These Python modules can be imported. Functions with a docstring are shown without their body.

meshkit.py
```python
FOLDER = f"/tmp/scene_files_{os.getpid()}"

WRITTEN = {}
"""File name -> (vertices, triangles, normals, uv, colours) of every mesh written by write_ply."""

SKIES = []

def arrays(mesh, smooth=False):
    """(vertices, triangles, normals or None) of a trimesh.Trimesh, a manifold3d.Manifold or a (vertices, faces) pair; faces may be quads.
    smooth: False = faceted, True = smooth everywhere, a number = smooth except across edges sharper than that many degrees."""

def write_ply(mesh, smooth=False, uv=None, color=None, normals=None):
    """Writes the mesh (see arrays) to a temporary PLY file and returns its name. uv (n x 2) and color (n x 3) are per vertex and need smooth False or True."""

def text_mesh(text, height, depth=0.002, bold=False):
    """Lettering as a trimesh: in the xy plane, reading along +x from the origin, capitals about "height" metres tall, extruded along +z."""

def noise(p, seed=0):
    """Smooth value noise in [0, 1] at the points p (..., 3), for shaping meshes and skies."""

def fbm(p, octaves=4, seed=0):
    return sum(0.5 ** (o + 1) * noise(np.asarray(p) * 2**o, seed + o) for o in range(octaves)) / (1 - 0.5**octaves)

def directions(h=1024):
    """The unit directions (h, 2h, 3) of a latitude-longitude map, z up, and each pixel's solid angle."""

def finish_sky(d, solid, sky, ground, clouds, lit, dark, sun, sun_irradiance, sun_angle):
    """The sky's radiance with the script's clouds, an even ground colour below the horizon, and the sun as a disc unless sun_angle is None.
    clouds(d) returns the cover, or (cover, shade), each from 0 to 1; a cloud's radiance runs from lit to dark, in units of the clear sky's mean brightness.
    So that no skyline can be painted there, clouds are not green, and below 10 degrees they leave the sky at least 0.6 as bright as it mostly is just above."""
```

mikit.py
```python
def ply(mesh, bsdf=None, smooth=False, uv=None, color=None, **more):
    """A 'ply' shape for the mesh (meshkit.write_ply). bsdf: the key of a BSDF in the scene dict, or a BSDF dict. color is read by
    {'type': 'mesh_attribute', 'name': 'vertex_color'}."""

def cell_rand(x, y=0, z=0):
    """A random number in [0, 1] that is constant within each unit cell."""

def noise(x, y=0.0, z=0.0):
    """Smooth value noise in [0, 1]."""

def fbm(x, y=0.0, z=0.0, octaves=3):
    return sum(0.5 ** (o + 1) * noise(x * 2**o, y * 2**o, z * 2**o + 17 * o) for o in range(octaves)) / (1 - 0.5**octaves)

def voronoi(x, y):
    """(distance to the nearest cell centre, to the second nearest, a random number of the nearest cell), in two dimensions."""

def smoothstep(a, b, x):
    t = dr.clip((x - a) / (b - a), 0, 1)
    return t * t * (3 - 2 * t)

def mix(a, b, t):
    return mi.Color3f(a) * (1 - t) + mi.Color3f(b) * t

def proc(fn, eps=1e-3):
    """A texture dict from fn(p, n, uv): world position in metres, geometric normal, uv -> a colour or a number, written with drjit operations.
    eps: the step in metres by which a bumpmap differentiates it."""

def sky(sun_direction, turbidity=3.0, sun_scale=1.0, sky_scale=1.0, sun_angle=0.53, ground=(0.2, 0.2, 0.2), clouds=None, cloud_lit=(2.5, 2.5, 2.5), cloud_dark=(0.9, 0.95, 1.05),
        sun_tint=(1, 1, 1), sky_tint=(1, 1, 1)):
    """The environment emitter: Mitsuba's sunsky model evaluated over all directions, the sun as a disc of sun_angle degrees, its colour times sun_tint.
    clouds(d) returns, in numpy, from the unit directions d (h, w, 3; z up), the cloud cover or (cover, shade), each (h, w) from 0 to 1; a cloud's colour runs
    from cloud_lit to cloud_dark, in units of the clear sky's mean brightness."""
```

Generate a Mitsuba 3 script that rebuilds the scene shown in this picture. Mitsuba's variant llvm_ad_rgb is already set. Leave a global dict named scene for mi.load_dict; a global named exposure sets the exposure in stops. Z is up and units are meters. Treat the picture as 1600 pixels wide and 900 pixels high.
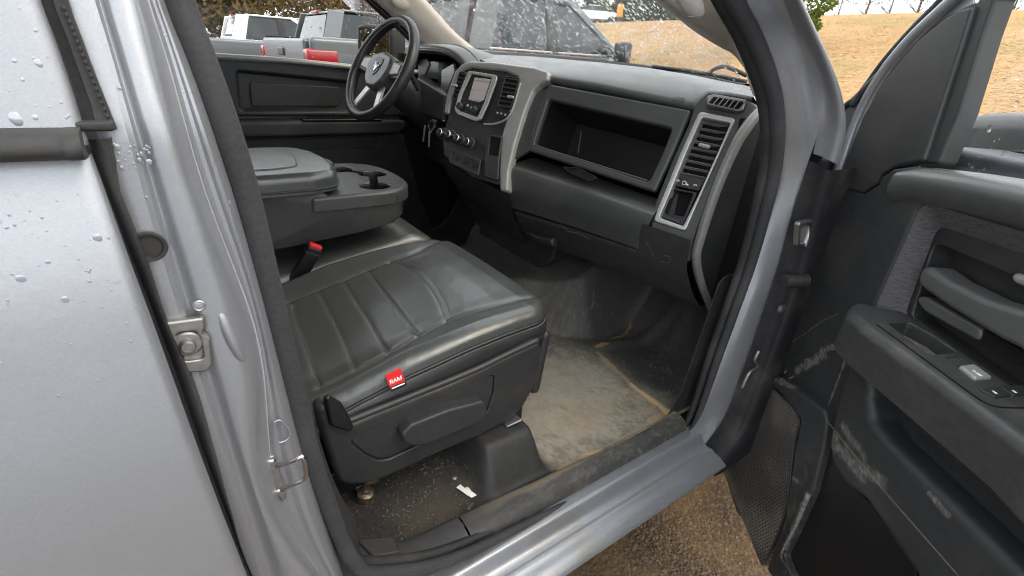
import math, random
import numpy as np, trimesh, mapbox_earcut, shapely
import drjit as dr
import mitsuba as mi
import mikit, meshkit
from mikit import proc, noise, fbm, voronoi, smoothstep, mix

# ------------------------------------------------------------------ camera, sky, exposure
# truck frame: x forward, y towards the driver's side, z up, metres; the ground is z = 0
VIEW = np.array([[0.81642993, -0.57372572, 0.06542909],
                 [-0.1934626, -0.37852845, -0.90514553],
                 [0.54407205, 0.72632982, -0.42003642]])      # rows: right, down, forward
EYE = np.array([-0.10026871, -1.38055689, 1.41603176])
FOCAL = 760.376                                               # pixels, for a 1600 pixel wide frame
FOV = math.degrees(2 * math.atan(800 / FOCAL))
scene, labels = {'type': 'scene'}, {}
_m = np.eye(4)
_m[:3, 0], _m[:3, 1], _m[:3, 2], _m[:3, 3] = -VIEW[0], -VIEW[1], VIEW[2], EYE
scene['camera'] = {'type': 'perspective', 'fov': FOV, 'fov_axis': 'x', 'near_clip': 0.02, 'far_clip': 600.0,
                   'to_world': mi.ScalarTransform4f(_m)}


def cloud_cover(d):
    n = meshkit.fbm(d * np.array([2.2, 2.2, 4.0]) + 3.1, 4, 5)
    return np.ones(d.shape[:-1]), np.clip(0.15 + 0.9 * (n - 0.35), 0, 1) * 0.6


scene['sky'] = mikit.sky((0.35, -0.55, 0.75), turbidity=4, sun_scale=0.12, sun_angle=28, clouds=cloud_cover,
                         cloud_lit=(2.35, 2.45, 2.5), cloud_dark=(1.5, 1.6, 1.7), ground=(0.2, 0.18, 0.15))
exposure = 3.4

# ------------------------------------------------------------------ measuring on true planes


def ray(p):
    return VIEW.T @ np.array([(p[0] - 800) / FOCAL, (p[1] - 450) / FOCAL, 1.0])


def at(p, o, n):
    d = ray(p)
    return EYE + d * (((np.asarray(o, float) - EYE) @ n) / (d @ n))


def onx(v, *pts): return np.array([at(p, (v, 0, 0), np.array([1.0, 0, 0])) for p in pts])
def ony(v, *pts): return np.array([at(p, (0, v, 0), np.array([0, 1.0, 0])) for p in pts])
def onz(v, *pts): return np.array([at(p, (0, 0, v), np.array([0, 0, 1.0])) for p in pts])


class Plane:
    """A local frame: origin, u to the right, v up, n towards whoever looks at the face."""
    def __init__(s, o, u, v):
        s.o = np.asarray(o, float)
        s.u = np.asarray(u, float) / np.linalg.norm(u)
        v = np.asarray(v, float)
        v = v - s.u * (v @ s.u)
        s.v = v / np.linalg.norm(v)
        s.n = np.cross(s.u, s.v)

    def off(s, h): return Plane(s.o + s.n * h, s.u, s.v)

    def to(s, P, h=0.0):
        P = np.asarray(P, float)
        return s.o + P[:, :1] * s.u + P[:, 1:2] * s.v + (np.broadcast_to(h, len(P))[:, None]) * s.n

    def m(s, pts, h=0.0):
        """photo measurements -> metres on this plane raised by h"""
        q = np.array([at(p, s.o + s.n * h, s.n) for p in pts]) - s.o
        return np.stack([q @ s.u, q @ s.v], 1)


# ------------------------------------------------------------------ mesh helpers


def tm(v, f):
    f = np.asarray(f, int)
    if f.shape[1] == 4:
        f = np.vstack([f[:, [0, 1, 2]], f[:, [0, 2, 3]]])
    return trimesh.Trimesh(np.asarray(v, float), f, process=False)


def cat(*ms):
    L = []
    for m in ms:
        L += list(m) if isinstance(m, (list, tuple)) else [m]
    return trimesh.util.concatenate(L)


def spline(P, n, closed=False):
    """Catmull-Rom through the points, resampled to n points by arc length"""
    P = np.asarray(P, float)
    Q = np.vstack([P[-1], P, P[0], P[1]]) if closed else np.vstack([2 * P[0] - P[1], P, 2 * P[-1] - P[-2]])
    out = []
    for i in range(1, len(Q) - 2):
        a, b, c, d = Q[i - 1:i + 3]
        t = np.linspace(0, 1, 14, endpoint=False)[:, None]
        out.append(0.5 * (2 * b + (c - a) * t + (2 * a - 5 * b + 4 * c - d) * t * t + (3 * b - a - 3 * c + d) * t ** 3))
    out = np.vstack(out + [Q[-2:-1]])
    return resample(out, n)


def resample(P, n):
    P = np.asarray(P, float)
    L = np.r_[0, np.cumsum(np.linalg.norm(np.diff(P, axis=0), axis=1))]
    t = np.linspace(0, L[-1], n)
    return np.stack([np.interp(t, L, P[:, k]) for k in range(P.shape[1])], 1)


def ccw(P):
    P = np.asarray(P, float)
    a = 0.5 * np.sum(P[:, 0] * np.roll(P[:, 1], -1) - np.roll(P[:, 0], -1) * P[:, 1])
    return P if a > 0 else P[::-1]


def fillet(P, r=0.01, k=4):
    """rounds the corners of a closed 2-D polygon"""
    P = ccw(P)
    n, out = len(P), []
    rr = np.broadcast_to(r, n)
    for i in range(n):
        a, b, c = P[i - 1], P[i], P[(i + 1) % n]
        u, w = a - b, c - b
        lu, lw = np.linalg.norm(u), np.linalg.norm(w)
        u, w = u / lu, w / lw
        ang = math.acos(np.clip(u @ w, -1, 1))
        if ang > 2.9 or rr[i] <= 0:
            out.append(b)
            continue
        t = min(rr[i] / math.tan(ang / 2), 0.45 * lu, 0.45 * lw)
        for s in np.linspace(0, 1, k + 1):
            out.append((1 - s) ** 2 * (b + u * t) + 2 * s * (1 - s) * b + s * s * (b + w * t))
    return np.array(out)


def inset(P, d):
    """moves a CCW polygon's edges inwards by d (outwards if negative)"""
    e = np.roll(P, -1, 0) - P
    e /= np.linalg.norm(e, axis=1, keepdims=True) + 1e-12
    nr = np.stack([-e[:, 1], e[:, 0]], 1)
    m = nr + np.roll(nr, 1, 0)
    m /= np.maximum((np.linalg.norm(m, axis=1, keepdims=True) ** 2) / 2, 0.35)
    return P + m * d


def cap(P, holes=()):
    V = np.vstack([P] + list(holes))
    ends = np.cumsum([len(P)] + [len(h) for h in holes]).astype(np.uint32)
    f = mapbox_earcut.triangulate_float64(V, ends).reshape(-1, 3).astype(int)
    a, b, c = V[f[:, 0]], V[f[:, 1]], V[f[:, 2]]
    s = (b[:, 0] - a[:, 0]) * (c[:, 1] - a[:, 1]) - (b[:, 1] - a[:, 1]) * (c[:, 0] - a[:, 0])
    f[s < 0] = f[s < 0][:, ::-1]
    return V, f


def ringfaces(a, b, n, flip=False):
    i = np.arange(n)
    j = (i + 1) % n
    q = np.stack([a + i, a + j, b + j, b + i], 1)
    return q[:, ::-1] if flip else q


def rounded(P, r):
    """an outline with every corner rounded by r (less where it is too narrow) -> points, the radius used"""
    g = shapely.Polygon(np.asarray(P, float)).buffer(0)
    if g.geom_type != 'Polygon': g = max(g.geoms, key=lambda q: q.area)
    while r > 1e-4:
        q = g.buffer(-r, quad_segs=4).buffer(2 * r, quad_segs=4).buffer(-r, quad_segs=4)
        if q.geom_type == 'Polygon' and q.area > 0.97 * g.area and not q.interiors: break
        r *= 0.7
    else:
        q, r = g, 1e-4
    C = np.array(q.simplify(r * 0.02).exterior.coords)[:-1]
    C = C[np.linalg.norm(C - np.roll(C, 1, 0), axis=1) > max(2e-5, r * 0.03)]
    return ccw(C), r


def panel(fr, outer, t=0.01, b=0.003, r=0.006, holes=(), base=0.0, bottom=False, bulge=None, k=4, face=True):
    """A plate on a frame: outline (metres), thickness t, rounded edge b, pockets: dicts p, d (depth), b, r, taper, floor."""
    O, r_ok = rounded(outer, max(r * 0.9, b * 1.15))
    b = min(b, r_ok / 1.15)
    V, F, at0 = [], [], 0
    n = len(O)
    st = 4

    def add(P2, h):
        nonlocal at0
        V.append(fr.to(P2, h))
        at0 += len(P2)
        return at0 - len(P2)
    if t > b:
        prev = add(O, base)
        cur = add(O, base + t - b)
        F.append(ringfaces(prev, cur, n))
    else:
        cur = add(O, base)
        b = min(b, t)
    for s in range(1, st + 1):
        a = s / st * math.pi / 2
        P2 = inset(O, b * (1 - math.cos(a)))
        nxt = add(P2, base + t - b + b * math.sin(a))
        F.append(ringfaces(cur, nxt, n))
        cur = nxt
    face2 = P2
    rims = []
    for h in holes:
        hb = h.get('b', 0.003)
        hp = shapely.Polygon(np.asarray(h['p'], float)).buffer(0).intersection(shapely.Polygon(face2).buffer(-hb - 0.0006))
        if hp.geom_type != 'Polygon': hp = max(hp.geoms, key=lambda q: q.area)
        hp, r_ok = rounded(np.array(hp.exterior.coords)[:-1], max(h.get('r', 0.006) * 0.9, hb * 1.15))
        hb = min(hb, r_ok / 1.15)
        m = len(hp)
        rim = inset(hp, -hb)
        rims.append(rim)
        c = add(rim, base + t)
        for s in range(1, st + 1):
            a = s / st * math.pi / 2
            nx = add(inset(hp, -hb * (1 - math.sin(a))), base + t - hb * (1 - math.cos(a)))
            F.append(ringfaces(c, nx, m, False))
            c = nx
        d = h.get('d', 0.02)
        P3 = inset(hp, h.get('taper', 0.0))
        sh = np.array(h.get('shift', (0, 0)))
        nx = add(P3 + sh, base + t - d)
        F.append(ringfaces(c, nx, m, False))
        if h.get('floor', True):
            v2, f2 = cap(P3 + sh)
            o = add(v2, base + t - d)
            F.append(np.hstack([f2, f2[:, 2:]]) + o)
    if face:
        v2, f2 = cap(face2, [q[::-1] for q in rims])
        o = add(v2, base + t)
        F.append(np.hstack([f2, f2[:, 2:]]) + o)
    if bottom:
        v2, f2 = cap(O)
        o = add(v2, base)
        F.append(np.hstack([f2, f2[:, 2:]])[:, ::-1] + o)
    V, F = np.vstack(V), np.vstack(F)
    T = np.vstack([F[:, [0, 1, 2]], F[:, [0, 2, 3]]])
    T = T[(T[:, 0] != T[:, 1]) & (T[:, 1] != T[:, 2]) & (T[:, 0] != T[:, 2])]
    return trimesh.Trimesh(V, T, process=False)


def loft(rows, closed=False, flip=False, ends=False):
    """quads between rows of equally many points; closed: each row is a loop; ends: close the first and last loop"""
    R = np.array(rows, float)
    a, n = R.shape[:2]
    F = []
    for i in range(a - 1):
        j = np.arange(n if closed else n - 1)
        k = (j + 1) % n
        F.append(np.stack([i * n + j, i * n + k, (i + 1) * n + k, (i + 1) * n + j], 1))
    F = np.vstack(F)
    V = R.reshape(-1, 3)
    T = np.vstack([F[:, [0, 1, 2]], F[:, [0, 2, 3]]])
    if ends and closed:
        for i, fl in ((0, True), (a - 1, False)):
            c = len(V)
            V = np.vstack([V, R[i].mean(0)])
            j = np.arange(n)
            q = np.stack([i * n + j, i * n + (j + 1) % n, np.full(n, c)], 1)
            T = np.vstack([T, q[:, ::-1] if fl else q])
    if flip:
        T = T[:, ::-1]
    return trimesh.Trimesh(V, T, process=False)


def frames(P):
    P = np.asarray(P, float)
    t = np.gradient(P, axis=0)
    t /= np.linalg.norm(t, axis=1, keepdims=True) + 1e-12
    a = np.cross(t[0], [0, 0, 1.0])
    if np.linalg.norm(a) < 0.05:
        a = np.cross(t[0], [1.0, 0, 0])
    a /= np.linalg.norm(a)
    A = []
    for k in t:
        a = a - k * (a @ k)
        a /= np.linalg.norm(a)
        A.append(a)
    A = np.array(A)
    return t, A, np.cross(t, A)


def tube(P, r, n=12, ry=None, caps=True):
    """a round (or oval) tube along a path; r may vary along it"""
    P = np.asarray(P, float)
    t, A, B = frames(P)
    r = np.broadcast_to(r, len(P))
    ry = r if ry is None else np.broadcast_to(ry, len(P))
    ang = np.arange(n) * 2 * math.pi / n
    rows = [P[i] + r[i] * np.cos(ang)[:, None] * A[i] + ry[i] * np.sin(ang)[:, None] * B[i] for i in range(len(P))]
    return loft(rows, True, False, caps)


def sweep(P, sec, U, W):
    """a section (pairs) swept along P with fixed axes U (n x 3 or 3) and W"""
    P = np.asarray(P, float)
    U = np.broadcast_to(U, P.shape)
    W = np.broadcast_to(W, P.shape)
    sec = np.asarray(sec, float)
    return [P[i] + sec[:, :1] * U[i] + sec[:, 1:] * W[i] for i in range(len(P))]


def box(c, s, rot=None, b=0.0):
    """a box with centre c, size s; b rounds its edges; rot = 3x3 axes in columns"""
    s = np.asarray(s, float)
    if b > 0:
        b = min(b, 0.49 * s.min())
        ico = trimesh.creation.icosphere(subdivisions=1, radius=b).vertices
        P = np.vstack([ico + np.array([i, j, k]) * (s / 2 - b) for i in (-1, 1) for j in (-1, 1) for k in (-1, 1)])
        m = trimesh.convex.convex_hull(P)
    else:
        m = trimesh.creation.box(s)
    v = np.array(m.vertices)
    if rot is not None:
        v = v @ np.asarray(rot, float).T
    return trimesh.Trimesh(v + np.asarray(c, float), m.faces, process=False)


def prism(P, r=0.004):
    """the convex hull of balls of radius r at the points: a rounded solid"""
    ico = trimesh.creation.icosphere(subdivisions=1, radius=r).vertices
    return trimesh.convex.convex_hull(np.vstack([ico + np.asarray(p, float) for p in P]))


def lathe(profile, c, axis, n=32):
    """profile (radius, height) turned about an axis through c"""
    ax = np.asarray(axis, float) / np.linalg.norm(axis)
    a = np.cross(ax, [0.3, 0.5, 0.81])
    a /= np.linalg.norm(a)
    bb = np.cross(ax, a)
    th = np.arange(n) * 2 * math.pi / n
    c = np.asarray(c, float)
    rows = [c + ax * h + r * (np.cos(th)[:, None] * a + np.sin(th)[:, None] * bb) for r, h in profile]
    return loft(rows, True)


def solid(m, t):
    """gives an open sheet a thickness t against its normals"""
    m = trimesh.Trimesh(m.vertices, m.faces, process=False)
    m.merge_vertices()
    n = np.array(m.vertex_normals)
    v = np.array(m.vertices)
    e = m.edges_sorted
    u, inv, cnt = np.unique(e, axis=0, return_inverse=True, return_counts=True)
    open_e = m.edges[(cnt[inv] == 1)]
    k = len(v)
    f = np.vstack([m.faces, m.faces[:, ::-1] + k, np.stack([open_e[:, 1], open_e[:, 0], open_e[:, 0] + k], 1),
                   np.stack([open_e[:, 1], open_e[:, 0] + k, open_e[:, 1] + k], 1)])
    return trimesh.Trimesh(np.vstack([v, v - n * t]), f, process=False)


def hit(mesh, p):
    """the first point of a mesh on the sight line of a measured spot"""
    d = ray(p)
    v, f = np.array(mesh.vertices), np.array(mesh.faces)
    a, e1, e2 = v[f[:, 0]], v[f[:, 1]] - v[f[:, 0]], v[f[:, 2]] - v[f[:, 0]]
    h = np.cross(d, e2)
    det = (e1 * h).sum(1)
    det = np.where(np.abs(det) < 1e-14, 1e-14, det)
    s = EYE - a
    u = (s * h).sum(1) / det
    q = np.cross(s, e1)
    w = (q @ d) / det
    t = (e2 * q).sum(1) / det
    ok = (u >= -1e-6) & (w >= -1e-6) & (u + w <= 1 + 1e-6) & (t > 0.05)
    return EYE + d * t[ok].min() if ok.any() else None


def strip(P, W, h, fr_n=None):
    """a thin raised band along the polyline P, half width W (vector or per point), height h along fr_n"""
    P = np.asarray(P, float)
    W = np.broadcast_to(W, P.shape)
    N = np.broadcast_to(fr_n, P.shape)
    sec = [(-1, 0), (-0.85, 0.8), (-0.4, 1), (0.4, 1), (0.85, 0.8), (1, 0)]
    return loft([np.array([p + a * w + b * h * nn for a, b in sec]) for p, w, nn in zip(P, W, N)])


# ------------------------------------------------------------------ scene entries
_used = {}


def fresh(key):
    if key not in _used:
        _used[key] = 0
        return key
    _used[key] += 1
    return f'{key}_{_used[key]:03d}'


def thing(name, label, cat_=None, group=None, kind=None):
    key = fresh(name)
    d = {'label': label}
    if cat_: d['category'] = cat_
    if group: d['group'] = group
    if kind: d['kind'] = kind
    labels[key] = d
    return key


def part(parent, name, mesh, bsdf, smooth=35, label=None, kind=None, to=None, color=None):
    key = fresh(f'{parent}__{name}')
    if not isinstance(mesh, dict):
        if isinstance(mesh, (list, tuple)):
            mesh = cat(mesh)
        if color is None:
            mesh = trimesh.Trimesh(mesh.vertices, mesh.faces, process=False)
            mesh.merge_vertices(digits_vertex=6)
            mesh.update_faces(mesh.nondegenerate_faces(height=1e-9))
        mesh = mikit.ply(mesh, bsdf, smooth=smooth, color=color)
    e = dict(mesh)
    if to is not None: e['to_world'] = to
    scene[key] = e
    if label or kind:
        labels[key] = {}
        if label: labels[key]['label'] = label
        if kind: labels[key]['kind'] = kind
    return key


def single(name, mesh, bsdf, label, cat_=None, group=None, kind=None, smooth=35, color=None):
    key = thing(name, label, cat_, group, kind)
    if isinstance(mesh, (list, tuple)):
        mesh = cat(mesh)
    if color is None:
        mesh = trimesh.Trimesh(mesh.vertices, mesh.faces, process=False)
        mesh.merge_vertices(digits_vertex=6)
    scene[key] = mikit.ply(mesh, bsdf, smooth=smooth, color=color)
    return key
# ------------------------------------------------------------------ materials


def rgb(*c): return {'type': 'rgb', 'value': list(c)}


def mat(name, d, bump=None, scale=1.0, two=True, eps=1e-3):
    if bump is not None:
        d = {'type': 'bumpmap', 'arbitrary': proc(bump, eps), 'scale': scale, 'bsdf': d}
    scene[name] = {'type': 'twosided', 'bsdf': d} if two else d


def pr(col, rough, spec=0.5, **k):
    c = proc(col) if callable(col) else rgb(*col)
    q = proc(rough) if callable(rough) else rough
    return {'type': 'principled', 'base_color': c, 'roughness': q, 'specular': spec, **k}


def grain(s, a=1.0):
    return lambda p, n, uv: a * (noise(p.x * s, p.y * s, p.z * s) + 0.5 * noise(p.x * s * 2.1 + 7, p.y * s * 2.1, p.z * s * 2.1))


def speck(base, amt, s=60.0, dust=(0.12, 0.11, 0.10), dust_amt=0.0):
    def f(p, n, uv):
        a = fbm(p.x * s, p.y * s, p.z * s, 3)
        c = mi.Color3f(*base) * (1 + amt * (a - 0.5) * 2)
        if dust_amt:
            g = smoothstep(0.45, 0.8, fbm(p.x * 9 + 3, p.y * 9, p.z * 9, 4))
            c = mix(c, dust, g * dust_amt)
        return c
    return f


# metallic paint with flake, a wet film and a little road film
mat('paint_silver', pr(lambda p, n, uv: mix(mi.Color3f(0.315, 0.324, 0.347) * (0.94 + 0.12 * noise(p.x * 900, p.y * 900, p.z * 900)), (0.26, 0.23, 0.19), 0.45 * smoothstep(0.80, 0.52, p.z) * smoothstep(0.4, 0.75, fbm(p.x * 14, p.y * 14, p.z * 20, 4))),
                       lambda p, n, uv: 0.33 + 0.10 * fbm(p.x * 30, p.y * 30, p.z * 30, 3), 0.5, metallic=0.62, clearcoat=0.9, clearcoat_gloss=0.93),
    lambda p, n, uv: noise(p.x * 140, p.y * 140, p.z * 140), 0.00005)
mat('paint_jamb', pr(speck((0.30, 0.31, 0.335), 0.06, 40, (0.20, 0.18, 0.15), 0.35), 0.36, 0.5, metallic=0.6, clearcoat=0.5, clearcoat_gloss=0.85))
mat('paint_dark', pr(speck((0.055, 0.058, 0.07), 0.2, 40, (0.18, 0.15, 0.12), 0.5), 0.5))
mat('plastic_dark', pr(speck((0.024, 0.0243, 0.0255), 0.12, 90, (0.07, 0.066, 0.06), 0.22), lambda p, n, uv: 0.40 + 0.12 * fbm(p.x * 25, p.y * 25, p.z * 25, 3), 0.5), grain(900), 0.00012)
mat('plastic_pad', pr(speck((0.064, 0.067, 0.066), 0.1, 50, (0.08, 0.08, 0.075), 0.2), lambda p, n, uv: 0.34 + 0.12 * fbm(p.x * 25, p.y * 25, p.z * 25, 3), 0.7), grain(700), 0.00015)
mat('plastic_door', pr(speck((0.024, 0.025, 0.0265), 0.15, 80, (0.06, 0.057, 0.052), 0.25), lambda p, n, uv: 0.45 + 0.12 * fbm(p.x * 25, p.y * 25, p.z * 25, 3), 0.5), grain(800), 0.00014)
mat('plastic_mid', pr(speck((0.040, 0.041, 0.041), 0.1, 60, (0.075, 0.073, 0.07), 0.25), lambda p, n, uv: 0.36 + 0.12 * fbm(p.x * 25, p.y * 25, p.z * 25, 3), 0.6), grain(800), 0.00013)
mat('rust_steel', pr(speck((0.16, 0.13, 0.10), 0.5, 160), 0.45, 0.5, metallic=0.7))
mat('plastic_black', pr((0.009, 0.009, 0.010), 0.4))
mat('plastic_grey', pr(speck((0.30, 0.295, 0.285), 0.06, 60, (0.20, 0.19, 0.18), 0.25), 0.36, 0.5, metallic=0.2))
mat('strip_grey', pr(speck((0.15, 0.148, 0.145), 0.06, 60), 0.4, 0.5))
mat('silver_trim', pr(speck((0.46, 0.455, 0.44), 0.05, 60), 0.33, 0.5, metallic=0.5))
mat('rubber', pr(speck((0.020, 0.020, 0.021), 0.25, 120, (0.085, 0.08, 0.075), 0.35), 0.62, 0.35), grain(500), 0.0002)
mat('seal_flock', pr(speck((0.034, 0.034, 0.037), 0.25, 300, (0.075, 0.073, 0.072), 0.35), 0.75, 0.3, sheen=0.6), grain(1200), 0.0002)
mat('felt_black', pr((0.012, 0.012, 0.013), 0.9, 0.1))
mat('steel', {'type': 'roughconductor', 'material': 'Cr', 'alpha': 0.22})
mat('zinc', pr(speck((0.30, 0.295, 0.285), 0.3, 120), 0.46, 0.5, metallic=0.9))
mat('chrome', {'type': 'roughconductor', 'material': 'Cr', 'alpha': 0.06})
mat('beige_trim', pr(speck((0.42, 0.385, 0.335), 0.05, 50), 0.75, 0.3), grain(600), 0.0002)
mat('beige_light', pr((0.55, 0.54, 0.50), 0.5))
mat('red_plastic', pr((0.62, 0.02, 0.025), 0.4))
mat('white_print', pr((0.75, 0.75, 0.73), 0.5))
mat('orange_mark', {'type': 'principled', 'base_color': rgb(0.85, 0.12, 0.02), 'roughness': 0.4})
mat('screen_face', pr(lambda p, n, uv: mix((0.50, 0.43, 0.43), (0.36, 0.33, 0.34), smoothstep(0.55, 0.75, noise(p.z * 160, p.y * 14, 3.0))), 0.22, 0.5))


def leather_rough(p, n, uv): return 0.27 + 0.08 * fbm(p.x * 18, p.y * 18, p.z * 18, 3)


def leather_bump(p, n, uv):
    d1, d2, r = voronoi(p.x * 420 + p.z * 200, p.y * 420)
    return (d2 - d1) * 0.6 + noise(p.x * 60, p.y * 60, p.z * 60) * 0.8


mat('leather', pr(speck((0.050, 0.054, 0.053), 0.06, 30), leather_rough, 0.9), leather_bump, 0.00022)
mat('leather_side', pr(speck((0.022, 0.022, 0.023), 0.12, 30), 0.40, 0.5), leather_bump, 0.00016)
mat('stitch', pr((0.085, 0.085, 0.08), 0.6))
mat('stitch_light', pr((0.20, 0.20, 0.195), 0.7))
scene['glass_pane'] = {'type': 'thindielectric', 'int_ior': 1.5}
scene['water_drop'] = {'type': 'dielectric', 'int_ior': 1.33, 'ext_ior': 1.0}
mat('glass_tint', {'type': 'principled', 'base_color': rgb(0.012, 0.016, 0.018), 'roughness': 0.05, 'specular': 0.6})
mat('mirror_face', {'type': 'conductor', 'material': 'Ag'})

# water beads on paint: the same lacquer, wetter and smoother
mat('paint_bead', pr((0.335, 0.348, 0.385), 0.10, 0.6, metallic=0.62, clearcoat=1.0, clearcoat_gloss=1.0))
mat('road_asphalt', pr(lambda p, n, uv: mi.Color3f(0.17, 0.175, 0.18) * (0.7 + 0.5 * fbm(p.x * 3, p.y * 3, 0.0, 4)), 0.4, 0.5))
mat('sealer', pr((0.30, 0.305, 0.32), 0.6, 0.4))
mat('jamb_shaded', pr(speck((0.018, 0.018, 0.021), 0.3, 40, (0.09, 0.075, 0.06), 0.5), 0.6, 0.3))  # near black base carries the shade of the hinge gap, plus some dirt
# ------------------------------------------------------------------ the truck in front of us: shell
TRUCK = thing('pickup_truck', 'silver grey crew cab pickup with its front passenger door wide open and black interior', 'pickup truck')


def tum(y0, z, k=0.25):
    return y0 + k * max(0.0, z - 1.36)


def side(y0, *pts, k=0.25):
    """measures points on the leaning passenger side of the cab, y0 below the belt line"""
    out = []
    for p in pts:
        y = y0
        for _ in range(6):
            q = ony(y, p)[0]
            y = tum(y0, q[2], k)
        out.append(q)
    return np.array(out)


def up(P, z=1.86, dx=None, k=0.25):
    """carries a measured pillar line on to the roof rail, beyond the frame"""
    a, b = P[0], P[min(2, len(P) - 1)]
    d = (a - b) / max(a[2] - b[2], 1e-3)
    if dx is not None: d[0] = dx
    d = np.array([np.clip(d[0], -2.2, 2.2), k, 1.0])
    n = [a + d * t for t in np.linspace(z - a[2], 0, 6, endpoint=False)]
    return np.vstack([n, P])


# --- rear door, closed, at the left
E2 = [(55, 0), (94, 100), (130, 205), (142, 250), (163, 300), (201, 400), (240, 500), (277, 600), (313, 700), (350, 800), (389, 900)]
edge = ony(-0.985, *E2)
ez, ex = edge[::-1, 2], edge[::-1, 0]


def door_x(z): return np.interp(z, ez, ex) if z > ez[0] else ex[0] + 0.08 * (ez[0] - z)


from scipy.interpolate import PchipInterpolator, UnivariateSpline
_skin = PchipInterpolator([0.42, 0.55, 0.75, 0.95, 1.12, 1.24, 1.31, 1.346, 1.36, 1.42, 1.70, 1.86], [-0.945, -0.966, -0.994, -1.009, -1.011, -1.003, -0.990, -0.979, -0.977, -0.970, -0.915, -0.86])


def skin_y(z):
    return float(_skin(np.clip(z, 0.42, 1.86)))


zz = np.r_[np.linspace(0.46, 1.346, 46)]
rows = []
for z in zz:
    xe, y = door_x(z), skin_y(z)
    xs = np.r_[np.linspace(-1.25, xe - 0.012, 30), xe - 0.006, xe - 0.002, xe, xe - 0.001]
    ys = np.r_[np.full(30, y), y + 0.0006, y + 0.0025, y + 0.006, y + 0.022]
    rows.append(np.stack([xs, ys, np.full(len(xs), z)], 1))
rear_door = loft(rows)
RD = part(TRUCK, 'rear_door', rear_door, 'paint_silver', 40, label='silver rear door panel wet with rain drops')
rows = []
for z in np.linspace(1.352, 1.84, 20):
    xe, y = door_x(min(z, 1.429)) - 0.02 * max(0, z - 1.43), skin_y(z)
    xs = np.r_[np.linspace(-0.36, xe - 0.010, 12), xe - 0.005, xe - 0.0015, xe, xe - 0.001]
    ys = np.r_[np.full(12, y), y + 0.0006, y + 0.0025, y + 0.006, y + 0.022]
    rows.append(np.stack([xs, ys, np.full(len(xs), z)], 1))
part(RD, 'window_frame', loft(rows), 'paint_silver', 40)
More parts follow.
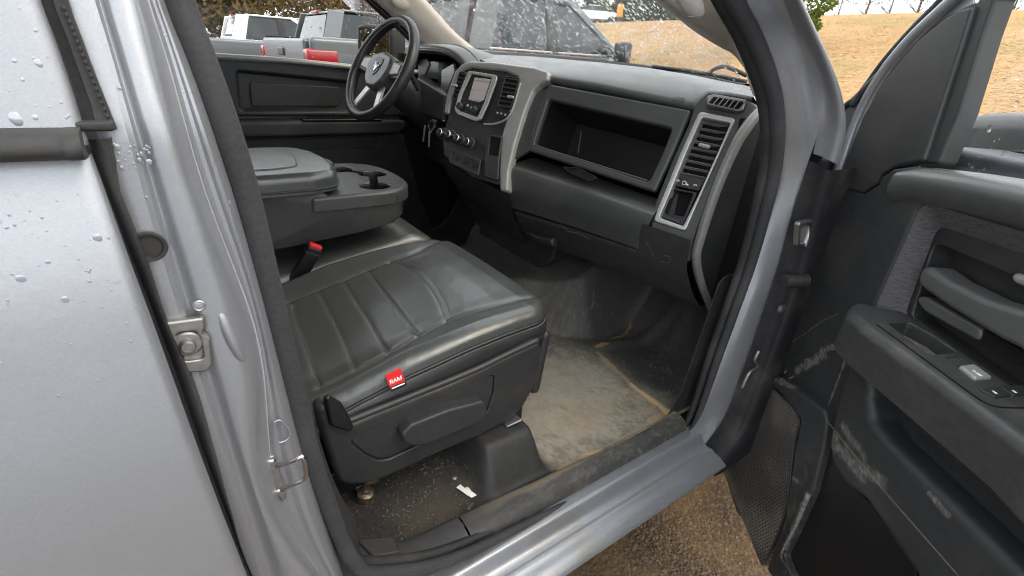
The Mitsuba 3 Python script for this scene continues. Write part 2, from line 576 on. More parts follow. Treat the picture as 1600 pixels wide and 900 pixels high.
rows = [[(-1.0, skin_y(z) + 0.012, z), (-0.355, skin_y(z) + 0.012, z)] for z in np.linspace(1.35, 1.80, 8)]
part(RD, 'window_pane', loft(rows), 'glass_tint', True)
# belt moulding
zb, zt = ony(-0.99, (60, 249))[0][2], ony(-0.99, (60, 207))[0][2]
sec = [(-0.976, zb - 0.002), (-0.996, zb), (-1.0005, zb + 0.003), (-1.001, (zb + zt) / 2), (-0.998, zt - 0.003), (-0.993, zt), (-0.974, zt + 0.001)]
xr = [door_x(zb) - 0.0012] * 2
P = [np.array([(x, y, z) for y, z in sec]) for x in np.r_[np.linspace(-1.25, xr[0] - 0.012, 24), xr[0] - 0.0085]]
lip = [np.array([(x, y - o, z) for y, z in sec]) for x, o in ((xr[0] - 0.0085, 0), (xr[0] - 0.0075, 0.0022), (xr[0] - 0.003, 0.0022), (xr[0], 0.0005), (xr[0], -0.02))]
part(RD, 'belt_moulding', [loft(P), loft(lip)], 'rubber', 50, label='black belt moulding under the rear window')

# --- B pillar: the painted jamb between the rear door and the front opening, as a loft of measured ridges
R = [0, 100, 200, 300, 400, 500, 600, 700, 800, 900]


def line(y0, xs, rows=R, k=0.25, s=150):
    rr = np.linspace(0, 900, 19)
    xx = UnivariateSpline(rows, xs, k=3, s=s)(rr)
    return side(y0, *zip(xx, rr), k=k)


cols = [
    line(-0.930, [40, 76, 112, 146, 184, 220, 262, 296, 330, 372]),
    line(-0.955, [70, 108, 146, 172, 212, 246, 286, 318, 350, 385]),
    line(-0.957, [107, 143, 176, 190, 230, 262, 306, 335, 364, 395]),
    line(-0.957, [146, 176, 212, 226, 258, 290, 328, 350, 380, 412]),
    line(-0.950, [152, 182, 218, 234, 266, 298, 334, 356, 388, 420]),
    line(-0.950, [158, 188, 224, 242, 272, 304, 340, 362, 396, 430]),
    line(-0.956, [165, 194, 231, 250, 282, 318, 350, 368, 404, 445]),
    line(-0.957, [196, 224, 256, 286, 318, 352, 380, 380, 414, 470]),
    line(-0.954, [212, 238, 268, 299, 329, 372, 402, 390, 424, 484]),
    line(-0.944, [219, 246, 276, 308, 339, 386, 411, 399, 434, 493]),
    line(-0.908, [229, 260, 291, 319, 350, 398, 416, 412, 446, 503]),
    line(-0.903, [240, 275, 305, 334, 364, 408, 422, 428, 462, 512]),
    line(-0.909, [246, 284, 315, 346, 374, 417, 430, 446, 480, 522]),
    line(-0.898, [253, 292, 325, 358, 384, 426, 438, 462, 496, 532]),
    line(-0.878, [262, 302, 338, 371, 396, 434, 450, 474, 504, 538]),
]
cols = [spline(up(c, dx=-0.03), 70) for c in cols]
ends = [np.vstack([c, c[-1] + (0.02, 0.0, -0.12), c[-1] + (0.05, 0.0, -0.30)]) for c in cols]


def soften(P, n=1):
    P = np.asarray(P, float)
    for _ in range(n):
        q = np.empty((2 * len(P) - 2, 3))
        q[0::2], q[1::2] = 0.75 * P[:-1] + 0.25 * P[1:], 0.25 * P[:-1] + 0.75 * P[1:]
        P = np.vstack([P[:1], q, P[-1:]])
    return P


rows = [soften([e[i] for e in ends]) for i in range(len(ends[0]))]
BP = part(TRUCK, 'centre_pillar', loft(rows, flip=True), 'paint_silver', 24, label='silver door pillar between rear door and front seat')

# seam sealer in the groove and pressed weld spots along the flange
part(BP, 'seam_sealer', tube(cols[10][::2] + (0, -0.0012, 0), 0.0016, 6), 'sealer', True)
for p in [(262, 62), (292, 150), (322, 235), (352, 318)]:
    c3 = side(-0.9035, p)[0]
    part(BP, 'weld_spot', lathe([(0, 0.0001), (0.0022, 0.0001), (0.0028, 0.0004), (0.0036, 0.0002), (0.0042, 0)], c3, (0, -1, 0), 18), 'paint_silver', True)
# black rubber along the rear door's edge and the perforated strip above the belt
gap = [(138, 218), (150, 258), (167, 300), (205, 400), (244, 500), (281, 600), (316, 700), (353, 800), (392, 900)]
o1 = [(175, 213), (183, 258), (189, 300), (229, 400), (262, 500), (306, 600), (335, 700), (362, 800), (395, 900)]
mid = [((a[0] + 2 * b[0]) / 3, a[1]) for a, b in zip(gap, o1)]
L = [side(-0.957, *gap), side(-0.966, *[((3 * a[0] + b[0]) / 4, a[1]) for a, b in zip(gap, o1)]), side(-0.972, *mid), side(-0.966, *[((a[0] + 6 * b[0]) / 7, a[1]) for a, b in zip(gap, o1)]), side(-0.955, *o1)]
L = [spline(np.vstack([q, q[-1] + (0.03, 0, -0.25)]), 60) for q in L]
part(BP, 'edge_seal', loft(list(zip(*L)), flip=True), 'rubber', True, label='dirty rubber strip along the rear door edge')
a = side(-0.964, (62, 0), (84, 50), (106, 110), (127, 165), (138, 198))
b = side(-0.966, (84, 0), (103, 50), (124, 110), (144, 165), (152, 200))
c = side(-0.962, (106, 0), (124, 50), (146, 110), (170, 170), (183, 202))
A_, B_, C_ = (spline(up(q, dx=-0.03), 40) for q in (a, b, c))
seal = loft(list(zip(A_ + (0, 0.02, 0), A_, B_, B_ + (0, -0.004, 0), (B_ + 3 * C_) / 4 + (0, -0.004, 0), C_, C_ + (0, 0.012, 0))), flip=True)
part(BP, 'glass_run', seal, 'rubber', 50, label='black weatherstrip with small holes above the belt line')
holes = []
for t in np.linspace(0.05, 0.95, 17):
    q = (1 - t) * np.array([(96, 4)]) + t * np.array([(172, 192)])
    q = side(-0.9705, tuple(q[0]))[0]
    holes.append(trimesh.creation.icosphere(1, 0.0011).apply_scale((1, 0.3, 1.4)).apply_translation(q))
part(BP, 'clip_hole', holes, 'plastic_black', True, kind='stuff')
foot = side(-0.970, (148, 196))[0]
part(BP, 'seal_foot', box(foot, (0.02, 0.012, 0.006), b=0.002), 'rubber', 40)

# latch bracket with its bolt, seen past the rear door's edge
JP = Plane((0, -0.957, 0), (1, 0, 0), (0, 0, 1))
br = JP.m([(252, 500), (318, 492), (320, 508), (316, 516), (328, 524), (331, 566), (322, 576), (286, 578), (268, 545)])
LB = part(BP, 'latch_bracket', panel(JP, br, 0.006, 0.002, 0.003, holes=[dict(p=JP.m([(272, 515), (310, 511), (318, 556), (284, 560)]), d=0.004, b=0.0015, r=0.005)]), 'zinc', 40, label='zinc latch bracket bolted to the pillar')
q = JP.m([(293, 538)], 0.005)[0]
c3 = JP.to([q], 0.004)[0]
part(LB, 'bolt', [lathe([(0, 0.0075), (0.0045, 0.0075), (0.0055, 0.006), (0.006, 0.002), (0.0095, 0.0018), (0.0105, 0.0008), (0.011, 0)], c3, (0, -1, 0), 24),
                  lathe([(0, 0.0065), (0.003, 0.0068), (0.0034, 0.0078)], c3, (0, -1, 0), 6)], 'zinc', 40)
for k, p in enumerate([(311, 478)]):
    c3 = side(-0.957, p)[0]
    part(BP, 'plug', lathe([(0, 0.0008), (0.0022, 0.0008), (0.003, 0.0005), (0.0038, 0.001), (0.0044, 0.0008), (0.005, 0)], c3, (0, -1, 0), 24), 'paint_silver', 40)
c3 = side(-0.958, (233, 385))[0]
part(BP, 'drain_hole', [lathe([(0.0115, 0.001), (0.0105, 0.003), (0.0088, 0.0025), (0.0078, 0.0002), (0.0, 0.0002)], c3, (0, -1, 0), 28)], 'rubber', 40, label='round black rubber grommet in the pillar')
# a pressed oval and the embossed mark
ov = side(-0.956, (362, 528))[0]
m = trimesh.creation.icosphere(3, 1.0).apply_scale((0.006, 0.006, 0.028)).apply_transform(trimesh.transformations.rotation_matrix(-0.18, (0, 1, 0))).apply_translation(ov + (0, 0.002, 0))
part(BP, 'pressed_rib', m, 'paint_silver', True)
em = side(-0.912, (428, 660), (438, 657), (452, 672), (450, 686), (432, 690), (428, 660))
part(BP, 'embossed_mark', tube(spline(em, 40), 0.0011, 6), 'paint_silver', True)
# striker loop for the front door
base = [(417, 712), (428, 708), (440, 745), (447, 775), (440, 782), (424, 756)]
SP = Plane((0, -0.908, 0), (1, 0, 0), (0, 0, 1))
ST = part(BP, 'striker', panel(SP, SP.m(base), 0.004, 0.0015, 0.003), 'zinc', 40, label='shiny latch striker loop on the pillar')
lp = np.array([side(-0.912, (434, 728))[0], side(-0.93, (446, 724))[0], side(-0.938, (462, 718))[0], side(-0.940, (473, 714))[0], side(-0.938, (478, 734))[0], side(-0.936, (476, 748))[0], side(-0.93, (460, 756))[0], side(-0.912, (440, 764))[0]])
part(ST, 'loop', tube(spline(lp, 50), 0.0026, 10), 'chrome', True)
for p in [(424, 722), (436, 768)]:
    part(ST, 'screw', lathe([(0, 0.0028), (0.003, 0.0026), (0.0042, 0.001), (0.0045, 0)], side(-0.911, p)[0], (0, -1, 0), 20), 'chrome', 40)

# --- door opening seal: one flocked tube round the whole front opening
ring = [(279, 0), (317, 100), (353, 200), (384, 300), (409, 400), (440, 530), (458, 600), (483, 700), (508, 775), (537, 850), (556, 880), (586, 896)]
ringr = [(1062, 694), (1083, 668), (1098, 632), (1122, 560), (1158, 460), (1178, 400), (1204, 300), (1213, 250), (1215, 200), (1210, 150), (1195, 100), (1174, 50), (1147, 0)]
q1 = side(-0.885, *ring)
q2 = side(-0.885, *ringr)
sill_mid = side(-0.887, (700, 875), (840, 810), (975, 742))
upr = np.array([q2[-1] + (q2[-1] - q2[-3]) / np.linalg.norm(q2[-1] - q2[-3]) * t for t in (0.08, 0.18, 0.30)])
ringp = np.vstack([up(q1, dx=-0.03), sill_mid, q2, upr])
ringp = spline(ringp, 260)
rad = np.interp(np.arange(260), [0, 60, 95, 110, 150, 175, 195, 225, 260], [0.0125, 0.0115, 0.010, 0.008, 0.0065, 0.009, 0.0105, 0.0145, 0.0145])
wob = 1 + 0.05 * (meshkit.noise(ringp * 30) - 0.5)
part(TRUCK, 'door_seal', tube(ringp, rad * wob, 16), 'seal_flock', True, label='black flocked seal round the front door opening')
ringi = ringp + np.array([0, 0.020, 0])
part(TRUCK, 'inner_seal_lip', tube(ringi, rad * 1.05, 12), 'rubber', True)

# --- sill and hinge pillar: painted flange outside the seal
zs = {k: np.median(side(y, *p)[:, 2]) for k, (y, p) in dict(a=(-0.897, [(720, 873), (850, 812), (980, 745)]), b=(-0.924, [(850, 840), (990, 765)]), c=(-0.944, [(850, 866), (985, 784)]), d=(-0.985, [(878, 900), (1000, 820)])).items()}
sec = [(-0.872, zs['a'] - 0.004), (-0.897, zs['a']), (-0.906, zs['a'] - 0.001), (-0.918, zs['b'] - 0.001), (-0.926, zs['b'] - 0.006), (-0.934, zs['c'] - 0.002), (-0.944, zs['c']), (-0.952, zs['c'] - 0.004), (-0.968, (zs['c'] * 2 + zs['d']) / 3), (-0.985, zs['d'] + 0.004), (-0.987, zs['d']), (-0.982, zs['d'] - 0.006), (-0.95, zs['d'] - 0.02), (-0.90, zs['d'] - 0.10)]
sec = spline(np.array(sec), 56)
rows = [np.array([(x, y, z) for y, z in sec]) for x in np.linspace(-0.45, 0.876, 62)]
SI = part(TRUCK, 'sill', loft(rows, flip=True), 'paint_silver', True, label='silver sill below the open door')
lowcap = [np.array([(x, -0.90 - 0.0 * x, zs['d'] - 0.10), (x, -0.90, 0.40)]) for x in (-0.45, 2.2)]
part(SI, 'inner_rail', loft(lowcap), 'paint_dark', False)

HR = [(1090, 664), (1107, 650), (1122, 600), (1160, 490), (1195, 400), (1222, 300), (1230, 250), (1233, 200), (1226, 150), (1212, 100), (1193, 50), (1167, 0)]


def hp(y0, xs): return side(y0, *xs)


P0 = hp(-0.892, [(1076, 676), (1094, 652), (1116, 592), (1152, 490), (1184, 400), (1214, 300), (1222, 250), (1225, 200), (1218, 150), (1204, 100), (1185, 50), (1158, 0)])
P1 = hp(-0.900, [(1082, 682), (1103, 655), (1122, 598), (1160, 490), (1192, 400), (1221, 300), (1230, 250), (1233, 200), (1226, 150), (1212, 100), (1193, 50), (1167, 0)])
Pm = hp(-0.912, [(1094, 688), (1116, 655), (1135, 600), (1175, 480), (1206, 400), (1233, 300), (1243, 250), (1246, 200), (1240, 150), (1228, 100), (1212, 50), (1188, 0)])
P2 = hp(-0.925, [(1098, 702), (1131, 655), (1152, 605), (1192, 490), (1221, 400), (1246, 300), (1256, 250), (1261, 200), (1254, 150), (1243, 100), (1232, 50), (1212, 0)])
P3 = hp(-0.935, [(1105, 712), (1140, 662), (1160, 610), (1200, 500), (1231, 405), (1256, 310), (1266, 258), (1277, 205), (1272, 150), (1258, 100), (1243, 50), (1224, 0)])
P4 = hp(-0.950, [(1112, 722), (1150, 672), (1172, 618), (1212, 508), (1243, 412), (1268, 316), (1279, 262), (1291, 206), (1291, 150), (1277, 100), (1256, 50), (1234, 0)])
P5 = hp(-0.972, [(1118, 744), (1160, 690), (1186, 630), (1228, 515), (1262, 420), (1288, 320), (1300, 262), (1312, 200), (1305, 150), (1288, 100), (1266, 50), (1243, 0)])
P6 = hp(-0.976, [(1122, 748), (1166, 694), (1192, 634), (1236, 518), (1270, 424), (1298, 322), (1310, 264), (1322, 200), (1316, 150), (1299, 100), (1277, 50), (1254, 0)])


def more(q):
    d = (q[-1] - q[-3]) / np.linalg.norm(q[-1] - q[-3])
    return spline(np.vstack([q, q[-1] + d * 0.12, q[-1] + d * 0.30]), 90)


C = [more(q) for q in (P0, P1, Pm, P2, P3)]
C2 = [more(q) for q in (P3, P4, P5, P6)]
rows = []
for i in range(90):
    t = min(1.0, max(0.0, (i - 40) / 12))
    q3 = C[3][i] + (C[4][i] - C[3][i]) * t + np.array([0.002, 0.006, 0]) * (1 - t)
    rows.append(soften([c[i] for c in C[:4]] + [q3]))
HPL = part(TRUCK, 'front_pillar', loft(rows), 'paint_silver', True, label='silver windscreen pillar and hinge post')
rows = [spline(np.vstack([np.array([c[i] for c in C2]), C2[-1][i] + (0.03, 0.03, 0)]), 20) for i in range(50, 90)]
part(HPL, 'outer_flange', loft(rows), 'paint_silver', True)
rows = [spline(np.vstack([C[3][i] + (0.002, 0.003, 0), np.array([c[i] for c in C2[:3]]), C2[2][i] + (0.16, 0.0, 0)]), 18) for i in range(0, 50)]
part(HPL, 'jamb', loft(rows), 'jamb_shaded', True, label='dirty jamb behind the open door, its shade put into the dark colour')
# hinges and check strap
HG = Plane((0, -0.952, 0), (1, 0, 0), (0, 0, 1))
hg = HG.m([(1241, 346), (1272, 340), (1270, 384), (1239, 382)])
UH = part(HPL, 'upper_hinge', panel(HG, hg, 0.010, 0.003, 0.006, holes=[dict(p=HG.m([(1244, 348), (1270, 346), (1266, 378), (1243, 378)]), d=0.009, b=0.002, r=0.004)]), 'zinc', 40, label='pale metal hinge bracket')
c3 = HG.to(HG.m([(1258, 366)]), 0.006)[0]
part(UH, 'pin', tube([c3 + (0, 0, -0.022), c3 + (0, 0, 0.022)], 0.008, 14), 'steel', 40)
c4 = HG.to(HG.m([(1224, 440)]), 0.004)[0]
CS = part(HPL, 'wiring_boot', [tube(np.array([c4 + (-0.006 + 0.06 * t, -0.02 * t, 0.003) for t in np.linspace(0, 1, 40)]), 0.012 + 0.003 * np.sin(np.linspace(0, 1, 40) * 50), 14)], 'rubber', True, label='ribbed black wiring boot between door and pillar')
c5 = HG.to(HG.m([(1216, 482)]), 0.004)[0]
part(HPL, 'lower_hinge', [lathe([(0.005, -0.004), (0.009, -0.004), (0.010, 0.0), (0.009, 0.004), (0.005, 0.004), (0.005, -0.004)], c5, (0.3, -1, 0), 20), box(c5 + (0.03, 0.0, 0), (0.06, 0.01, 0.014), b=0.003)], 'paint_dark', 40)
# small bent bracket low on the hinge post
pb = side(-0.945, (1186, 548), (1180, 562), (1184, 572), (1172, 582), (1166, 592), (1160, 606))
part(HPL, 'bent_clip', [tube(spline(pb, 30), 0.004, 8)], 'zinc', True)

# --- the rest of the cab as a shell: roof, far side, rear wall, floor edge, bonnet, wings, bed
part(TRUCK, 'roof', box((-0.55, 0, 1.93), (2.5, 1.5, 0.05), b=0.02), 'paint_silver', 40)
part(TRUCK, 'headliner', box((-0.55, 0, 1.875), (2.3, 1.44, 0.02), b=0.005), 'beige_trim', 40)
for s in (-1, 1):
    part(TRUCK, 'roof_rail', prism([(-1.75, s * 0.76, 1.89), (0.35, s * 0.75, 1.90), (0.62, s * 0.70, 1.84), (-1.75, s * 0.72, 1.92), (0.5, s * 0.68, 1.92)], 0.025), 'paint_silver', 40)
RW = Plane((-1.76, 0, 1.2), (0, 1, 0), (0, 0, 1))
part(TRUCK, 'rear_wall', panel(RW, [(-0.9, -0.7), (0.9, -0.7), (0.78, 0.7), (-0.78, 0.7)], 0.04, 0.004, 0.05, holes=[dict(p=[(-0.68, 0.18), (0.68, 0.18), (0.62, 0.6), (-0.62, 0.6)], d=0.04, floor=False)], bottom=False), 'plastic_dark', 30)
part(TRUCK, 'rear_window', box((-1.74, 0, 1.59), (0.004, 1.34, 0.42)), 'glass_pane', False)
part(TRUCK, 'rear_bench', [box((-1.15, 0, 0.92), (0.5, 1.5, 0.22), b=0.05), box((-1.52, 0, 1.25), (0.2, 1.5, 0.6), b=0.06)], 'leather', 40)
part(TRUCK, 'rear_floor', box((-0.95, 0, 0.58), (1.62, 1.7, 0.03)), 'felt_black', False)
# inner faces of the rear doors, passenger and driver side
part(TRUCK, 'rear_door_trim', [box((-0.75, -0.88, 0.98), (1.1, 0.05, 0.76), b=0.02)], 'plastic_dark', 30)
part(TRUCK, 'rear_door_trim', [box((-0.75, 0.88, 0.98), (1.1, 0.05, 0.76), b=0.02)], 'plastic_dark', 30)
part(TRUCK, 'far_centre_pillar', prism([(-0.10, 0.86, 0.6), (0.06, 0.86, 0.6), (-0.12, 0.85, 1.38), (0.03, 0.85, 1.38), (-0.14, 0.74, 1.86), (0.0, 0.74, 1.86)], 0.02), 'plastic_dark', 30)
for s in (-1, 1):
    part(TRUCK, 'rear_pillar', prism([(-1.74, s * 0.9, 1.36), (-1.45, s * 0.9, 1.36), (-1.74, s * 0.75, 1.9), (-1.55, s * 0.75, 1.9)], 0.02), 'paint_silver', 40)
# bonnet, wings, nose
g = []
for x in np.linspace(1.42, 2.75, 24):
    t = (x - 1.42) / 1.33
    r = []
    for y in np.linspace(-0.93, 0.93, 41):
        z = 1.335 - 0.07 * t - 0.9 * max(0, t - 0.75) ** 2 - 0.05 * (abs(y) / 0.93) ** 4 + 0.02 * math.exp(-((abs(y) - 0.45) / 0.12) ** 2)
        r.append((x, y, z))
    g.append(r)
part(TRUCK, 'bonnet', loft(g), 'paint_silver', True, label='silver bonnet beyond the windscreen')
for s in (-1, 1):
    pl = Plane((0, s * 0.985, 0), (1, 0, 0), (0, 0, 1)) if s < 0 else Plane((0, s * 0.985, 0), (-1, 0, 0), (0, 0, 1))
    o = np.array([(1.10, 0.55), (1.45, 0.55), (1.52, 0.78), (1.72, 0.95), (2.0, 0.99), (2.28, 0.95), (2.45, 0.78), (2.5, 0.55), (2.8, 0.55), (2.8, 1.18), (2.4, 1.27), (1.10, 1.34)])
    if s > 0: o = o * (-1, 1)
    part(TRUCK, 'wing', panel(pl, o, 0.03, 0.012, 0.02, base=-0.03), 'paint_silver', 40)
    part(TRUCK, 'wheel', [lathe([(0.2, -0.1), (0.38, -0.12), (0.41, -0.08), (0.41, 0.08), (0.38, 0.12), (0.2, 0.1)], (2.0, s * 0.86, 0.41), (0, 1, 0), 36)], 'rubber', 40)
    part(TRUCK, 'wheel', [lathe([(0.2, -0.1), (0.38, -0.12), (0.41, -0.08), (0.41, 0.08), (0.38, 0.12), (0.2, 0.1)], (-2.05, s * 0.86, 0.41), (0, 1, 0), 36)], 'rubber', 40)
    part(TRUCK, 'bed_side', box((-2.75, s * 0.96, 1.02), (1.9, 0.06, 0.84), b=0.02), 'paint_silver', 40)
part(TRUCK, 'nose', box((2.86, 0, 0.95), (0.14, 1.86, 0.6), b=0.05), 'plastic_black', 40)
part(TRUCK, 'tailgate', box((-3.72, 0, 1.05), (0.06, 1.7, 0.78), b=0.02), 'paint_silver', 40)
part(TRUCK, 'bed_floor', box((-2.75, 0, 0.72), (1.9, 1.8, 0.05)), 'paint_dark', 40)
part(TRUCK, 'firewall', box((1.46, 0, 0.95), (0.03, 1.8, 0.8)), 'felt_black', False)
part(TRUCK, 'underbody', box((0.2, 0, 0.50), (3.2, 1.70, 0.06)), 'felt_black', False)
# ------------------------------------------------------------------ floor: one moulded sheet, carpet behind, rubber mat in front


def floor_z(x, y):
    s = lambda a, b, v: np.clip((v - a) / (b - a), 0, 1) ** 2 * (3 - 2 * np.clip((v - a) / (b - a), 0, 1))
    z = 0.605 + 0 * x
    w = 0.27 + 0.15 * s(0.80, 0.98, x)
    tun = 1 - s(w - 0.10, w + 0.015, np.abs(y))
    z = z + tun * (0.15 + 0.11 * s(0.85, 1.15, x))
    z = z + 0.50 * s(1.08, 1.50, x) + 0.22 * s(1.0, 1.3, x) * s(0.6, 0.85, np.abs(y))
    # cross member under the front of the seat, falling to the sill
    m = s(0.305, 0.345, x) * (1 - s(0.455, 0.478, x))
    z = z + m * 0.085 * (1 - s(0.735, 0.805, np.abs(y)))
    # the mat turns up at the sill and dips a little where feet rest
    z = z + 0.03 * s(0.80, 0.84, np.abs(y)) - 0.006 * s(0.5, 0.6, x) * (1 - s(0.6, 0.75, np.abs(y + 0.55) * 2))
    # folds of the rubber
    z = z + 0.010 * np.exp(-((y + 0.47 + 0.25 * (x - 0.95)) / 0.02) ** 2) * s(0.9, 1.0, x) * (1 - s(1.25, 1.4, x))
    z = z + 0.010 * np.exp(-((y + 0.62 - 0.2 * (x - 1.0)) / 0.03) ** 2) * s(0.95, 1.1, x) * (1 - s(1.2, 1.35, x))
    P = np.stack([x * 14, y * 14, 0 * x], -1)
    z = z + 0.006 * (meshkit.fbm(P, 3, 4) - 0.5) * s(0.45, 0.55, x)
    Q = np.stack([x * 5 + 20, y * 5, 0 * x], -1)
    z = z + 0.014 * (meshkit.fbm(Q, 2, 9) - 0.5) * s(0.85, 1.0, x)
    return z


def seg(p, a, b):
    ax, ay, bx, by = a[0], a[1], b[0] - a[0], b[1] - a[1]
    t = dr.clip(((p.x - ax) * bx + (p.y - ay) * by) / (bx * bx + by * by), 0, 1)
    return dr.sqrt(dr.square(p.x - ax - t * bx) + dr.square(p.y - ay - t * by))


def floor_col(p, n, uv):
    front = smoothstep(0.465, 0.50, p.x)
    carpet_n = fbm(p.x * 260, p.y * 260, p.z * 260, 2)
    carpet = mi.Color3f(0.026, 0.025, 0.024) * (0.4 + 1.3 * carpet_n)
    bits = smoothstep(0.80, 0.87, noise(p.x * 330, p.y * 330, 5.0))
    lint = fbm(p.x * 22, p.y * 22, 1.0, 3)
    carpet = mix(carpet, (0.20, 0.165, 0.12), bits * smoothstep(0.35, 0.6, lint) * 0.8)
    carpet = mix(carpet, (0.085, 0.07, 0.052), 0.6 * smoothstep(0.45, 0.75, fbm(p.x * 11 + 2, p.y * 11, 0.0, 4)) * smoothstep(-0.66, -0.78, p.y))
    # rubber: scuffed, with dried mud
    sw = fbm(p.x * 130 + 20 * p.y, p.y * 95, 2.0, 4)
    scuff = smoothstep(0.30, 0.75, 0.55 * sw + 0.45 * fbm(p.x * 34, p.y * 34, 8.0, 4))
    base = mi.Color3f(0.042, 0.041, 0.039) * (0.75 + 0.5 * fbm(p.x * 90, p.y * 90, p.z * 90, 3))
    foot = smoothstep(0.40, 0.06, dr.sqrt(dr.square((p.x - 0.66) * 1.05) + dr.square((p.y + 0.60) * 1.35)))
    wide = smoothstep(0.66, 0.25, dr.sqrt(dr.square((p.x - 0.68) * 1.0) + dr.square((p.y + 0.60) * 1.3)))
    mud = dr.clip(foot * (0.55 + 1.9 * (fbm(p.x * 11, p.y * 11, 4.0, 4) - 0.44)) + wide * 0.42 + 0.30 * scuff * wide, 0, 1) * smoothstep(0.98, 0.84, p.x + 0.05 * (fbm(p.x * 12, p.y * 12, 1.0, 3) - 0.5))
    base = mix(base, mix((0.32, 0.305, 0.27), (0.35, 0.285, 0.195), fbm(p.x * 7, p.y * 7, 6.0, 3)), mud * (0.78 + 0.22 * scuff))
    wig = 0.030 * (fbm(p.x * 22, p.y * 22, 7.0, 4) - 0.5)
    d1 = dr.minimum(seg(p, (0.925, -0.49), (0.885, -0.69)), dr.minimum(seg(p, (0.885, -0.69), (0.880, -0.80)), seg(p, (0.87, -0.81), (0.50, -0.815)))) + wig
    d2 = dr.minimum(seg(p, (0.93, -0.47), (1.10, -0.47)), seg(p, (1.10, -0.47), (1.16, -0.44)))
    br = smoothstep(0.45, 0.6, fbm(p.x * 25 + 9, p.y * 25, 3.0, 3))
    base = mix(base, (0.50, 0.35, 0.20), smoothstep(0.016, 0.003, d1) * (0.45 + 0.5 * br))
    base = mix(base, (0.33, 0.21, 0.10), smoothstep(0.02, 0.004, d2 + wig) * br * 0.7)
    lines = 0.6 * smoothstep(0.83, 0.92, noise((p.x + 0.5 * p.y) * 60, (p.y - 0.5 * p.x) * 330, 2.0))
    base = mix(base, (0.30, 0.27, 0.21), lines * 0.5 * wide)
    hump = mi.Color3f(0.028, 0.028, 0.028) * (0.8 + 0.4 * fbm(p.x * 80, p.y * 80, p.z * 80, 3))
    ishump = smoothstep(0.30, 0.33, p.x) * (1 - front)
    return mix(mix(carpet, hump, ishump), base, front)


def floor_rough(p, n, uv):
    front = smoothstep(0.29, 0.33, p.x)
    return 0.95 - front * (0.47 - 0.22 * fbm(p.x * 20, p.y * 20, p.z * 20, 3))


def floor_bump(p, n, uv):
    front = smoothstep(0.29, 0.33, p.x)
    return (1 - front) * 3.0 * noise(p.x * 420, p.y * 420, p.z * 420) + front * (0.5 * noise(p.x * 500, p.y * 500, p.z * 500) + 0.8 * fbm(p.x * 70, p.y * 30, p.z * 70, 3))


mat('floor_mat', pr(floor_col, floor_rough, 0.4), floor_bump, 0.0006, eps=6e-4)
X, Y = np.meshgrid(np.linspace(-0.15, 1.5, 260), np.linspace(-0.845, 0.845, 250), indexing='ij')
Z = floor_z(X, Y)
FL = part(TRUCK, 'cabin_floor', loft(np.stack([X, Y, Z], -1), flip=True), 'floor_mat', True, label='scuffed black floor mat with tan dried mud, carpet behind')
# seam where the mat meets the carpet under the seat, and grit
rng = np.random.default_rng(5)
gr = []
for k in range(260):
    x, y = rng.uniform(0.06, 0.30), rng.uniform(-0.82, -0.62)
    if k > 190: x, y = rng.uniform(0.5, 0.92), rng.uniform(-0.82, -0.45)
    z = float(floor_z(np.array([x]), np.array([y]))[0])
    s = rng.uniform(0.0004, 0.0013)
    gr.append(trimesh.creation.icosphere(0, s).apply_scale((1, rng.uniform(0.6, 1.6), 0.6)).apply_translation((x, y, z + s * 0.3)))
mat('grit', pr((0.17, 0.135, 0.095), 0.9, 0.2))
part(FL, 'grit', gr, 'grit', False, kind='stuff', label='grit and crumbs scattered on the floor')


def on_floor(p, dz=0.0015):
    z = 0.61
    for _ in range(8):
        q = onz(z, p)[0]
        z = float(floor_z(q[:1], q[1:2])[0]) + dz
    return onz(z, p)[0]


c3 = on_floor((710, 746))
part(FL, 'snap_button', lathe([(0, 0.003), (0.004, 0.0028), (0.0062, 0.001), (0.0065, 0)], c3, (0, 0, 1), 20), 'zinc', 40, label='small pale round stud on the carpet')
pp = np.array([on_floor(p, 0.004) for p in [(713, 762), (719, 757), (724, 763), (731, 761), (737, 768), (745, 774), (737, 778), (730, 774), (722, 768)]])
v = np.vstack([pp, pp.mean(0) + (0, 0, 0.004)])
single('paper_scrap', solid(tm(v, [[i, (i + 1) % 9, 9] for i in range(9)]), 0.0008), 'white_print', 'torn scrap of white paper on the carpet by the sill', 'paper scrap', smooth=False)

# sill plates: two pieces of black plastic with a split between them
inner = [(548, 836), (575, 842), (632, 842), (709, 809), (772, 779), (855, 742), (930, 708), (980, 686), (1020, 664), (1052, 640)]
I3 = onz(0.637, *inner)
I3 = spline(I3, 420)
outer_x = I3[:, 0] + np.interp(I3[:, 0], [0.05, 0.2, 0.9], [0.0, -0.01, 0.0])
prof = []
for i, q in enumerate(I3):
    yo = -0.878
    w = q[1] - yo
    zo = 0.626
    s = np.array([(0.0, -0.07), (0.0, -0.006), (0.05, 0.0), (0.3, 0.004), (0.62, 0.004), (0.85, 0.0), (0.97, -0.008), (1.0, -0.02)])
    prof.append([(q[0], q[1] - a * w, 0.637 + (zo - 0.637) * a + b) for a, b in s])
prof = np.array(prof)
split = int(np.argmin(np.abs(I3[:, 0] - 0.232)))


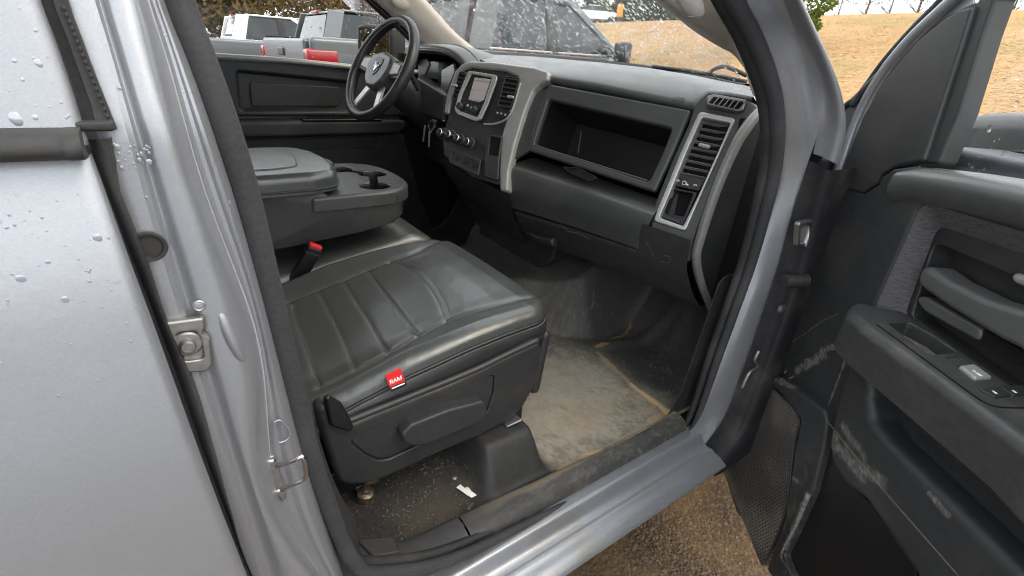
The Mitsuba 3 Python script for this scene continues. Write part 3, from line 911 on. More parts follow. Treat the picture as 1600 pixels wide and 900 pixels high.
def plate_col(p, n, uv):
    c = mi.Color3f(0.030, 0.030, 0.031) * (0.8 + 0.5 * fbm(p.x * 60, p.y * 60, p.z * 60, 3))
    d = (0.3 + 0.7 * smoothstep(0.42, 0.75, fbm(p.x * 70, p.y * 140, p.z * 20, 4))) * smoothstep(0.15, 0.6, p.x) * (0.5 + 0.8 * fbm(p.x * 7, p.y * 7, 2.0, 2))
    sc = smoothstep(0.80, 0.9, noise((p.x + p.y * 2) * 70, (p.y - p.x * 0.4) * 260, 1.0)) * smoothstep(0.25, 0.7, p.x)
    c = mix(c, (0.15, 0.135, 0.105), d * 0.45)
    e = smoothstep(-0.845, -0.832, p.y + 0.01 * fbm(p.x * 20, 0.0, 0.0, 2))
    return mix(mix(c, (0.20, 0.18, 0.15), sc * 0.3), (0.22, 0.175, 0.12), e * smoothstep(0.2, 0.4, p.x) * 0.5)


mat('sill_plastic', pr(plate_col, lambda p, n, uv: 0.5 + 0.2 * fbm(p.x * 30, p.y * 30, p.z * 30, 2), 0.45), lambda p, n, uv: fbm(p.x * 260, p.y * 260, p.z * 260, 2), 0.0004)
part(TRUCK, 'sill_plate', loft([spline(r, 24) for r in np.vstack([prof[:split:3], prof[split - 1:split]])]), 'sill_plastic', 60, label='black plastic sill trim piece by the door pillar')
part(TRUCK, 'sill_plate', loft([spline(r, 24) for r in prof[split + 1::3]]), 'sill_plastic', 60, label='scuffed muddy black sill trim along the foot well')
part(TRUCK, 'sill_channel', loft([[(x, -0.842, 0.585), (x, -0.884, 0.606), (x, -0.893, 0.606)] for x in (-0.1, 0.9)], flip=True), 'felt_black', False)
# lower pillar trim and the small cover at its foot
pt = side(-0.858, (430, 480), (470, 620), (512, 760), (534, 812), (548, 836), (560, 850))
pt2 = pt + np.array([-0.10, 0.0, 0])
pt3 = pt + np.array([0.012, 0.05, 0])
part(TRUCK, 'pillar_trim', loft([spline(np.vstack([up(c, 1.8), c[-1] + (0, 0, -0.1)]), 40) for c in (pt2, pt, pt3)], flip=True), 'plastic_dark', True)
cv = onz(0.640, (563, 846), (612, 843), (622, 862), (585, 868))
part(TRUCK, 'trim_cover', prism(list(cv), 0.004), 'sill_plastic', 40)
# kick panel ahead of the sill plate, under the dash end
kp = Plane((0, -0.845, 0), (1, 0, 0), (0, 0, 1))
kp = Plane((0, -0.838, 0), (-1, 0, 0), (0, 0, 1))
part(TRUCK, 'kick_panel', panel(kp, [(-1.45, 0.58), (-0.80, 0.58), (-0.86, 0.70), (-0.885, 0.88), (-0.90, 1.0), (-1.45, 1.0)], 0.004, 0.002, 0.03), 'plastic_dark', 40)

# ------------------------------------------------------------------ front passenger seat
SEAT = f'{TRUCK}__passenger_seat'
XF, XR, YO, YI, RC = 0.545, -0.02, -0.688, -0.150, 0.055


def seat_top(x, y):
    """height of the cushion's leather"""
    base = np.interp(x, [-0.1, 0.09, 0.20, 0.30, 0.40, 0.50, 0.56], [0.815, 0.858, 0.893, 0.913, 0.927, 0.936, 0.930])
    c = (YO + YI) / 2
    u = (y - c) / 0.265
    bol = 0.026 * np.clip((np.abs(u) - 0.52) / 0.36, 0, 1) ** 1.5 * np.interp(x, [0.1, 0.35, 0.5], [1.0, 0.6, 0.1])
    dome = 0.010 * np.cos(np.clip(u, -1, 1) * 1.3) * np.interp(x, [0.3, 0.45], [0, 1])
    return base + bol + dome


def seam_d(x, y, P, n=90):
    P = spline(np.asarray(P, float), n)
    d = np.full(x.shape, 9.0)
    for a, b in zip(P[:-1], P[1:]):
        e = b - a
        t = np.clip(((x - a[0]) * e[0] + (y - a[1]) * e[1]) / (e @ e + 1e-12), 0, 1)
        d = np.minimum(d, np.hypot(x - a[0] - t * e[0], y - a[1] - t * e[1]))
    return d


def on_seat(p):
    z = 0.92
    for _ in range(25):
        q = onz(z, p)[0]
        z = 0.5 * z + 0.5 * float(seat_top(q[:1], q[1:2])[0])
    return q[:2]


seams = {
    'inner': [(440, 476), (453, 470), (498, 452), (537, 437), (575, 421), (612, 407), (655, 391), (700, 371), (718, 362)],
    'outer': [(497, 606), (556, 578), (607, 551), (655, 524), (699, 501), (740, 486), (790, 472), (832, 463), (846, 462)],
    'q1': [(498, 454), (516, 490), (538, 535), (556, 577)],
    'q2': [(537, 439), (558, 473), (583, 512), (607, 550)],
    'q3': [(575, 423), (601, 457), (630, 493), (655, 523)],
    'arc': [(610, 408), (640, 418), (668, 440), (686, 467), (695, 488), (699, 501)],
    'q0': [(452, 472), (462, 508), (478, 545), (500, 602)],
}
seams = {k: np.array([on_seat(p) for p in v]) for k, v in seams.items()}
nx, ny = 230, 230
U, V = np.meshgrid(np.linspace(0, 1, nx), np.linspace(0, 1, ny), indexing='ij')
X = XR + (XF - XR) * U
ins = np.where(X > XF - RC, RC - np.sqrt(np.maximum(RC ** 2 - (X - (XF - RC)) ** 2, 0)), 0)
bow = 0.012 * np.sin(np.clip(U, 0, 1) * math.pi)
y0, y1 = YO + ins * 0.9 + 0.012 - bow, YI - ins * 0.9 - 0.012 + bow * 0.3
Y = y0 + (y1 - y0) * V
Xb = X + 0.020 * (1 - ((V - 0.5) * 2) ** 2) * np.clip((U - 0.8) / 0.2, 0, 1)
Z = seat_top(Xb, Y)
for k, P in seams.items():
    d = seam_d(Xb, Y, P)
    wd, dp = (0.0075, 0.0052) if k in ('inner', 'outer') else (0.0050, 0.0034)
    Z = Z - dp * np.exp(-(d / wd) ** 1.3)
# soft wrinkles and sag
W = np.stack([Xb * 9, Y * 16, 0 * Xb], -1)
Z = Z + 0.0018 * (meshkit.fbm(W, 3, 2) - 0.5)
W = np.stack([Xb * 70 - Y * 30, Y * 25, 0 * Xb], -1)
Z = Z + 0.0005 * (meshkit.fbm(W, 2, 8) - 0.5)
d = np.minimum(np.minimum((Y - y0), (y1 - Y)), (XF + 0.02 - Xb) * 0.9)
rr = 0.032
Z = Z - (rr - np.sqrt(np.maximum(rr ** 2 - (rr - np.clip(d, 0, rr)) ** 2, 0))) * 0.85
top = np.stack([Xb, Y, Z], -1)
CU = part(SEAT, 'cushion', loft(top, flip=True), 'leather', True, label='black leather seat cushion with cross stitched panels')
for k, P in seams.items():
    P = spline(np.asarray(P), 60)
    q = np.column_stack([P, seat_top(P[:, 0], P[:, 1]) - 0.0032])[(P[:, 0] < XF - 0.045) & (P[:, 0] > 0.02)]
    part(CU, 'seam_thread', tube(q, 0.0008, 5), 'stitch', True)
# side of the cushion: welt, then a darker panel down to the plastic shield
bd = np.vstack([top[:, 0], top[-1, 1:], top[::-1, -1][1:]])
cen = np.array([0.25, (YO + YI) / 2, 0])
bd = resample(bd, 300)
t_ = np.gradient(bd, axis=0)
t_ /= np.linalg.norm(t_, axis=1, keepdims=True)
nout = np.stack([t_[:, 1], -t_[:, 0], 0 * t_[:, 0]], 1)
nout /= np.linalg.norm(nout, axis=1, keepdims=True)
if ((bd - cen) * nout).sum(1).mean() < 0: nout = -nout
low = np.interp(bd[:, 0], [-0.02, 0.09, 0.28, 0.50, 0.60], [0.800, 0.815, 0.832, 0.858, 0.862])
rows = []
for s, o in ((0, 0), (0.04, 0.002), (0.10, 0.0), (0.16, 0.0035), (0.35, 0.009), (0.6, 0.010), (0.85, 0.006), (1.0, 0.0), (1.1, -0.02)):
    q = bd + nout * o
    q[:, 2] = bd[:, 2] + (low - bd[:, 2]) * s
    rows.append(q)
part(CU, 'side_panel', loft([spline(r, 14) for r in np.swapaxes(np.array(rows), 0, 1)]), 'leather_side', True, label='plain leather side of the cushion')
wl = bd + nout * 0.0015 + (0, 0, -0.0035)
part(CU, 'piping', tube(wl, 0.0032, 8), 'leather_side', True)
st = []
k0 = [i for i in range(len(bd)) if bd[i, 1] < -0.64]
P = resample(bd[k0[0]:k0[-1]] + nout[k0[0]:k0[-1]] * 0.002 + (0, 0.0, 0.004), 110)
for a, b in zip(P[:-1:1], P[1::1]):
    e = b - a
    st.append(box((a + b) / 2 + (0, 0.006, 0.0055), (np.linalg.norm(e) * 0.6, 0.0012, 0.0012), rot=np.stack([e / np.linalg.norm(e), np.cross((0, 0, 1.0), e / np.linalg.norm(e)), (0, 0, 1.0)], 1)))
    st.append(box((a + b) / 2 + (0, -0.0035, -0.012), (np.linalg.norm(e) * 0.6, 0.0012, 0.0012), rot=np.stack([e / np.linalg.norm(e), np.cross((0, 0, 1.0), e / np.linalg.norm(e)), (0, 0, 1.0)], 1)))
part(CU, 'stitching', st, 'stitch_light', False, kind='stuff')
# red tag sewn into the side seam
TP = Plane(ony(-0.703, (604, 588))[0], (1, 0.02, 0.09), (-0.12, 0.18, 1))
tag = TP.m([(601, 586), (625, 574), (635, 601), (611, 611)])
TG = part(SEAT, 'tag', panel(TP, tag, 0.0016, 0.0005, 0.001), 'red_plastic', 40, label='small red fabric tag with white lettering on the seat side')
bl = TP.m([(609, 604.5), (633, 594.5), (635.5, 601.5), (611.5, 611.5)])
part(SEAT, 'tag_base', panel(TP, bl, 0.0022, 0.0004, 0.0006), 'plastic_black', 40)
e = TP.m([(607, 601), (629, 591)])
d2 = (e[1] - e[0]) / np.linalg.norm(e[1] - e[0])
tx = meshkit.text_mesh('RAM', 0.0042, 0.0003, bold=True)


def place_text(m, fr, p0, dirv, h, width=None):
    v = np.array(m.vertices)
    if width: v[:, :2] *= width / (v[:, 0].max() - v[:, 0].min())
    n2 = np.array([-dirv[1], dirv[0]])
    P2 = np.asarray(p0) + v[:, :1] * dirv + v[:, 1:2] * n2
    return trimesh.Trimesh(fr.to(P2, h + v[:, 2]), m.faces, process=False)


part(SEAT, 'tag_lettering', [place_text(tx, TP, e[0] + d2 * 0.002, d2, 0.0017, np.linalg.norm(e[1] - e[0]) * 0.82)], 'white_print', False)
w2 = TP.m([(611, 605.5), (631.5, 597), (632, 599), (611.7, 607.6)])
part(SEAT, 'tag_stripe', panel(TP, w2, 0.0026, 0.0002, 0.0002), 'white_print', 40)

# plastic shield on the outboard side
SPL = Plane((0, -0.705, 0), (1, 0, 0), (0, 0, 1))
so = [(486, 618), (500, 612), (530, 648), (548, 658), (600, 636), (700, 598), (800, 551), (842, 531), (845, 545), (842, 575), (832, 606), (818, 632), (800, 653), (745, 682), (690, 704), (640, 728), (600, 746), (574, 755), (545, 757), (528, 752), (519, 730), (503, 680)]
sh = SPL.m(so)
plate_edge = SPL.m([(543, 684), (770, 583), (767, 612), (758, 640), (735, 655), (660, 686), (606, 712), (590, 714), (572, 706)])
inl = SPL.m([(541, 685), (771, 582), (769, 613), (759, 642), (735, 658), (660, 689), (606, 715), (589, 717), (570, 708)])
SH = part(SEAT, 'side_shield', panel(SPL, sh, 0.026, 0.011, 0.010, holes=[dict(p=inl, d=0.0075, b=0.0035, r=0.012)], base=-0.020, bottom=True), 'plastic_dark', 40, label='black plastic side shield under the seat cushion')
part(SH, 'inset_panel', panel(SPL, plate_edge, 0.0022, 0.0009, 0.010, base=0.0015), 'plastic_door', 40)
# the recline lever
la = SPL.m([(617, 665), (632, 650), (690, 628), (745, 615), (750, 628), (748, 643), (720, 656), (660, 680), (636, 684), (622, 678)])
LV = part(SH, 'lever', panel(SPL, la, 0.026, 0.0055, 0.010, base=0.003), 'plastic_door', 50, label='black recline lever on the seat side')
# upper ridge of the shield
rg = SPL.m([(530, 668), (560, 655), (640, 623), (740, 582), (790, 558), (843, 533)], 0.006)
part(SH, 'ridge', tube(spline(SPL.to(rg, 0.000), 50), 0.0065, 10), 'plastic_dark', True)
# recliner cover at the rear of the shield
part(SH, 'hinge_cover', prism(list(side(-0.715, (512, 622), (528, 632), (540, 652), (546, 668), (520, 660))) + list(side(-0.69, (512, 622), (540, 652))), 0.006), 'plastic_black', 40)
# inboard shield, seat back (behind the pillar), frame, rails and bolt
part(SEAT, 'inner_shield', box((0.20, -0.135, 0.80), (0.60, 0.03, 0.12), b=0.012), 'plastic_dark', 40)
part(SEAT, 'front_skirt', prism([(0.545, -0.655, 0.855), (0.55, -0.20, 0.855), (0.525, -0.66, 0.72), (0.53, -0.19, 0.72)], 0.014), 'plastic_dark', 40)
bk = []
for t in np.linspace(0, 1, 14):
    z = 0.86 + 0.62 * t
    x = -0.07 - 0.24 * t
    w = 0.262 - 0.05 * t ** 3
    th = 0.065 - 0.02 * t
    a = np.linspace(0, 2 * math.pi, 40, endpoint=False)
    ca, sa = np.cos(a), np.sin(a)
    bk.append(np.stack([x + th * np.sign(ca) * np.abs(ca) ** 0.6 + 0.02 * (np.abs(sa) ** 4) * (ca > 0), -0.42 + w * np.sign(sa) * np.abs(sa) ** 0.6, np.full(40, z)], 1))
part(SEAT, 'backrest', loft(bk, True, True, True), 'leather', True)
part(SEAT, 'headrest', box((-0.34, -0.42, 1.58), (0.10, 0.26, 0.18), b=0.045), 'leather', 40)
part(SEAT, 'seat_frame', box((0.22, -0.42, 0.74), (0.52, 0.44, 0.10), b=0.01), 'plastic_black', 30)
for y in (-0.64, -0.22):
    part(SEAT, 'rail', box((0.20, y, 0.665), (0.60, 0.035, 0.06), b=0.004), 'plastic_black', 30)
b0 = on_floor((571, 772), 0.012)
RB = part(SEAT, 'rail_foot', [lathe([(0, 0.024), (0.006, 0.024), (0.0075, 0.018), (0.0095, 0.016), (0.0105, 0.010), (0.013, 0.008), (0.0135, -0.004)], b0, (0.1, -0.15, 1), 6), lathe([(0.009, 0.010), (0.0165, 0.006), (0.018, -0.008), (0.016, -0.014)], b0, (0.1, -0.15, 1), 20),
                              box(b0 + (0.01, 0.05, 0.01), (0.05, 0.08, 0.012), b=0.003)], 'rust_steel', 30, label='rusty bolt of the seat rail on the floor')
f1 = np.array([(0.465, -0.70, 0.70)])
sp_ = ony(-0.715, (802, 661))[0]
part(SEAT, 'rail_end', prism([sp_ + (-0.016, 0, -0.002), sp_ + (0.012, -0.01, 0.010), sp_ + (0.014, 0.03, 0.006), sp_ + (-0.014, 0.04, -0.004)], 0.003), 'zinc', 40, label='bright metal end of the seat rail')

# seat belt buckle between seat and console
bq = ony(-0.118, (432, 405), (480, 380))
b_lo, b_hi = ony(-0.13, (462, 440))[0], ony(-0.15, (492, 386))[0]
axd = (b_hi - b_lo) / np.linalg.norm(b_hi - b_lo)
side_ = np.cross(axd, (0, 1.0, 0))
side_ /= np.linalg.norm(side_)
rot = np.stack([side_, np.cross(axd, side_), axd], 1)
L_ = np.linalg.norm(b_hi - b_lo)
BK = part(TRUCK, 'belt_buckle', box((b_lo + b_hi) / 2, (0.036, 0.024, L_), rot, b=0.004), 'plastic_black', 40, label='seat belt buckle with red button')
part(BK, 'button', box(b_hi + axd * 0.003, (0.032, 0.017, 0.010), rot, b=0.003), 'red_plastic', 40, label='red release button')
part(BK, 'collar', box(b_hi - axd * 0.016, (0.038, 0.026, 0.003), rot, b=0.001), 'plastic_dark', 40)
part(BK, 'strap', [box(b_lo - axd * 0.03, (0.026, 0.008, 0.08), rot, b=0.003), box(b_lo + (-0.05, 0.02, -0.01), (0.06, 0.03, 0.04), b=0.006)], 'rubber', 40)
# ------------------------------------------------------------------ fold-down console: cushion, body, lid, cup holders
CON = f'{TRUCK}__centre_console'
# lower jump seat cushion
jc = []
for x in np.linspace(-0.02, 0.53, 40):
    t = (x + 0.02) / 0.55
    z = 0.865 + 0.085 * t - 0.03 * max(0, (t - 0.85) / 0.15) ** 2
    jc.append([(x, -0.135, z - 0.12), (x, -0.132, z - 0.03), (x, -0.12, z - 0.006), (x, -0.09, z), (x, 0.18, z), (x, 0.21, z - 0.006), (x, 0.222, z - 0.03), (x, 0.225, z - 0.12)])
jc.append([(0.535, p[1], min(p[2], 0.88)) for p in jc[-1]])
part(CON, 'jump_seat', loft([spline(np.array(r), 40) for r in jc], flip=True), 'leather', True, label='black leather centre seat base under the console')
# body: side wall at y = -0.135, from measured outline
CP_ = Plane((0, -0.135, 0), (1, 0, 0), (0, 0, 1))
yl, yr = 0.25, -0.135
bo = CP_.m([(380, 402), (455, 388), (560, 366), (622, 350), (636, 338), (639, 310), (637, 296), (600, 303), (545, 312), (520, 310), (505, 298), (380, 300)])
w = (yl - yr)
BO = []
# section is swept across the console with rounded shoulders and a rounded nose
fillb = fillet(bo, 0.012, 4)
rows = []
for s, shr, nose in ((0, 0.016, 0.03), (0.012, 0.005, 0.012), (0.03, 0.0, 0.0), (w * 0.5, 0.0, -0.035), (w - 0.03, 0.0, 0.0), (w - 0.012, 0.005, 0.012), (w, 0.016, 0.03)):
    P2 = inset(fillb, shr * 0.3)
    k = np.clip((P2[:, 0] - 0.30) / 0.15, 0, 1)
    P3 = np.stack([P2[:, 0] - nose * k, np.full(len(P2), yr + s), P2[:, 1]], 1)
    rows.append(P3)
body_ = loft(rows, True, False, True)
_c = body_.triangles_center
keep_ = ~((_c[:, 0] > 0.27) & (_c[:, 1] > -0.118) & (_c[:, 1] < 0.235) & (_c[:, 2] > 1.035))
body_ = trimesh.Trimesh(body_.vertices, body_.faces[keep_], process=False)
part(CON, 'body', body_, 'plastic_dark', 40, label='black plastic console body')


def con(p, z): return onz(z, p)[0]


# cup holder deck
ZD = float(np.mean(ony(-0.135, (637, 292), (560, 310))[:, 2])) + 0.002
DK = Plane((0, 0, ZD), (1, 0, 0), (0, 1, 0))
dk = DK.m([(500, 300), (545, 306), (600, 300), (632, 291), (639, 283), (632, 272), (612, 260), (588, 252), (560, 249), (520, 250), (505, 252)])
_a = np.linspace(-math.pi / 2, math.pi / 2, 40)
dk = np.vstack([[(0.19, -0.141)], np.stack([0.36 + 0.136 * np.abs(np.cos(_a)) ** 0.75, 0.058 + 0.20 * np.sign(np.sin(_a)) * np.abs(np.sin(_a)) ** 0.75], 1), [(0.19, 0.258)]])


def circ(c, r, n=28, sx=1.0): return np.stack([c[0] + sx * r * np.cos(np.arange(n) * 2 * math.pi / n), c[1] + r * np.sin(np.arange(n) * 2 * math.pi / n)], 1)


pc = np.array([(0.380, -0.070), (0.428, 0.075), (0.352, 0.165)])
def poly(geom): return np.array(geom.exterior.coords)[:-1]


a_, b_, c_ = (shapely.Polygon(circ(q, 0.041)) for q in pc)
neck = lambda p, q, h: shapely.LineString([p, q]).buffer(h)
shape = a_.union(b_).union(c_).union(neck(pc[0], pc[1], 0.011)).union(neck(pc[1], pc[2], 0.013))
CUPH = part(CON, 'cup_tray', panel(DK, dk, 0.036, 0.010, 0.012, holes=[dict(p=poly(shape.simplify(0.0006)), d=0.010, b=0.004, r=0.0, floor=False)], base=-0.034), 'plastic_mid', 40, label='grey cup holder tray at the console front')
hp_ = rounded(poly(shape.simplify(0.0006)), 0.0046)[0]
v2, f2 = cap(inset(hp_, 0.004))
part(CUPH, 'shaded_well', [loft([DK.to(hp_, -0.007), DK.to(inset(hp_, 0.002), -0.03), DK.to(inset(hp_, 0.004), -0.078)], True), trimesh.Trimesh(DK.to(v2, -0.078), f2, process=False)], 'plastic_black', 30, label='deep cup holder wells, black for the shade inside')  # well walls coloured black to stand for the shade inside
part(CUPH, 'coin_slot', panel(DK, circ((0.325, 0.09), 0.020, 20), 0.004, 0.001, 0, base=-0.004, holes=[dict(p=circ((0.325, 0.09), 0.017, 20), d=0.003, b=0.001)]), 'plastic_black', 40)
# padded lid
LP = Plane((0, 0, 1.092), (1, 0, 0), (0, 1, 0))
lid = np.array([(-0.12, -0.150), (0.20, -0.150), (0.262, -0.125), (0.285, -0.05), (0.292, 0.05), (0.284, 0.15), (0.255, 0.225), (0.20, 0.25), (-0.12, 0.25)])
LD = part(CON, 'lid', panel(LP, lid, 0.050, 0.022, 0.03), 'leather', 50, label='padded black armrest lid')
part(LD, 'seam', tube(np.array([(x, y, 1.102) for x, y in inset(fillet(lid, 0.03, 6), -0.0005)]), 0.0028, 8, caps=False), 'leather_side', True)
pad = np.array([(-0.12, -0.085), (0.13, -0.085), (0.185, -0.06), (0.205, 0.05), (0.185, 0.16), (0.13, 0.19), (-0.12, 0.19)])
part(LD, 'top_pad', panel(LP, pad, 0.053, 0.0035, 0.03), 'leather', 50)
part(LD, 'pad_stitch', tube(np.array([(x, y, 1.1428) for x, y in fillet(pad, 0.03, 6)]), 0.0016, 6, caps=False), 'stitch', True)
part(LD, 'latch', box((0.285, 0.03, 1.128), (0.02, 0.06, 0.014), b=0.004), 'plastic_dark', 40)
# driver's seat beyond the console
DS = f'{TRUCK}__driver_seat'
part(DS, 'cushion', box((0.20, 0.51, 0.86), (0.62, 0.50, 0.14), b=0.05), 'leather', 40)
part(DS, 'backrest', [m for m in [trimesh.Trimesh(np.array(loft(bk, True, True, True).vertices) * (1, 1, 1) + (0, 0.93, 0), loft(bk, True, True, True).faces, process=False)]], 'leather', True)
part(DS, 'headrest', box((-0.34, 0.51, 1.58), (0.10, 0.26, 0.18), b=0.045), 'leather', 40)
part(DS, 'base', box((0.20, 0.51, 0.72), (0.54, 0.44, 0.16), b=0.01), 'plastic_black', 30)
# ------------------------------------------------------------------ dashboard
DA = f'{TRUCK}__dashboard'
# upper face: leans forward towards the top; u runs to the passenger's end, n faces the seats
DU = Plane((0.995, -0.60, 1.341), (0.131, -0.40, -0.027), (0.34, 0.11, 0.94))


def dash(h, *p): return DU.m(p, h)


def on_dash(p, h=0.0): return at(p, DU.o + DU.n * h, DU.n)


def bar(fr, a, b, h, w, t, bb=0.001):
    """a small rounded bar from a to b (metres on the frame), height h, width w, thickness t"""
    A, B = fr.to(np.array([a]), h)[0], fr.to(np.array([b]), h)[0]
    e = B - A
    L = np.linalg.norm(e)
    e /= L
    s = np.cross(fr.n, e)
    return box((A + B) / 2, (L, w, t), rot=np.stack([e, s, fr.n], 1), b=bb)


# top pad: seam -> rolled shoulder -> crest -> falls away to the windscreen
seam_l = [(770, 112), (820, 118), (880, 131), (940, 141), (1010, 156), (1084, 171), (1106, 150), (1140, 152), (1176, 158)]
crest_l = [(700, 80), (760, 85), (830, 88), (930, 97), (1000, 105), (1060, 115), (1108, 125), (1140, 131), (1172, 139)]
S3 = np.array([on_dash(p) for p in seam_l])
Cx = [1.06, 1.07, 1.085, 1.10, 1.11, 1.12, 1.13, 1.13, 1.13]
C3 = np.array([onx(x, p)[0] for x, p in zip(Cx, crest_l)])
tk_ = np.r_[0, 1, 2, 3, 4, 5, 5.35, 6, 7, 8]
ti_ = np.linspace(0, 8, 97)
S3 = np.stack([np.interp(ti_, np.arange(9), S3[:, k]) for k in range(3)], 1)
C3 = np.stack([np.interp(ti_, np.arange(9), C3[:, k]) for k in range(3)], 1)
rows = []
for s, c in zip(S3, C3):
    d = c - s
    h = np.array([d[0], d[1], 0])
    r = [s + (0.02, 0, -0.012), s + (0.004, 0, -0.004), s + (-0.003, 0, 0.001), s + (-0.006, 0, 0.008), s + 0.10 * h + (0, 0, 0.42 * d[2]), s + 0.42 * h + (0, 0, 0.76 * d[2]), s + 0.75 * h + (0, 0, 0.94 * d[2]), c, c + (0.10, 0, -0.004), c + (0.35, 0.02, -0.03)]
    rows.append(spline(np.array(r), 40))
pad_mesh = loft(rows, flip=True)
part(DA, 'top_pad', pad_mesh, 'plastic_pad', True, label='grey green soft top of the dashboard')
far = []
for y in np.linspace(0.02, 0.86, 30):
    z = 1.432
    far.append(spline(np.array([(0.93, y, 1.33), (0.925, y, 1.38), (0.95, y, 1.415), (1.02, y, 1.428), (1.10, y, z), (1.2, y, z - 0.006), (1.45, y, 1.39)]), 24))
part(DA, 'top_pad', loft(far, flip=True), 'plastic_pad', True)
# airbag lettering, pressed and small
h0, h1, h2 = (hit(pad_mesh, p) for p in ((1050, 158), (1068, 160), (1054, 149)))
PADF = Plane(h0, h1 - h0, h2 - h0)
q0, q1 = np.array([0.0, 0.0]), np.array([np.linalg.norm(h1 - h0), 0.0])
dd = (q1 - q0) / np.linalg.norm(q1 - q0)
mat('pressed_print', pr((0.012, 0.012, 0.012), 0.6))
part(DA, 'pad_lettering', place_text(meshkit.text_mesh('SRS', 0.011, 0.0004, bold=True), PADF, q0, dd, 0.0008, np.linalg.norm(q1 - q0)), 'pressed_print', False)

# bezel of the open bin
bz = dash(0, (859, 132), (1081, 173), (1053, 240), (1024, 301), (905, 262), (827, 236), (834, 200), (846, 160))
hole = dash(0.006, (857, 155), (1050, 201), (1034, 242), (1014, 284), (920, 253), (834, 226), (845, 190))
BZ = part(DA, 'bin_bezel', panel(DU, bz, 0.016, 0.006, 0.008, holes=[dict(p=hole, d=0.018, b=0.007, r=0.008, floor=False)], base=-0.010), 'plastic_mid', 40, label='bezel of the open storage bin')
inner_ = DU.m([(857, 155), (1050, 201), (1034, 242), (1014, 284), (920, 253), (834, 226), (845, 190)], 0.0)
hb = fillet(inner_, 0.008, 4)
deep = hb.copy()
cxy = hb.mean(0)
rows = [DU.to(hb, -0.010), DU.to(inset(hb, 0.004), -0.03), DU.to(inset(hb, 0.012) + (0.01, 0.0), -0.17)]
v2, f2 = cap(inset(hb, 0.012) + (0.01, 0.0))
part(DA, 'storage_bin', [loft(rows, True), trimesh.Trimesh(DU.to(v2, -0.17), f2, process=False)], 'plastic_black', 30, label='deep open storage bin in the dashboard')
dv = DU.m([(908, 205), (903, 240)], -0.10)
part(DA, 'bin_rib', bar(DU, dv[0], dv[1], -0.10, 0.004, 0.003), 'plastic_pad', 30)
bright = DU.m([(855, 154), (835, 224), (836, 226), (1013, 283)], 0.005)
part(DA, 'bin_trim', tube(spline(DU.to(DU.m([(855, 158), (845, 192), (835, 222), (840, 228), (925, 255), (1011, 282)], 0.005), 0.004), 60), 0.0018, 8), 'plastic_pad', True)

# shelf and glove box: loft between measured profiles at the two ends
e_r = [(1019, 306), (1017, 316), (1013, 326), (1008, 340), (1009, 376)]
prof_l = np.array([(0.862, -0.17, 1.150), (0.835, -0.17, 1.146), (0.790, -0.18, 1.140), (0.762, -0.185, 1.128), (0.752, -0.19, 1.095), (0.752, -0.19, 1.060), (0.775, -0.19, 1.005), (0.790, -0.19, 0.985), (0.830, -0.19, 0.930), (0.869, -0.19, 0.896), (0.905, -0.19, 0.868), (0.955, -0.19, 0.852), (1.02, -0.19, 0.852)])
prof_r = np.array([(0.955, -0.60, 1.115), (0.930, -0.60, 1.112), (0.895, -0.605, 1.106), (0.872, -0.61, 1.095), (0.864, -0.61, 1.070), (0.866, -0.61, 1.045), (0.876, -0.61, 0.998), (0.882, -0.61, 0.985), (0.915, -0.61, 0.935), (0.945, -0.61, 0.900), (0.972, -0.61, 0.873), (1.01, -0.61, 0.852), (1.08, -0.61, 0.85)])
ta = np.linspace(-0.02, 1.06, 52)
rows = []
for t in ta:
    q = prof_l * (1 - t) + prof_r * t
    q[:, 0] += 0.006 * math.sin(math.pi * np.clip(t, 0, 1))
    rows.append(q)
rows = np.array(rows)
top_ = [spline(r[:7], 30) for r in rows]
low_ = [spline(np.vstack([r[7] + (0.008, 0, 0.008), r[7:]]), 26) for r in rows]
GB = part(DA, 'shelf', loft(top_, flip=True), 'plastic_mid', True, label='rounded ledge above the glove box')
part(DA, 'glove_box_door', loft(low_, flip=True), 'plastic_dark', True, label='scuffed black glove box door')
part(DA, 'door_gap', loft([[r[6] + (0.012, 0, 0.004), r[7] + (0.016, 0, 0.004)] for r in rows], flip=True), 'felt_black', False)
# finger recess in the ledge
FR = Plane(rows[20][3] + (-0.004, 0, 0.012), (rows[30][3] - rows[10][3]), (0.3, 0.1, 0.8))
nt = FR.m([(876, 260), (903, 262), (935, 278), (921, 284), (905, 277), (890, 270)])
part(DA, 'finger_recess', panel(FR, nt, 0.004, 0.0015, 0.003, holes=[dict(p=inset(ccw(nt), 0.003), d=0.003, b=0.001, r=0.002)], base=-0.002), 'plastic_black', 40)
# scuffs on the glove box: pale scratched plastic, thin raised burrs
mat('scuff', pr((0.10, 0.098, 0.095), 0.7))
sc = []
for pts in ([(874, 338), (880, 352), (888, 358)], [(886, 361), (905, 364), (926, 374)], [(1013, 378), (1022, 396), (1026, 402)], [(1040, 398), (1050, 402), (1047, 410), (1036, 408)], [(1056, 440), (1068, 447), (1064, 452)]):
    q = []
    for p in pts:
        best = None
        o_, n_ = (prof_l[8] + prof_r[8]) / 2, np.cross(prof_r[8] - prof_l[8], prof_l[11] - prof_l[7])
        q.append(at(p, o_, n_ / np.linalg.norm(n_)))
    sc.append(tube(spline(np.array(q) + (-0.006, 0, 0), 14), 0.0004, 5))
part(DA, 'scratch', sc, 'scuff', True, kind='stuff', label='pale scratches on the glove box')

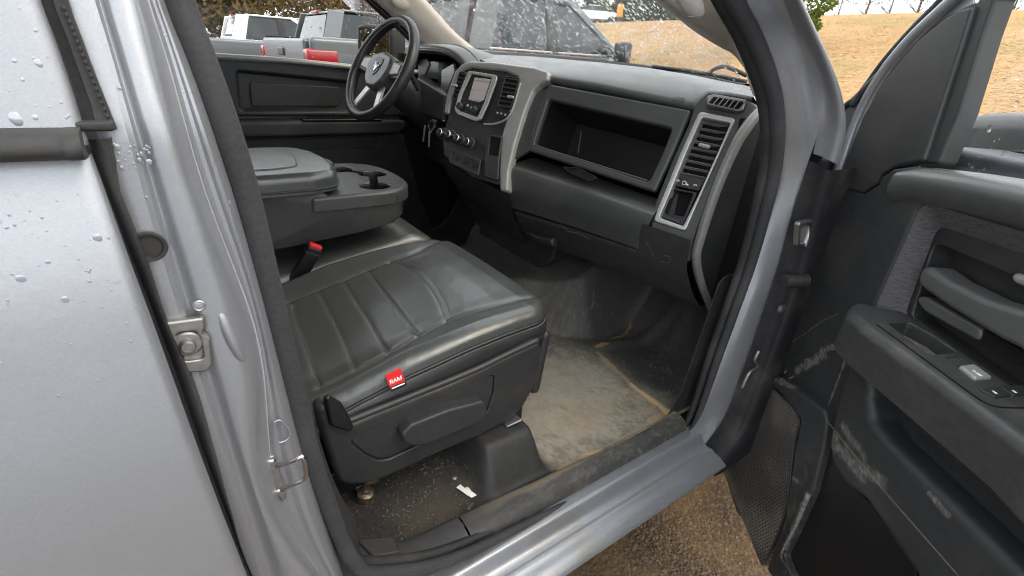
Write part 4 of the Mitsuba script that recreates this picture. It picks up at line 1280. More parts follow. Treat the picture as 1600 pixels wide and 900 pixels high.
# passenger end: vent column, its frame, side strip, end panel
colu = dash(0.004, (1086, 160), (1108, 147), (1165, 154), (1186, 165), (1172, 186), (1144, 228), (1112, 300), (1085, 374), (1078, 412), (1034, 392), (1012, 372), (1019, 330), (1030, 300), (1050, 250), (1075, 195))
vo = dash(0.010, (1093, 174), (1150, 185), (1128, 235), (1100, 297), (1071, 362), (1020, 345), (1040, 297), (1065, 235))
vi = dash(0.014, (1097, 183), (1142, 192), (1121, 240), (1093, 300), (1067, 353), (1030, 340), (1049, 295), (1072, 238))
hole_ = inset(ccw(vo), 0.002)
VC = part(DA, 'vent_column', panel(DU, colu, 0.012, 0.006, 0.010, holes=[dict(p=hole_, d=0.02, b=0.002, r=0.008, floor=False)], base=-0.008), 'plastic_mid', 40, label='dash end column with tall air vent')
part(VC, 'vent_frame', panel(DU, vo, 0.012, 0.0035, 0.010, holes=[dict(p=vi, d=0.030, b=0.003, r=0.005, floor=False, taper=0.001)], base=0.0), 'silver_trim', 40, label='silver frame of the tall vent')
part(VC, 'vent_duct', panel(DU, inset(ccw(vi), -0.004), 0.002, 0.0005, 0.004, base=-0.075), 'felt_black', False)
for k in range(9):
    t = k / 8
    l = np.array([1095.5, 190]) * (1 - t) + np.array([1055, 268]) * t
    r = np.array([1139, 198]) * (1 - t) + np.array([1102, 278]) * t
    q = dash(-0.004, l, r)
    A, B = DU.to(q, -0.006)
    e = (B - A) / np.linalg.norm(B - A)
    nn = DU.n * 0.9 + DU.v * 0.42
    nn -= e * (nn @ e)
    nn /= np.linalg.norm(nn)
    part(VC, 'slat', box((A + B) / 2 - nn * 0.002, (np.linalg.norm(B - A), 0.0016, 0.010), rot=np.stack([e, np.cross(nn, e), nn], 1), b=0.0007), 'strip_grey', 30)
for k in range(6):
    t = (k + 0.5) / 6
    a = np.array([1095, 188]) * (1 - t) + np.array([1139, 197]) * t
    b = np.array([1054, 268]) * (1 - t) + np.array([1101, 278]) * t
    q = dash(-0.028, a, b)
    part(VC, 'vane', bar(DU, q[0], q[1], -0.034, 0.0014, 0.012, 0.0005), 'plastic_black', 30)
kq = dash(0.004, (1091, 226), (1110, 230))
part(VC, 'vent_knob', bar(DU, kq[0], kq[1], 0.003, 0.010, 0.010, 0.004), 'plastic_grey', 40)
ip = dash(0.002, (1056, 271), (1101, 280), (1091, 298), (1046, 288))
IP = part(VC, 'info_panel', panel(DU, ip, 0.004, 0.0015, 0.004, base=-0.006), 'plastic_black', 40, label='small black panel with white airbag text and symbol')
t0 = dash(0.002, (1054, 282), (1061, 284), (1064, 285), (1078, 288), (1082, 289), (1091, 291))
dd = (t0[5] - t0[0]) / np.linalg.norm(t0[5] - t0[0])
txts = [place_text(meshkit.text_mesh('OFF', 0.006, 0.0003, bold=True), DU, t0[0], dd, -0.0018, 0.011), place_text(meshkit.text_mesh('ON', 0.006, 0.0003, bold=True), DU, t0[4] + dd * 0.001, dd, -0.0018, 0.008)]
cc = (t0[2] + t0[3]) / 2
for r_ in (0.0052,):
    o = circ(cc + (-0.004, 0.001), r_, 20)
    txts.append(panel(DU, o, 0.0004, 0.0001, 0, holes=[dict(p=circ(cc + (-0.004, 0.001), r_ - 0.0013, 20), d=0.0004, b=0.0001, floor=False)], base=-0.0018))
txts.append(panel(DU, [cc + (0.001, -0.002), cc + (0.008, -0.0035), cc + (0.0075, -0.001), cc + (0.003, 0.0015)], 0.0004, 0.0001, 0.0004, base=-0.0018))
part(IP, 'symbols', txts, 'white_print', False)
po = dash(0.002, (1046, 291), (1089, 300), (1066, 352), (1030, 341))
pi_ = dash(0.002, (1051, 296), (1082, 302), (1067, 338), (1037, 332))
part(VC, 'pocket', panel(DU, po, 0.004, 0.0015, 0.004, base=-0.008, holes=[dict(p=pi_, d=0.03, b=0.002, r=0.004, taper=0.001)]), 'plastic_black', 40, label='small open cubby under the tall vent')
kb = dash(-0.002, (1037, 338), (1063, 347))
part(VC, 'pocket_ledge', bar(DU, kb[0], kb[1], -0.003, 0.008, 0.006, 0.002), 'plastic_dark', 40)
# demister outlet on top of the end
DFR = Plane(on_dash((1136, 160), 0.016), (0.131, -0.40, -0.06), (0.62, 0.12, 0.78))
do = DFR.m([(1104, 150), (1116, 147), (1167, 156), (1161, 172), (1154, 175), (1104, 164)])
dh = DFR.m([(1115, 152), (1163, 160), (1154, 172), (1106, 162)])
DF = part(DA, 'side_demister', panel(DFR, do, 0.006, 0.003, 0.004, holes=[dict(p=dh, d=0.03, b=0.001, r=0.003)], base=-0.004), 'plastic_pad', 40, label='slotted demister outlet at the dash corner')
part(DF, 'grille_floor', panel(DFR, inset(ccw(dh), 0.0005), 0.0005, 0.0002, 0.002, base=-0.006), 'felt_black', False)
for k in range(1, 6):
    t = k / 6
    a = np.array([1115, 152]) * (1 - t) + np.array([1163, 160]) * t
    b = np.array([1106, 162]) * (1 - t) + np.array([1154, 172]) * t
    q = DFR.m([a, b])
    part(DF, 'rib', bar(DFR, q[0], q[1], 0.0006, 0.0030, 0.004, 0.001), 'plastic_pad', 30)
# side of the dash: the grey edge strip and the dark end panel
sp = ony(-0.77, (1196, 166), (1186, 174), (1172, 190), (1150, 224), (1119, 295), (1094, 372), (1087, 408), (1095, 447), (1111, 487))
sp = spline(sp, 70)
wd = np.interp(np.linspace(0, 1, 70), [0, 0.1, 0.5, 0.8, 1], [0.008, 0.013, 0.010, 0.007, 0.005])
tn = np.gradient(sp, axis=0)
tn /= np.linalg.norm(tn, axis=1, keepdims=True)
ou = np.stack([-tn[:, 2], 0 * tn[:, 0], tn[:, 0]], 1)
ou = np.where((ou[:, :1] > 0), -ou, ou)
rows = []
for i in range(70):
    a = sp[i]
    sec = [a + (0.012, 0.020, 0) - ou[i] * 0.004, a + (0.004, 0.014, 0), a + (0, 0.008, 0) + ou[i] * 0.0, a + (0, 0.002, 0) + ou[i] * 0.001, a - ou[i] * 0.003 + (0, -0.003, 0), a - ou[i] * wd[i] + (0, -0.0055, 0), a - ou[i] * (wd[i] + 0.006) + (0, -0.004, 0)]
    rows.append(spline(np.array(sec), 22))
part(DA, 'edge_strip', loft(rows), 'strip_grey', True, label='grey strip along the dash end')
ep = np.array([(p[0] + 0.004, p[2]) for p in sp])
ep = np.vstack([ep, [(1.30, 0.85), (1.35, 1.36), (1.05, 1.385)]])
EPL = Plane((0, -0.766, 0), (1, 0, 0), (0, 0, 1))
part(DA, 'end_panel', panel(EPL, ep[::3], 0.004, 0.002, 0.004, base=-0.012), 'plastic_dark', 40, label='dark end panel of the dashboard')
# body behind the vent column, so that no light leaks through
part(DA, 'carcass', [prism([(1.03, -0.74, 1.33), (1.03, -0.60, 1.33), (0.93, -0.74, 1.02), (0.93, -0.60, 1.02), (1.04, -0.74, 0.86), (1.04, -0.60, 0.86), (1.3, -0.74, 1.36), (1.3, -0.6, 1.36), (1.3, -0.74, 0.9), (1.3, -0.6, 0.9)], 0.004),
                     prism([(1.02, -0.62, 0.87), (0.98, -0.19, 0.87), (1.3, -0.6, 0.95), (1.3, 0.8, 0.95), (1.0, 0.10, 0.9), (1.30, 0.8, 1.3), (1.3, -0.6, 1.3), (1.20, -0.19, 1.1), (1.20, -0.6, 1.1)], 0.004)], 'felt_black', False)

lo_r = ony(-0.77, (1087, 408), (1095, 447), (1111, 487))
rows = []
for t in np.linspace(0, 1, 12):
    y = -0.60 - 0.155 * t
    q = prof_r.copy()
    q[:, 1] = y
    q[:, 0] += 0.010 * t
    rows.append(spline(q[4:], 30))
part(DA, 'lower_corner', loft(rows, flip=True), 'plastic_dark', True)

# centre stack
SH_ = 0.012
st_o = dash(SH_, (727, 100), (760, 97), (830, 107), (858, 114), (856, 128), (846, 142), (832, 172), (815, 225), (806, 262), (801, 290), (800, 302), (786, 296), (786, 286), (720, 265), (688, 240), (690, 222), (702, 170), (708, 150))
# grey surround first, then the dark control panel standing in it
surr = dash(SH_, (735, 96), (770, 97), (838, 106), (859, 113), (857, 126), (844, 133), (835, 142), (823, 170), (806, 225), (796, 268), (794, 302), (782, 298), (781, 270), (784, 215), (800, 160), (812, 122), (790, 112), (738, 106), (722, 112), (707, 150), (702, 180), (694, 178), (699, 148), (712, 112), (722, 101))
STK = part(DA, 'centre_surround', panel(DU, surr, 0.030, 0.008, 0.006, base=-0.012), 'plastic_grey', 40, label='grey curved surround of the centre controls')
dk_ = dash(SH_, (735, 104), (795, 112), (812, 124), (800, 162), (788, 205), (781, 250), (780, 290), (735, 276), (693, 243), (690, 215), (700, 180), (709, 145), (722, 110))
CSP = part(DA, 'centre_panel', panel(DU, dk_, 0.022, 0.004, 0.008, base=-0.012), 'plastic_dark', 40, label='dark control panel in the middle of the dashboard')
part(DA, 'centre_side', panel(DU, dash(0.0, (848, 140), (862, 131), (846, 160), (834, 200), (826, 236), (801, 250), (812, 210), (826, 170), (838, 146)), 0.012, 0.004, 0.006, base=-0.012), 'plastic_mid', 40)
H0 = SH_ + 0.010
# screen: silver frame, black bezel, screen, buttons
fo = dash(H0, (733, 111), (777, 118), (776, 127), (763, 163), (752, 187), (744, 190), (716, 179), (711, 172), (718, 146))
fi = dash(H0, (737, 116), (770, 122), (757, 162), (747, 184), (719, 174), (716, 168), (723, 146))
SC = part(CSP, 'radio_frame', panel(DU, fo, 0.006, 0.002, 0.008, holes=[dict(p=fi, d=0.008, b=0.0015, r=0.006, floor=False)], base=H0 - 0.002), 'silver_trim', 40, label='silver frame of the radio')
part(CSP, 'radio_face', panel(DU, inset(ccw(fi), -0.002), 0.002, 0.0005, 0.005, base=H0 - 0.003), 'plastic_black', 40)
sc_ = dash(H0, (742, 121), (767, 124), (756, 156), (749, 160), (732, 156))
part(CSP, 'screen', panel(DU, sc_, 0.0015, 0.0004, 0.002, base=H0 - 0.0005), 'screen_face', 40, label='pale washed out radio screen')
for p, r_ in (((719, 166), 0.012), ((742, 172), 0.011)):
    part(CSP, 'radio_knob', lathe([(0, 0.010), (r_ * 0.7, 0.010), (r_ * 0.85, 0.008), (r_, 0.0), (r_ * 1.05, -0.004)], DU.to(dash(H0, p), H0)[0], DU.n, 24), 'plastic_dark', 40)
for p in ((731, 165), (737, 169), (742, 168), (740, 174)):
    c = dash(H0, p)[0]
    part(CSP, 'radio_button', panel(DU, circ(c, 0.0042, 10), 0.004, 0.001, 0, base=H0 - 0.001), 'silver_trim', 40)


def small_vent(o, nsl, kn):
    o2 = dash(H0, *o)
    inn = inset(ccw(o2), 0.004)
    vk = part(CSP, 'air_vent', panel(DU, o2, 0.005, 0.002, 0.006, base=H0 - 0.003, holes=[dict(p=inn, d=0.004, b=0.0015, r=0.005, floor=False)]), 'plastic_dark', 40)
    part(vk, 'duct', panel(DU, inset(ccw(inn), -0.002), 0.001, 0.0003, 0.004, base=H0 - 0.002), 'felt_black', False)
    l0, r0, r1, l1 = [np.array(p, float) for p in o]
    for k in range(nsl):
        t = (k + 0.6) / nsl
        a, b = l0 * (1 - t) + l1 * t, r0 * (1 - t) + r1 * t
        q = dash(H0, a * 0.92 + b * 0.08, b * 0.92 + a * 0.08)
        part(vk, 'slat', bar(DU, q[0], q[1], H0 + 0.0012, 0.0042, 0.0028, 0.0009), 'plastic_dark', 30)
    if kn:
        q = dash(H0, (kn[0] - 4, kn[1]), (kn[0] + 6, kn[1] + 1))
        part(vk, 'vent_knob', bar(DU, q[0], q[1], H0 + 0.004, 0.008, 0.008, 0.003), 'silver_trim', 40)


small_vent([(790, 118), (813, 122), (799, 170), (776, 167)], 7, (798, 152))
small_vent([(718, 111), (731, 113), (714, 158), (706, 156)], 7, (710, 134))
bt = dash(H0, (776, 172), (797, 174), (792, 186), (772, 183))
part(CSP, 'button_panel', panel(DU, bt, 0.004, 0.001, 0.003, base=H0 - 0.002), 'plastic_black', 40)
for p in ((778, 177), (784, 178), (790, 180)):
    part(CSP, 'toggle', bar(DU, dash(H0, p)[0] - (0.003, 0), dash(H0, p)[0] + (0.003, 0), H0 + 0.003, 0.006, 0.003, 0.001), 'plastic_grey', 30)
part(CSP, 'pod_lip', tube(spline(DU.to(dash(H0, (756, 194), (770, 194), (784, 190), (795, 182), (803, 165), (813, 130)), H0), 40), 0.003, 8), 'plastic_grey', True)
# four climate knobs
for k, p in enumerate([(692, 209), (705, 212), (718, 218), (734, 224)]):
    c = DU.to(dash(H0, p), H0)[0]
    KN = part(CSP, 'climate_knob', lathe([(0, 0.022), (0.0085, 0.022), (0.011, 0.0205), (0.0125, 0.004), (0.0135, 0.0)], c, DU.n, 28), 'plastic_black', 40)
    part(KN, 'ring', lathe([(0.0105, 0.0215), (0.0125, 0.0205), (0.0132, 0.014), (0.0136, 0.010)], c, DU.n, 28), 'chrome', True)
    part(KN, 'skirt', lathe([(0.013, 0.004), (0.018, 0.003), (0.0195, 0.0)], c, DU.n, 28), 'plastic_dark', True)
    if k in (1, 2):
        part(KN, 'mark', box(c + DU.n * 0.0225 - DU.v * 0.004, (0.005, 0.0012, 0.001), rot=np.stack([DU.u, DU.v, DU.n], 1)), 'orange_mark', False)
q = DU.to(dash(H0, (694, 189)), H0)[0]
part(CSP, 'warning_button', [box(q, (0.012, 0.008, 0.006), rot=np.stack([DU.u, DU.v, DU.n], 1), b=0.002)], 'plastic_black', 30)
part(CSP, 'warning_mark', box(q + DU.n * 0.0034, (0.006, 0.003, 0.001), rot=np.stack([DU.u, DU.v, DU.n], 1)), 'orange_mark', False)
# right hand cubby and the switch bank
cb = dash(H0, (761, 210), (786, 213), (780, 250), (778, 283), (757, 276), (758, 240))
ch = dash(H0, (767, 213), (783, 217), (778, 245), (763, 242))
CB = part(CSP, 'cubby', panel(DU, cb, 0.006, 0.003, 0.006, base=H0 - 0.003, holes=[dict(p=ch, d=0.006, b=0.0015, r=0.003)]), 'plastic_dark', 40)
part(CB, 'opening', panel(DU, inset(ccw(ch), 0.0015), 0.0005, 0.0001, 0.003, base=H0 - 0.0025), 'felt_black', False)
sw = dash(H0, (703, 228), (752, 250), (748, 276), (702, 254))
SWB = part(CSP, 'switch_bank', panel(DU, sw, 0.006, 0.002, 0.004, base=H0 - 0.003, holes=[dict(p=dash(H0, (708, 236), (749, 255), (746, 270), (706, 250)), d=0.004, b=0.001, r=0.002)]), 'plastic_dark', 40)
for k in range(3):
    t = (k + 0.5) / 3
    a = np.array([708, 244]) * (1 - t) + np.array([748, 262]) * t
    c = dash(H0, a)[0]
    part(SWB, 'switch', bar(DU, c - (0.008, -0.001), c + (0.008, -0.001), H0 + 0.001, 0.012, 0.004, 0.0015), 'plastic_black', 30)
# underside of the stack: the fairing running down to the tunnel
fa = [np.array(q) for q in (dash(0.0, (690, 245), (736, 282), (792, 304)),)]
A3 = [DU.to(dash(0.02, p), 0.02)[0] for p in [(688, 243), (720, 268), (757, 286), (795, 304)]]
B3 = [onx(0.90, p)[0] for p in [(716, 298), (748, 330), (776, 352), (818, 372)]]
C3_ = [onx(0.97, p)[0] for p in [(746, 356), (760, 378), (790, 398), (830, 417)]]
part(DA, 'lower_fairing', loft([spline(np.array([a, (a + b) / 2 + (-0.01, 0, 0), b, c]), 20) for a, b, c in zip(A3, B3, C3_)]), 'plastic_dark', True)
# dark leg between stack and glove box with its foot duct
lg = [onx(0.86, p)[0] for p in [(796, 300), (806, 330), (818, 352), (842, 372), (868, 378)]]
part(DA, 'stack_leg', tube(spline(np.array(lg), 40), 0.016, 12), 'plastic_dark', True)
fd = [onx(0.93, p)[0] for p in [(754, 345), (772, 322), (800, 335), (842, 378), (868, 384), (862, 405), (842, 417), (812, 414), (786, 396), (752, 372)]]
fd2 = [q + (0.10, 0.02, 0.0) for q in fd]
part(DA, 'foot_duct', prism(fd + fd2, 0.010), 'plastic_dark', 40, label='black floor air duct under the dashboard')
kc = onx(0.90, (782, 322))[0]
part(DA, 'hood_release', lathe([(0, 0.006), (0.006, 0.006), (0.008, 0)], kc, (-1, -0.3, 0), 16), 'plastic_grey', 40)

# windscreen, cowl, wipers
WSX = 1.34
wl_ = [onx(1.40 - 0.10 * abs((p[0] - 850) / 320) ** 2, p)[0] for p in [(640, 76), (700, 76), (760, 80), (830, 84), (900, 90), (1000, 101), (1060, 111), (1110, 121), (1164, 131)]]
wl_ = spline(np.array(wl_), 40)
wl_ = np.vstack([wl_[0] + np.array([[-0.03, 0.25, 0], [-0.01, 0.12, 0]]), wl_])
part(TRUCK, 'cowl', loft([[q + (-0.02, 0, -0.03), q + (0.0, 0, 0.0), q + (0.015, 0, 0.001), q + (0.14, 0, -0.02), q + (0.3, 0, -0.08)] for q in wl_]), 'plastic_black', 40, label='black cowl at the foot of the windscreen')
wtop = wl_ + np.array([-0.86, 0, 0.47])
wtop[:, 1] = wtop[:, 1] * 0.84
wrows = [spline(np.array([a, (a + b) / 2 + (0.02, 0, 0.03), b]), 24) for a, b in zip(wl_ + (0.012, 0, -0.006), wtop)]
WS = part(TRUCK, 'windscreen', loft(wrows), 'glass_pane', True, label='windscreen covered with rain drops')
part(TRUCK, 'header', tube(wtop + (0.0, 0, 0.0), 0.03, 10), 'beige_trim', True)
# wiper arms resting on the glass
wp = [onx(1.33, p)[0] for p in [(1108, 114), (1118, 107), (1132, 104), (1150, 110), (1166, 118)]]
WI = part(TRUCK, 'wiper', tube(spline(np.array(wp), 24), 0.006, 8), 'plastic_black', True, label='wiper arm at the foot of the windscreen')
wp = [onx(1.36, p)[0] for p in [(1020, 104), (1070, 110), (1120, 118), (1166, 128)]]
part(WI, 'blade', tube(spline(np.array(wp), 24), 0.006, 8), 'plastic_dark', True)

# passenger windscreen pillar trim, beige
la_ = side(-0.73, (1173, 150), (1167, 133), (1157, 102), (1133, 68), (1110, 54), (1087, 40), (1060, 22), (1033, 0), k=0.10)
ra_ = side(-0.83, (1200, 166), (1198, 150), (1190, 110), (1176, 82), (1163, 58), (1152, 36), (1141, 16), (1130, -4), k=0.25)


def ext(q, t=(0.1, 0.25, 0.45)):
    d = (q[-1] - q[-3]) / np.linalg.norm(q[-1] - q[-3])
    return spline(np.vstack([q] + [q[-1] + d * k for k in t]), 60)


la_, ra_ = ext(la_), ext(ra_)
rows = [spline(np.array([a + (0.05, 0.004, -0.02), a + (0.01, 0.0, 0.0), a + (-0.004, -0.012, 0), (a + b) / 2 + (-0.014, 0, 0.004), b + (-0.004, 0.012, 0), b, b + (0.02, -0.02, 0)]), 24) for a, b in zip(la_, ra_)]
PT = part(TRUCK, 'pillar_cover', loft(rows), 'beige_trim', True, label='beige windscreen pillar trim, passenger side')
hb_ = side(-0.76, (1075, 4), k=0.18)[0]
part(PT, 'handle_cap', trimesh.creation.icosphere(3, 1.0).apply_scale((0.05, 0.016, 0.022)).apply_transform(trimesh.transformations.rotation_matrix(0.5, (0, 1, 0))).apply_translation(hb_ + (-0.012, -0.012, 0.006)), 'beige_light', True, label='pale grab handle end on the pillar')
sm = side(-0.775, (1080, 27), (1100, 26), (1120, 21), (1135, 14), k=0.18)
part(PT, 'trim_seam', tube(spline(sm + (-0.008, 0, 0), 16), 0.0012, 6), 'plastic_grey', True)
# ------------------------------------------------------------------ driver's side: wheel, column, cluster, door
WH = f'{TRUCK}__steering_wheel'
WC, WR = np.array([0.596, 0.403, 1.366]), 0.189
wa = np.array([-math.cos(0.504), -0.098, math.sin(0.504)])
wa /= np.linalg.norm(wa)
w1 = np.cross([0, 1, 0], wa)
w1 /= np.linalg.norm(w1)
if w1[2] < 0: w1 = -w1
w2 = np.cross(w1, wa)
if w2[1] > 0: w2 = -w2            # w2 points to the passenger side, w1 up the wheel
th = np.linspace(0, 2 * math.pi, 91)[:-1]
rim = WC + 0.178 * (np.cos(th)[:, None] * w1 + np.sin(th)[:, None] * w2)
rows = []
an = np.linspace(0, 2 * math.pi, 17)[:-1]
for i, t in enumerate(th):
    rd = np.cos(t) * w1 + np.sin(t) * w2
    fat = 1 + 0.10 * (abs(math.sin(t)) ** 6)
    rows.append(rim[i] + 0.0155 * fat * np.cos(an)[:, None] * rd + 0.0185 * fat * np.sin(an)[:, None] * wa)
rows.append(rows[0])
part(WH, 'rim', loft(rows, True), 'leather_side', True, label='black leather steering wheel rim')
part(WH, 'rim_seam', tube(np.vstack([WC + 0.1655 * (np.cos(th)[:, None] * w1 + np.sin(th)[:, None] * w2) + wa * 0.0105] * 1), 0.0016, 6, caps=False), 'stitch_light', True)


def wp_(a, b, h=0.0): return WC + a * w2 + b * w1 + h * wa      # a to the passenger side, b up, h to the driver


HUB = Plane(WC, w2, w1) if np.cross(w2, w1) @ wa > 0 else Plane(WC, -w2, w1)
sg = 1 if np.cross(w2, w1) @ wa > 0 else -1
hub = np.array([(-0.075, 0.045), (0.0, 0.060), (0.075, 0.045), (0.085, 0.0), (0.065, -0.05), (0.03, -0.075), (-0.03, -0.075), (-0.065, -0.05), (-0.085, 0.0)])
HB = part(WH, 'hub', panel(HUB, hub, 0.05, 0.016, 0.02, base=-0.035), 'plastic_pad', 40, label='grey steering wheel hub with horned emblem')
for s in (-1, 1):
    part(WH, 'spoke', prism([wp_(s * 0.07, 0.035, -0.012), wp_(s * 0.07, -0.02, -0.012), wp_(s * 0.165, 0.03, -0.004), wp_(s * 0.165, -0.010, -0.004), wp_(s * 0.07, 0.0, -0.03)], 0.008), 'plastic_dark', 40)
    part(WH, 'control_pad', prism([wp_(s * 0.085, 0.025, 0.001), wp_(s * 0.085, -0.010, 0.001), wp_(s * 0.135, 0.02, 0.002), wp_(s * 0.135, -0.004, 0.002)], 0.006), 'plastic_grey', 40)
    part(WH, 'lower_spoke', [prism([wp_(s * 0.030, -0.065, -0.014), wp_(s * 0.055, -0.055, -0.014), wp_(s * 0.075, -0.155, -0.006), wp_(s * 0.092, -0.145, -0.006)], 0.005)], 'silver_trim', 40, label='silver lower spoke of the steering wheel')
# emblem: a horned head in a shield, built as raised metal
em = np.array([(0, -0.020), (0.010, -0.012), (0.016, 0.004), (0.017, 0.017), (0, 0.020), (-0.017, 0.017), (-0.016, 0.004), (-0.010, -0.012)]) * 1.7
part(HB, 'emblem', [panel(HUB.off(0.0), em, 0.003, 0.001, 0.002, base=0.0145)], 'plastic_black', 40)
hd = np.array([(0, -0.014), (0.004, -0.008), (0.006, 0.004), (0, 0.009), (-0.006, 0.004), (-0.004, -0.008)]) * 1.5
em_parts = [panel(HUB, hd, 0.003, 0.001, 0.001, base=0.017)]
for s in (-1, 1):
    a = np.linspace(0.3, 5.2, 24)
    P2 = np.stack([s * (0.0085 + (0.0062 - 0.0008 * a) * np.cos(a + 2.2)), 0.004 + (0.0085 - 0.0009 * a) * np.sin(a + 2.2)], 1)
    em_parts.append(tube(HUB.to(P2 * 1.5, 0.0185), np.linspace(0.0038, 0.0016, 24), 8))
part(HB, 'emblem_head', em_parts, 'chrome', 40)
# column, stalk, ignition, cluster hood
ca = WC - wa * 0.04
cb_ = WC - wa * 0.30 + np.array([0, 0, -0.02])
cr = []
for t, r in ((0, 0.05), (0.1, 0.062), (0.45, 0.072), (0.8, 0.075), (1.0, 0.07)):
    c = ca * (1 - t) + cb_ * t
    cr.append(c + r * (np.cos(an)[:, None] * w1 * 0.95 + np.sin(an)[:, None] * w2 * 1.0) - np.array([0, 0, 0.02]))
COL = part(TRUCK, 'steering_column', loft(cr, True, False, True), 'plastic_dark', 40, label='black steering column shroud')
sa = ony(0.33, (655, 130), (636, 104))
stl = [wp_(0.05, 0.01, -0.09), wp_(0.09, 0.03, -0.07), wp_(0.13, 0.05, -0.05)]
part(COL, 'stalk', [tube([onx(0.70, (654, 140))[0], onx(0.66, (640, 112))[0], onx(0.645, (635, 103))[0]], [0.010, 0.008, 0.007], 12)], 'plastic_dark', True)
part(COL, 'stalk_tip', trimesh.creation.icosphere(2, 0.0075).apply_translation(onx(0.643, (635, 102))[0]), 'silver_trim', True)
part(COL, 'shroud', prism([onx(0.74, p)[0] for p in [(655, 125), (695, 150), (693, 185), (650, 168)]] + [onx(0.84, p)[0] for p in [(660, 118), (700, 148), (698, 190), (655, 175)]], 0.008), 'plastic_pad', 40)
# instrument hood
hz = []
for k, y in enumerate(np.linspace(0.16, 0.62, 24)):
    t = abs(y - 0.39) / 0.23
    top = 1.455 - 0.05 * t ** 4
    hz.append(spline(np.array([(0.775 + 0.03 * t ** 2, y, top - 0.030), (0.765 + 0.03 * t ** 2, y, top - 0.012), (0.785 + 0.03 * t ** 2, y, top), (0.86, y, top + 0.004), (0.95, y, top - 0.010), (1.02, y, 1.42)]), 24))
CH = part(DA, 'cluster_hood', loft(hz, flip=True), 'plastic_pad', True, label='stitched hood over the instruments')
part(CH, 'hood_edge', [tube(np.array([h[1] for h in hz]), 0.007, 8)], 'leather_side', True)
part(CH, 'hood_stitch', [tube(np.array([h[7] + (0, 0, 0.001) for h in hz]), 0.0018, 6)], 'stitch_light', True)
part(CH, 'end_cap', prism([hz[0][1], hz[0][10], hz[0][20], hz[0][1] + (0.05, 0.0, -0.05), (0.97, 0.16, 1.38)], 0.004), 'plastic_black', 40)
part(CH, 'underside', loft([[h[0] + (0.004, 0, 0.004), (0.92, h[0][1], 1.40)] for h in hz]), 'felt_black', False)
part(DA, 'gauge_face', box((0.93, 0.40, 1.33), (0.02, 0.40, 0.16), b=0.004), 'plastic_black', 40)
gz = [onx(0.83, p)[0] for p in [(694, 110), (712, 100), (714, 112), (700, 146), (692, 146)]]
part(DA, 'cluster_trim', solid(tm(np.array(gz), [[0, 1, 2], [0, 2, 3], [0, 3, 4]]), 0.01), 'silver_trim', False, label='bright trim beside the instruments')
part(DA, 'driver_dash', prism([(0.90, 0.16, 1.30), (0.93, 0.80, 1.30), (0.93, 0.16, 0.98), (0.97, 0.80, 0.98), (1.2, 0.16, 1.38), (1.2, 0.80, 1.38), (1.2, 0.5, 0.98)], 0.01), 'plastic_dark', 40)
part(DA, 'driver_vent', prism([onx(0.83, p)[0] for p in [(655, 95), (668, 93), (672, 100), (662, 122), (655, 120)]] + [onx(0.87, p)[0] for p in [(655, 95), (668, 93), (662, 122)]], 0.004), 'plastic_pad', 40)
part(TRUCK, 'driver_kick_panel', [box((1.20, 0.83, 1.0), (0.7, 0.03, 0.84)), box((1.2, 0.86, 1.2), (0.6, 0.1, 0.40))], 'felt_black', False)
# pedals in the dark
for y, w_ in ((0.50, 0.09), (0.33, 0.05)):
    part(TRUCK, 'pedal', [box((1.06, y, 0.80), (0.02, w_, 0.07), b=0.006), box((1.12, y, 0.95), (0.015, 0.02, 0.28), b=0.004)], 'rubber', 40)
# keys in the ignition: things of their own
ko = onx(0.69, (672, 196))[0]
KEY = thing('key_ring', 'bunch of keys hanging from the ignition behind the climate knobs', 'keys')
part(KEY, 'fob', box(onx(0.685, (678, 194))[0], (0.018, 0.030, 0.030), b=0.006), 'plastic_black', 40)
for k, (p, q) in enumerate([((664, 196), (661, 221)), ((671, 204), (670, 230)), ((680, 196), (672, 208))]):
    a, b = onx(0.675, p)[0], onx(0.678, q)[0]
    d = (b - a) / np.linalg.norm(b - a)
    part(KEY, 'key', [box((a + b) / 2, (0.003, 0.009, np.linalg.norm(b - a)), rot=np.stack([np.cross((0, 1.0, 0), d), (0, 1.0, 0), d], 1), b=0.001)], 'silver_trim', 40)
a_ = np.linspace(0, 2 * math.pi, 30)
part(KEY, 'ring', tube(ko + np.stack([0 * a_, 0.013 * np.cos(a_), 0.013 * np.sin(a_)], 1), 0.0014, 6, caps=False), 'chrome', True)

# driver's door, closed
DD = Plane((0, 0.80, 0), (1, 0, 0), (0, 0, 1))
DRV = f'{TRUCK}__driver_door'


def dd_(*p): return DD.m(p)


o = np.array([(-0.05, 0.60), (1.05, 0.60), (1.05, 1.372), (-0.05, 1.372)])
rec1 = dd_((368, 110), (548, 128), (552, 160), (540, 176), (374, 172))
up_ = np.array([(-0.05, 1.162), (0.86, 1.162), (0.90, 1.20), (0.90, 1.358), (-0.05, 1.362)])
part(DRV, 'trim', panel(DD, up_, 0.030, 0.012, 0.01, holes=[dict(p=rec1, d=0.026, b=0.010, r=0.016, taper=0.008)], base=-0.01), 'plastic_door', 40, label='black inner trim of the driver door')
rec2 = dd_((390, 128), (530, 136), (534, 158), (526, 166), (393, 166))
part(DRV, 'insert', panel(DD, rec2, 0.006, 0.003, 0.01, base=-0.003), 'plastic_dark', 40)
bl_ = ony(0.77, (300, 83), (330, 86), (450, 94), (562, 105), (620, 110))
part(DRV, 'belt_ledge', tube(spline(np.vstack([bl_, bl_[-1] + (0.15, 0, 0)]) + (0, 0.0, -0.002), 40), 0.010, 12), 'plastic_grey', True)  # pale grey stands in for sky reflected along the ledge
arm = [(-0.05, 1.155), (0.82, 1.153), (0.86, 1.14), (0.80, 1.095), (-0.05, 1.09)]
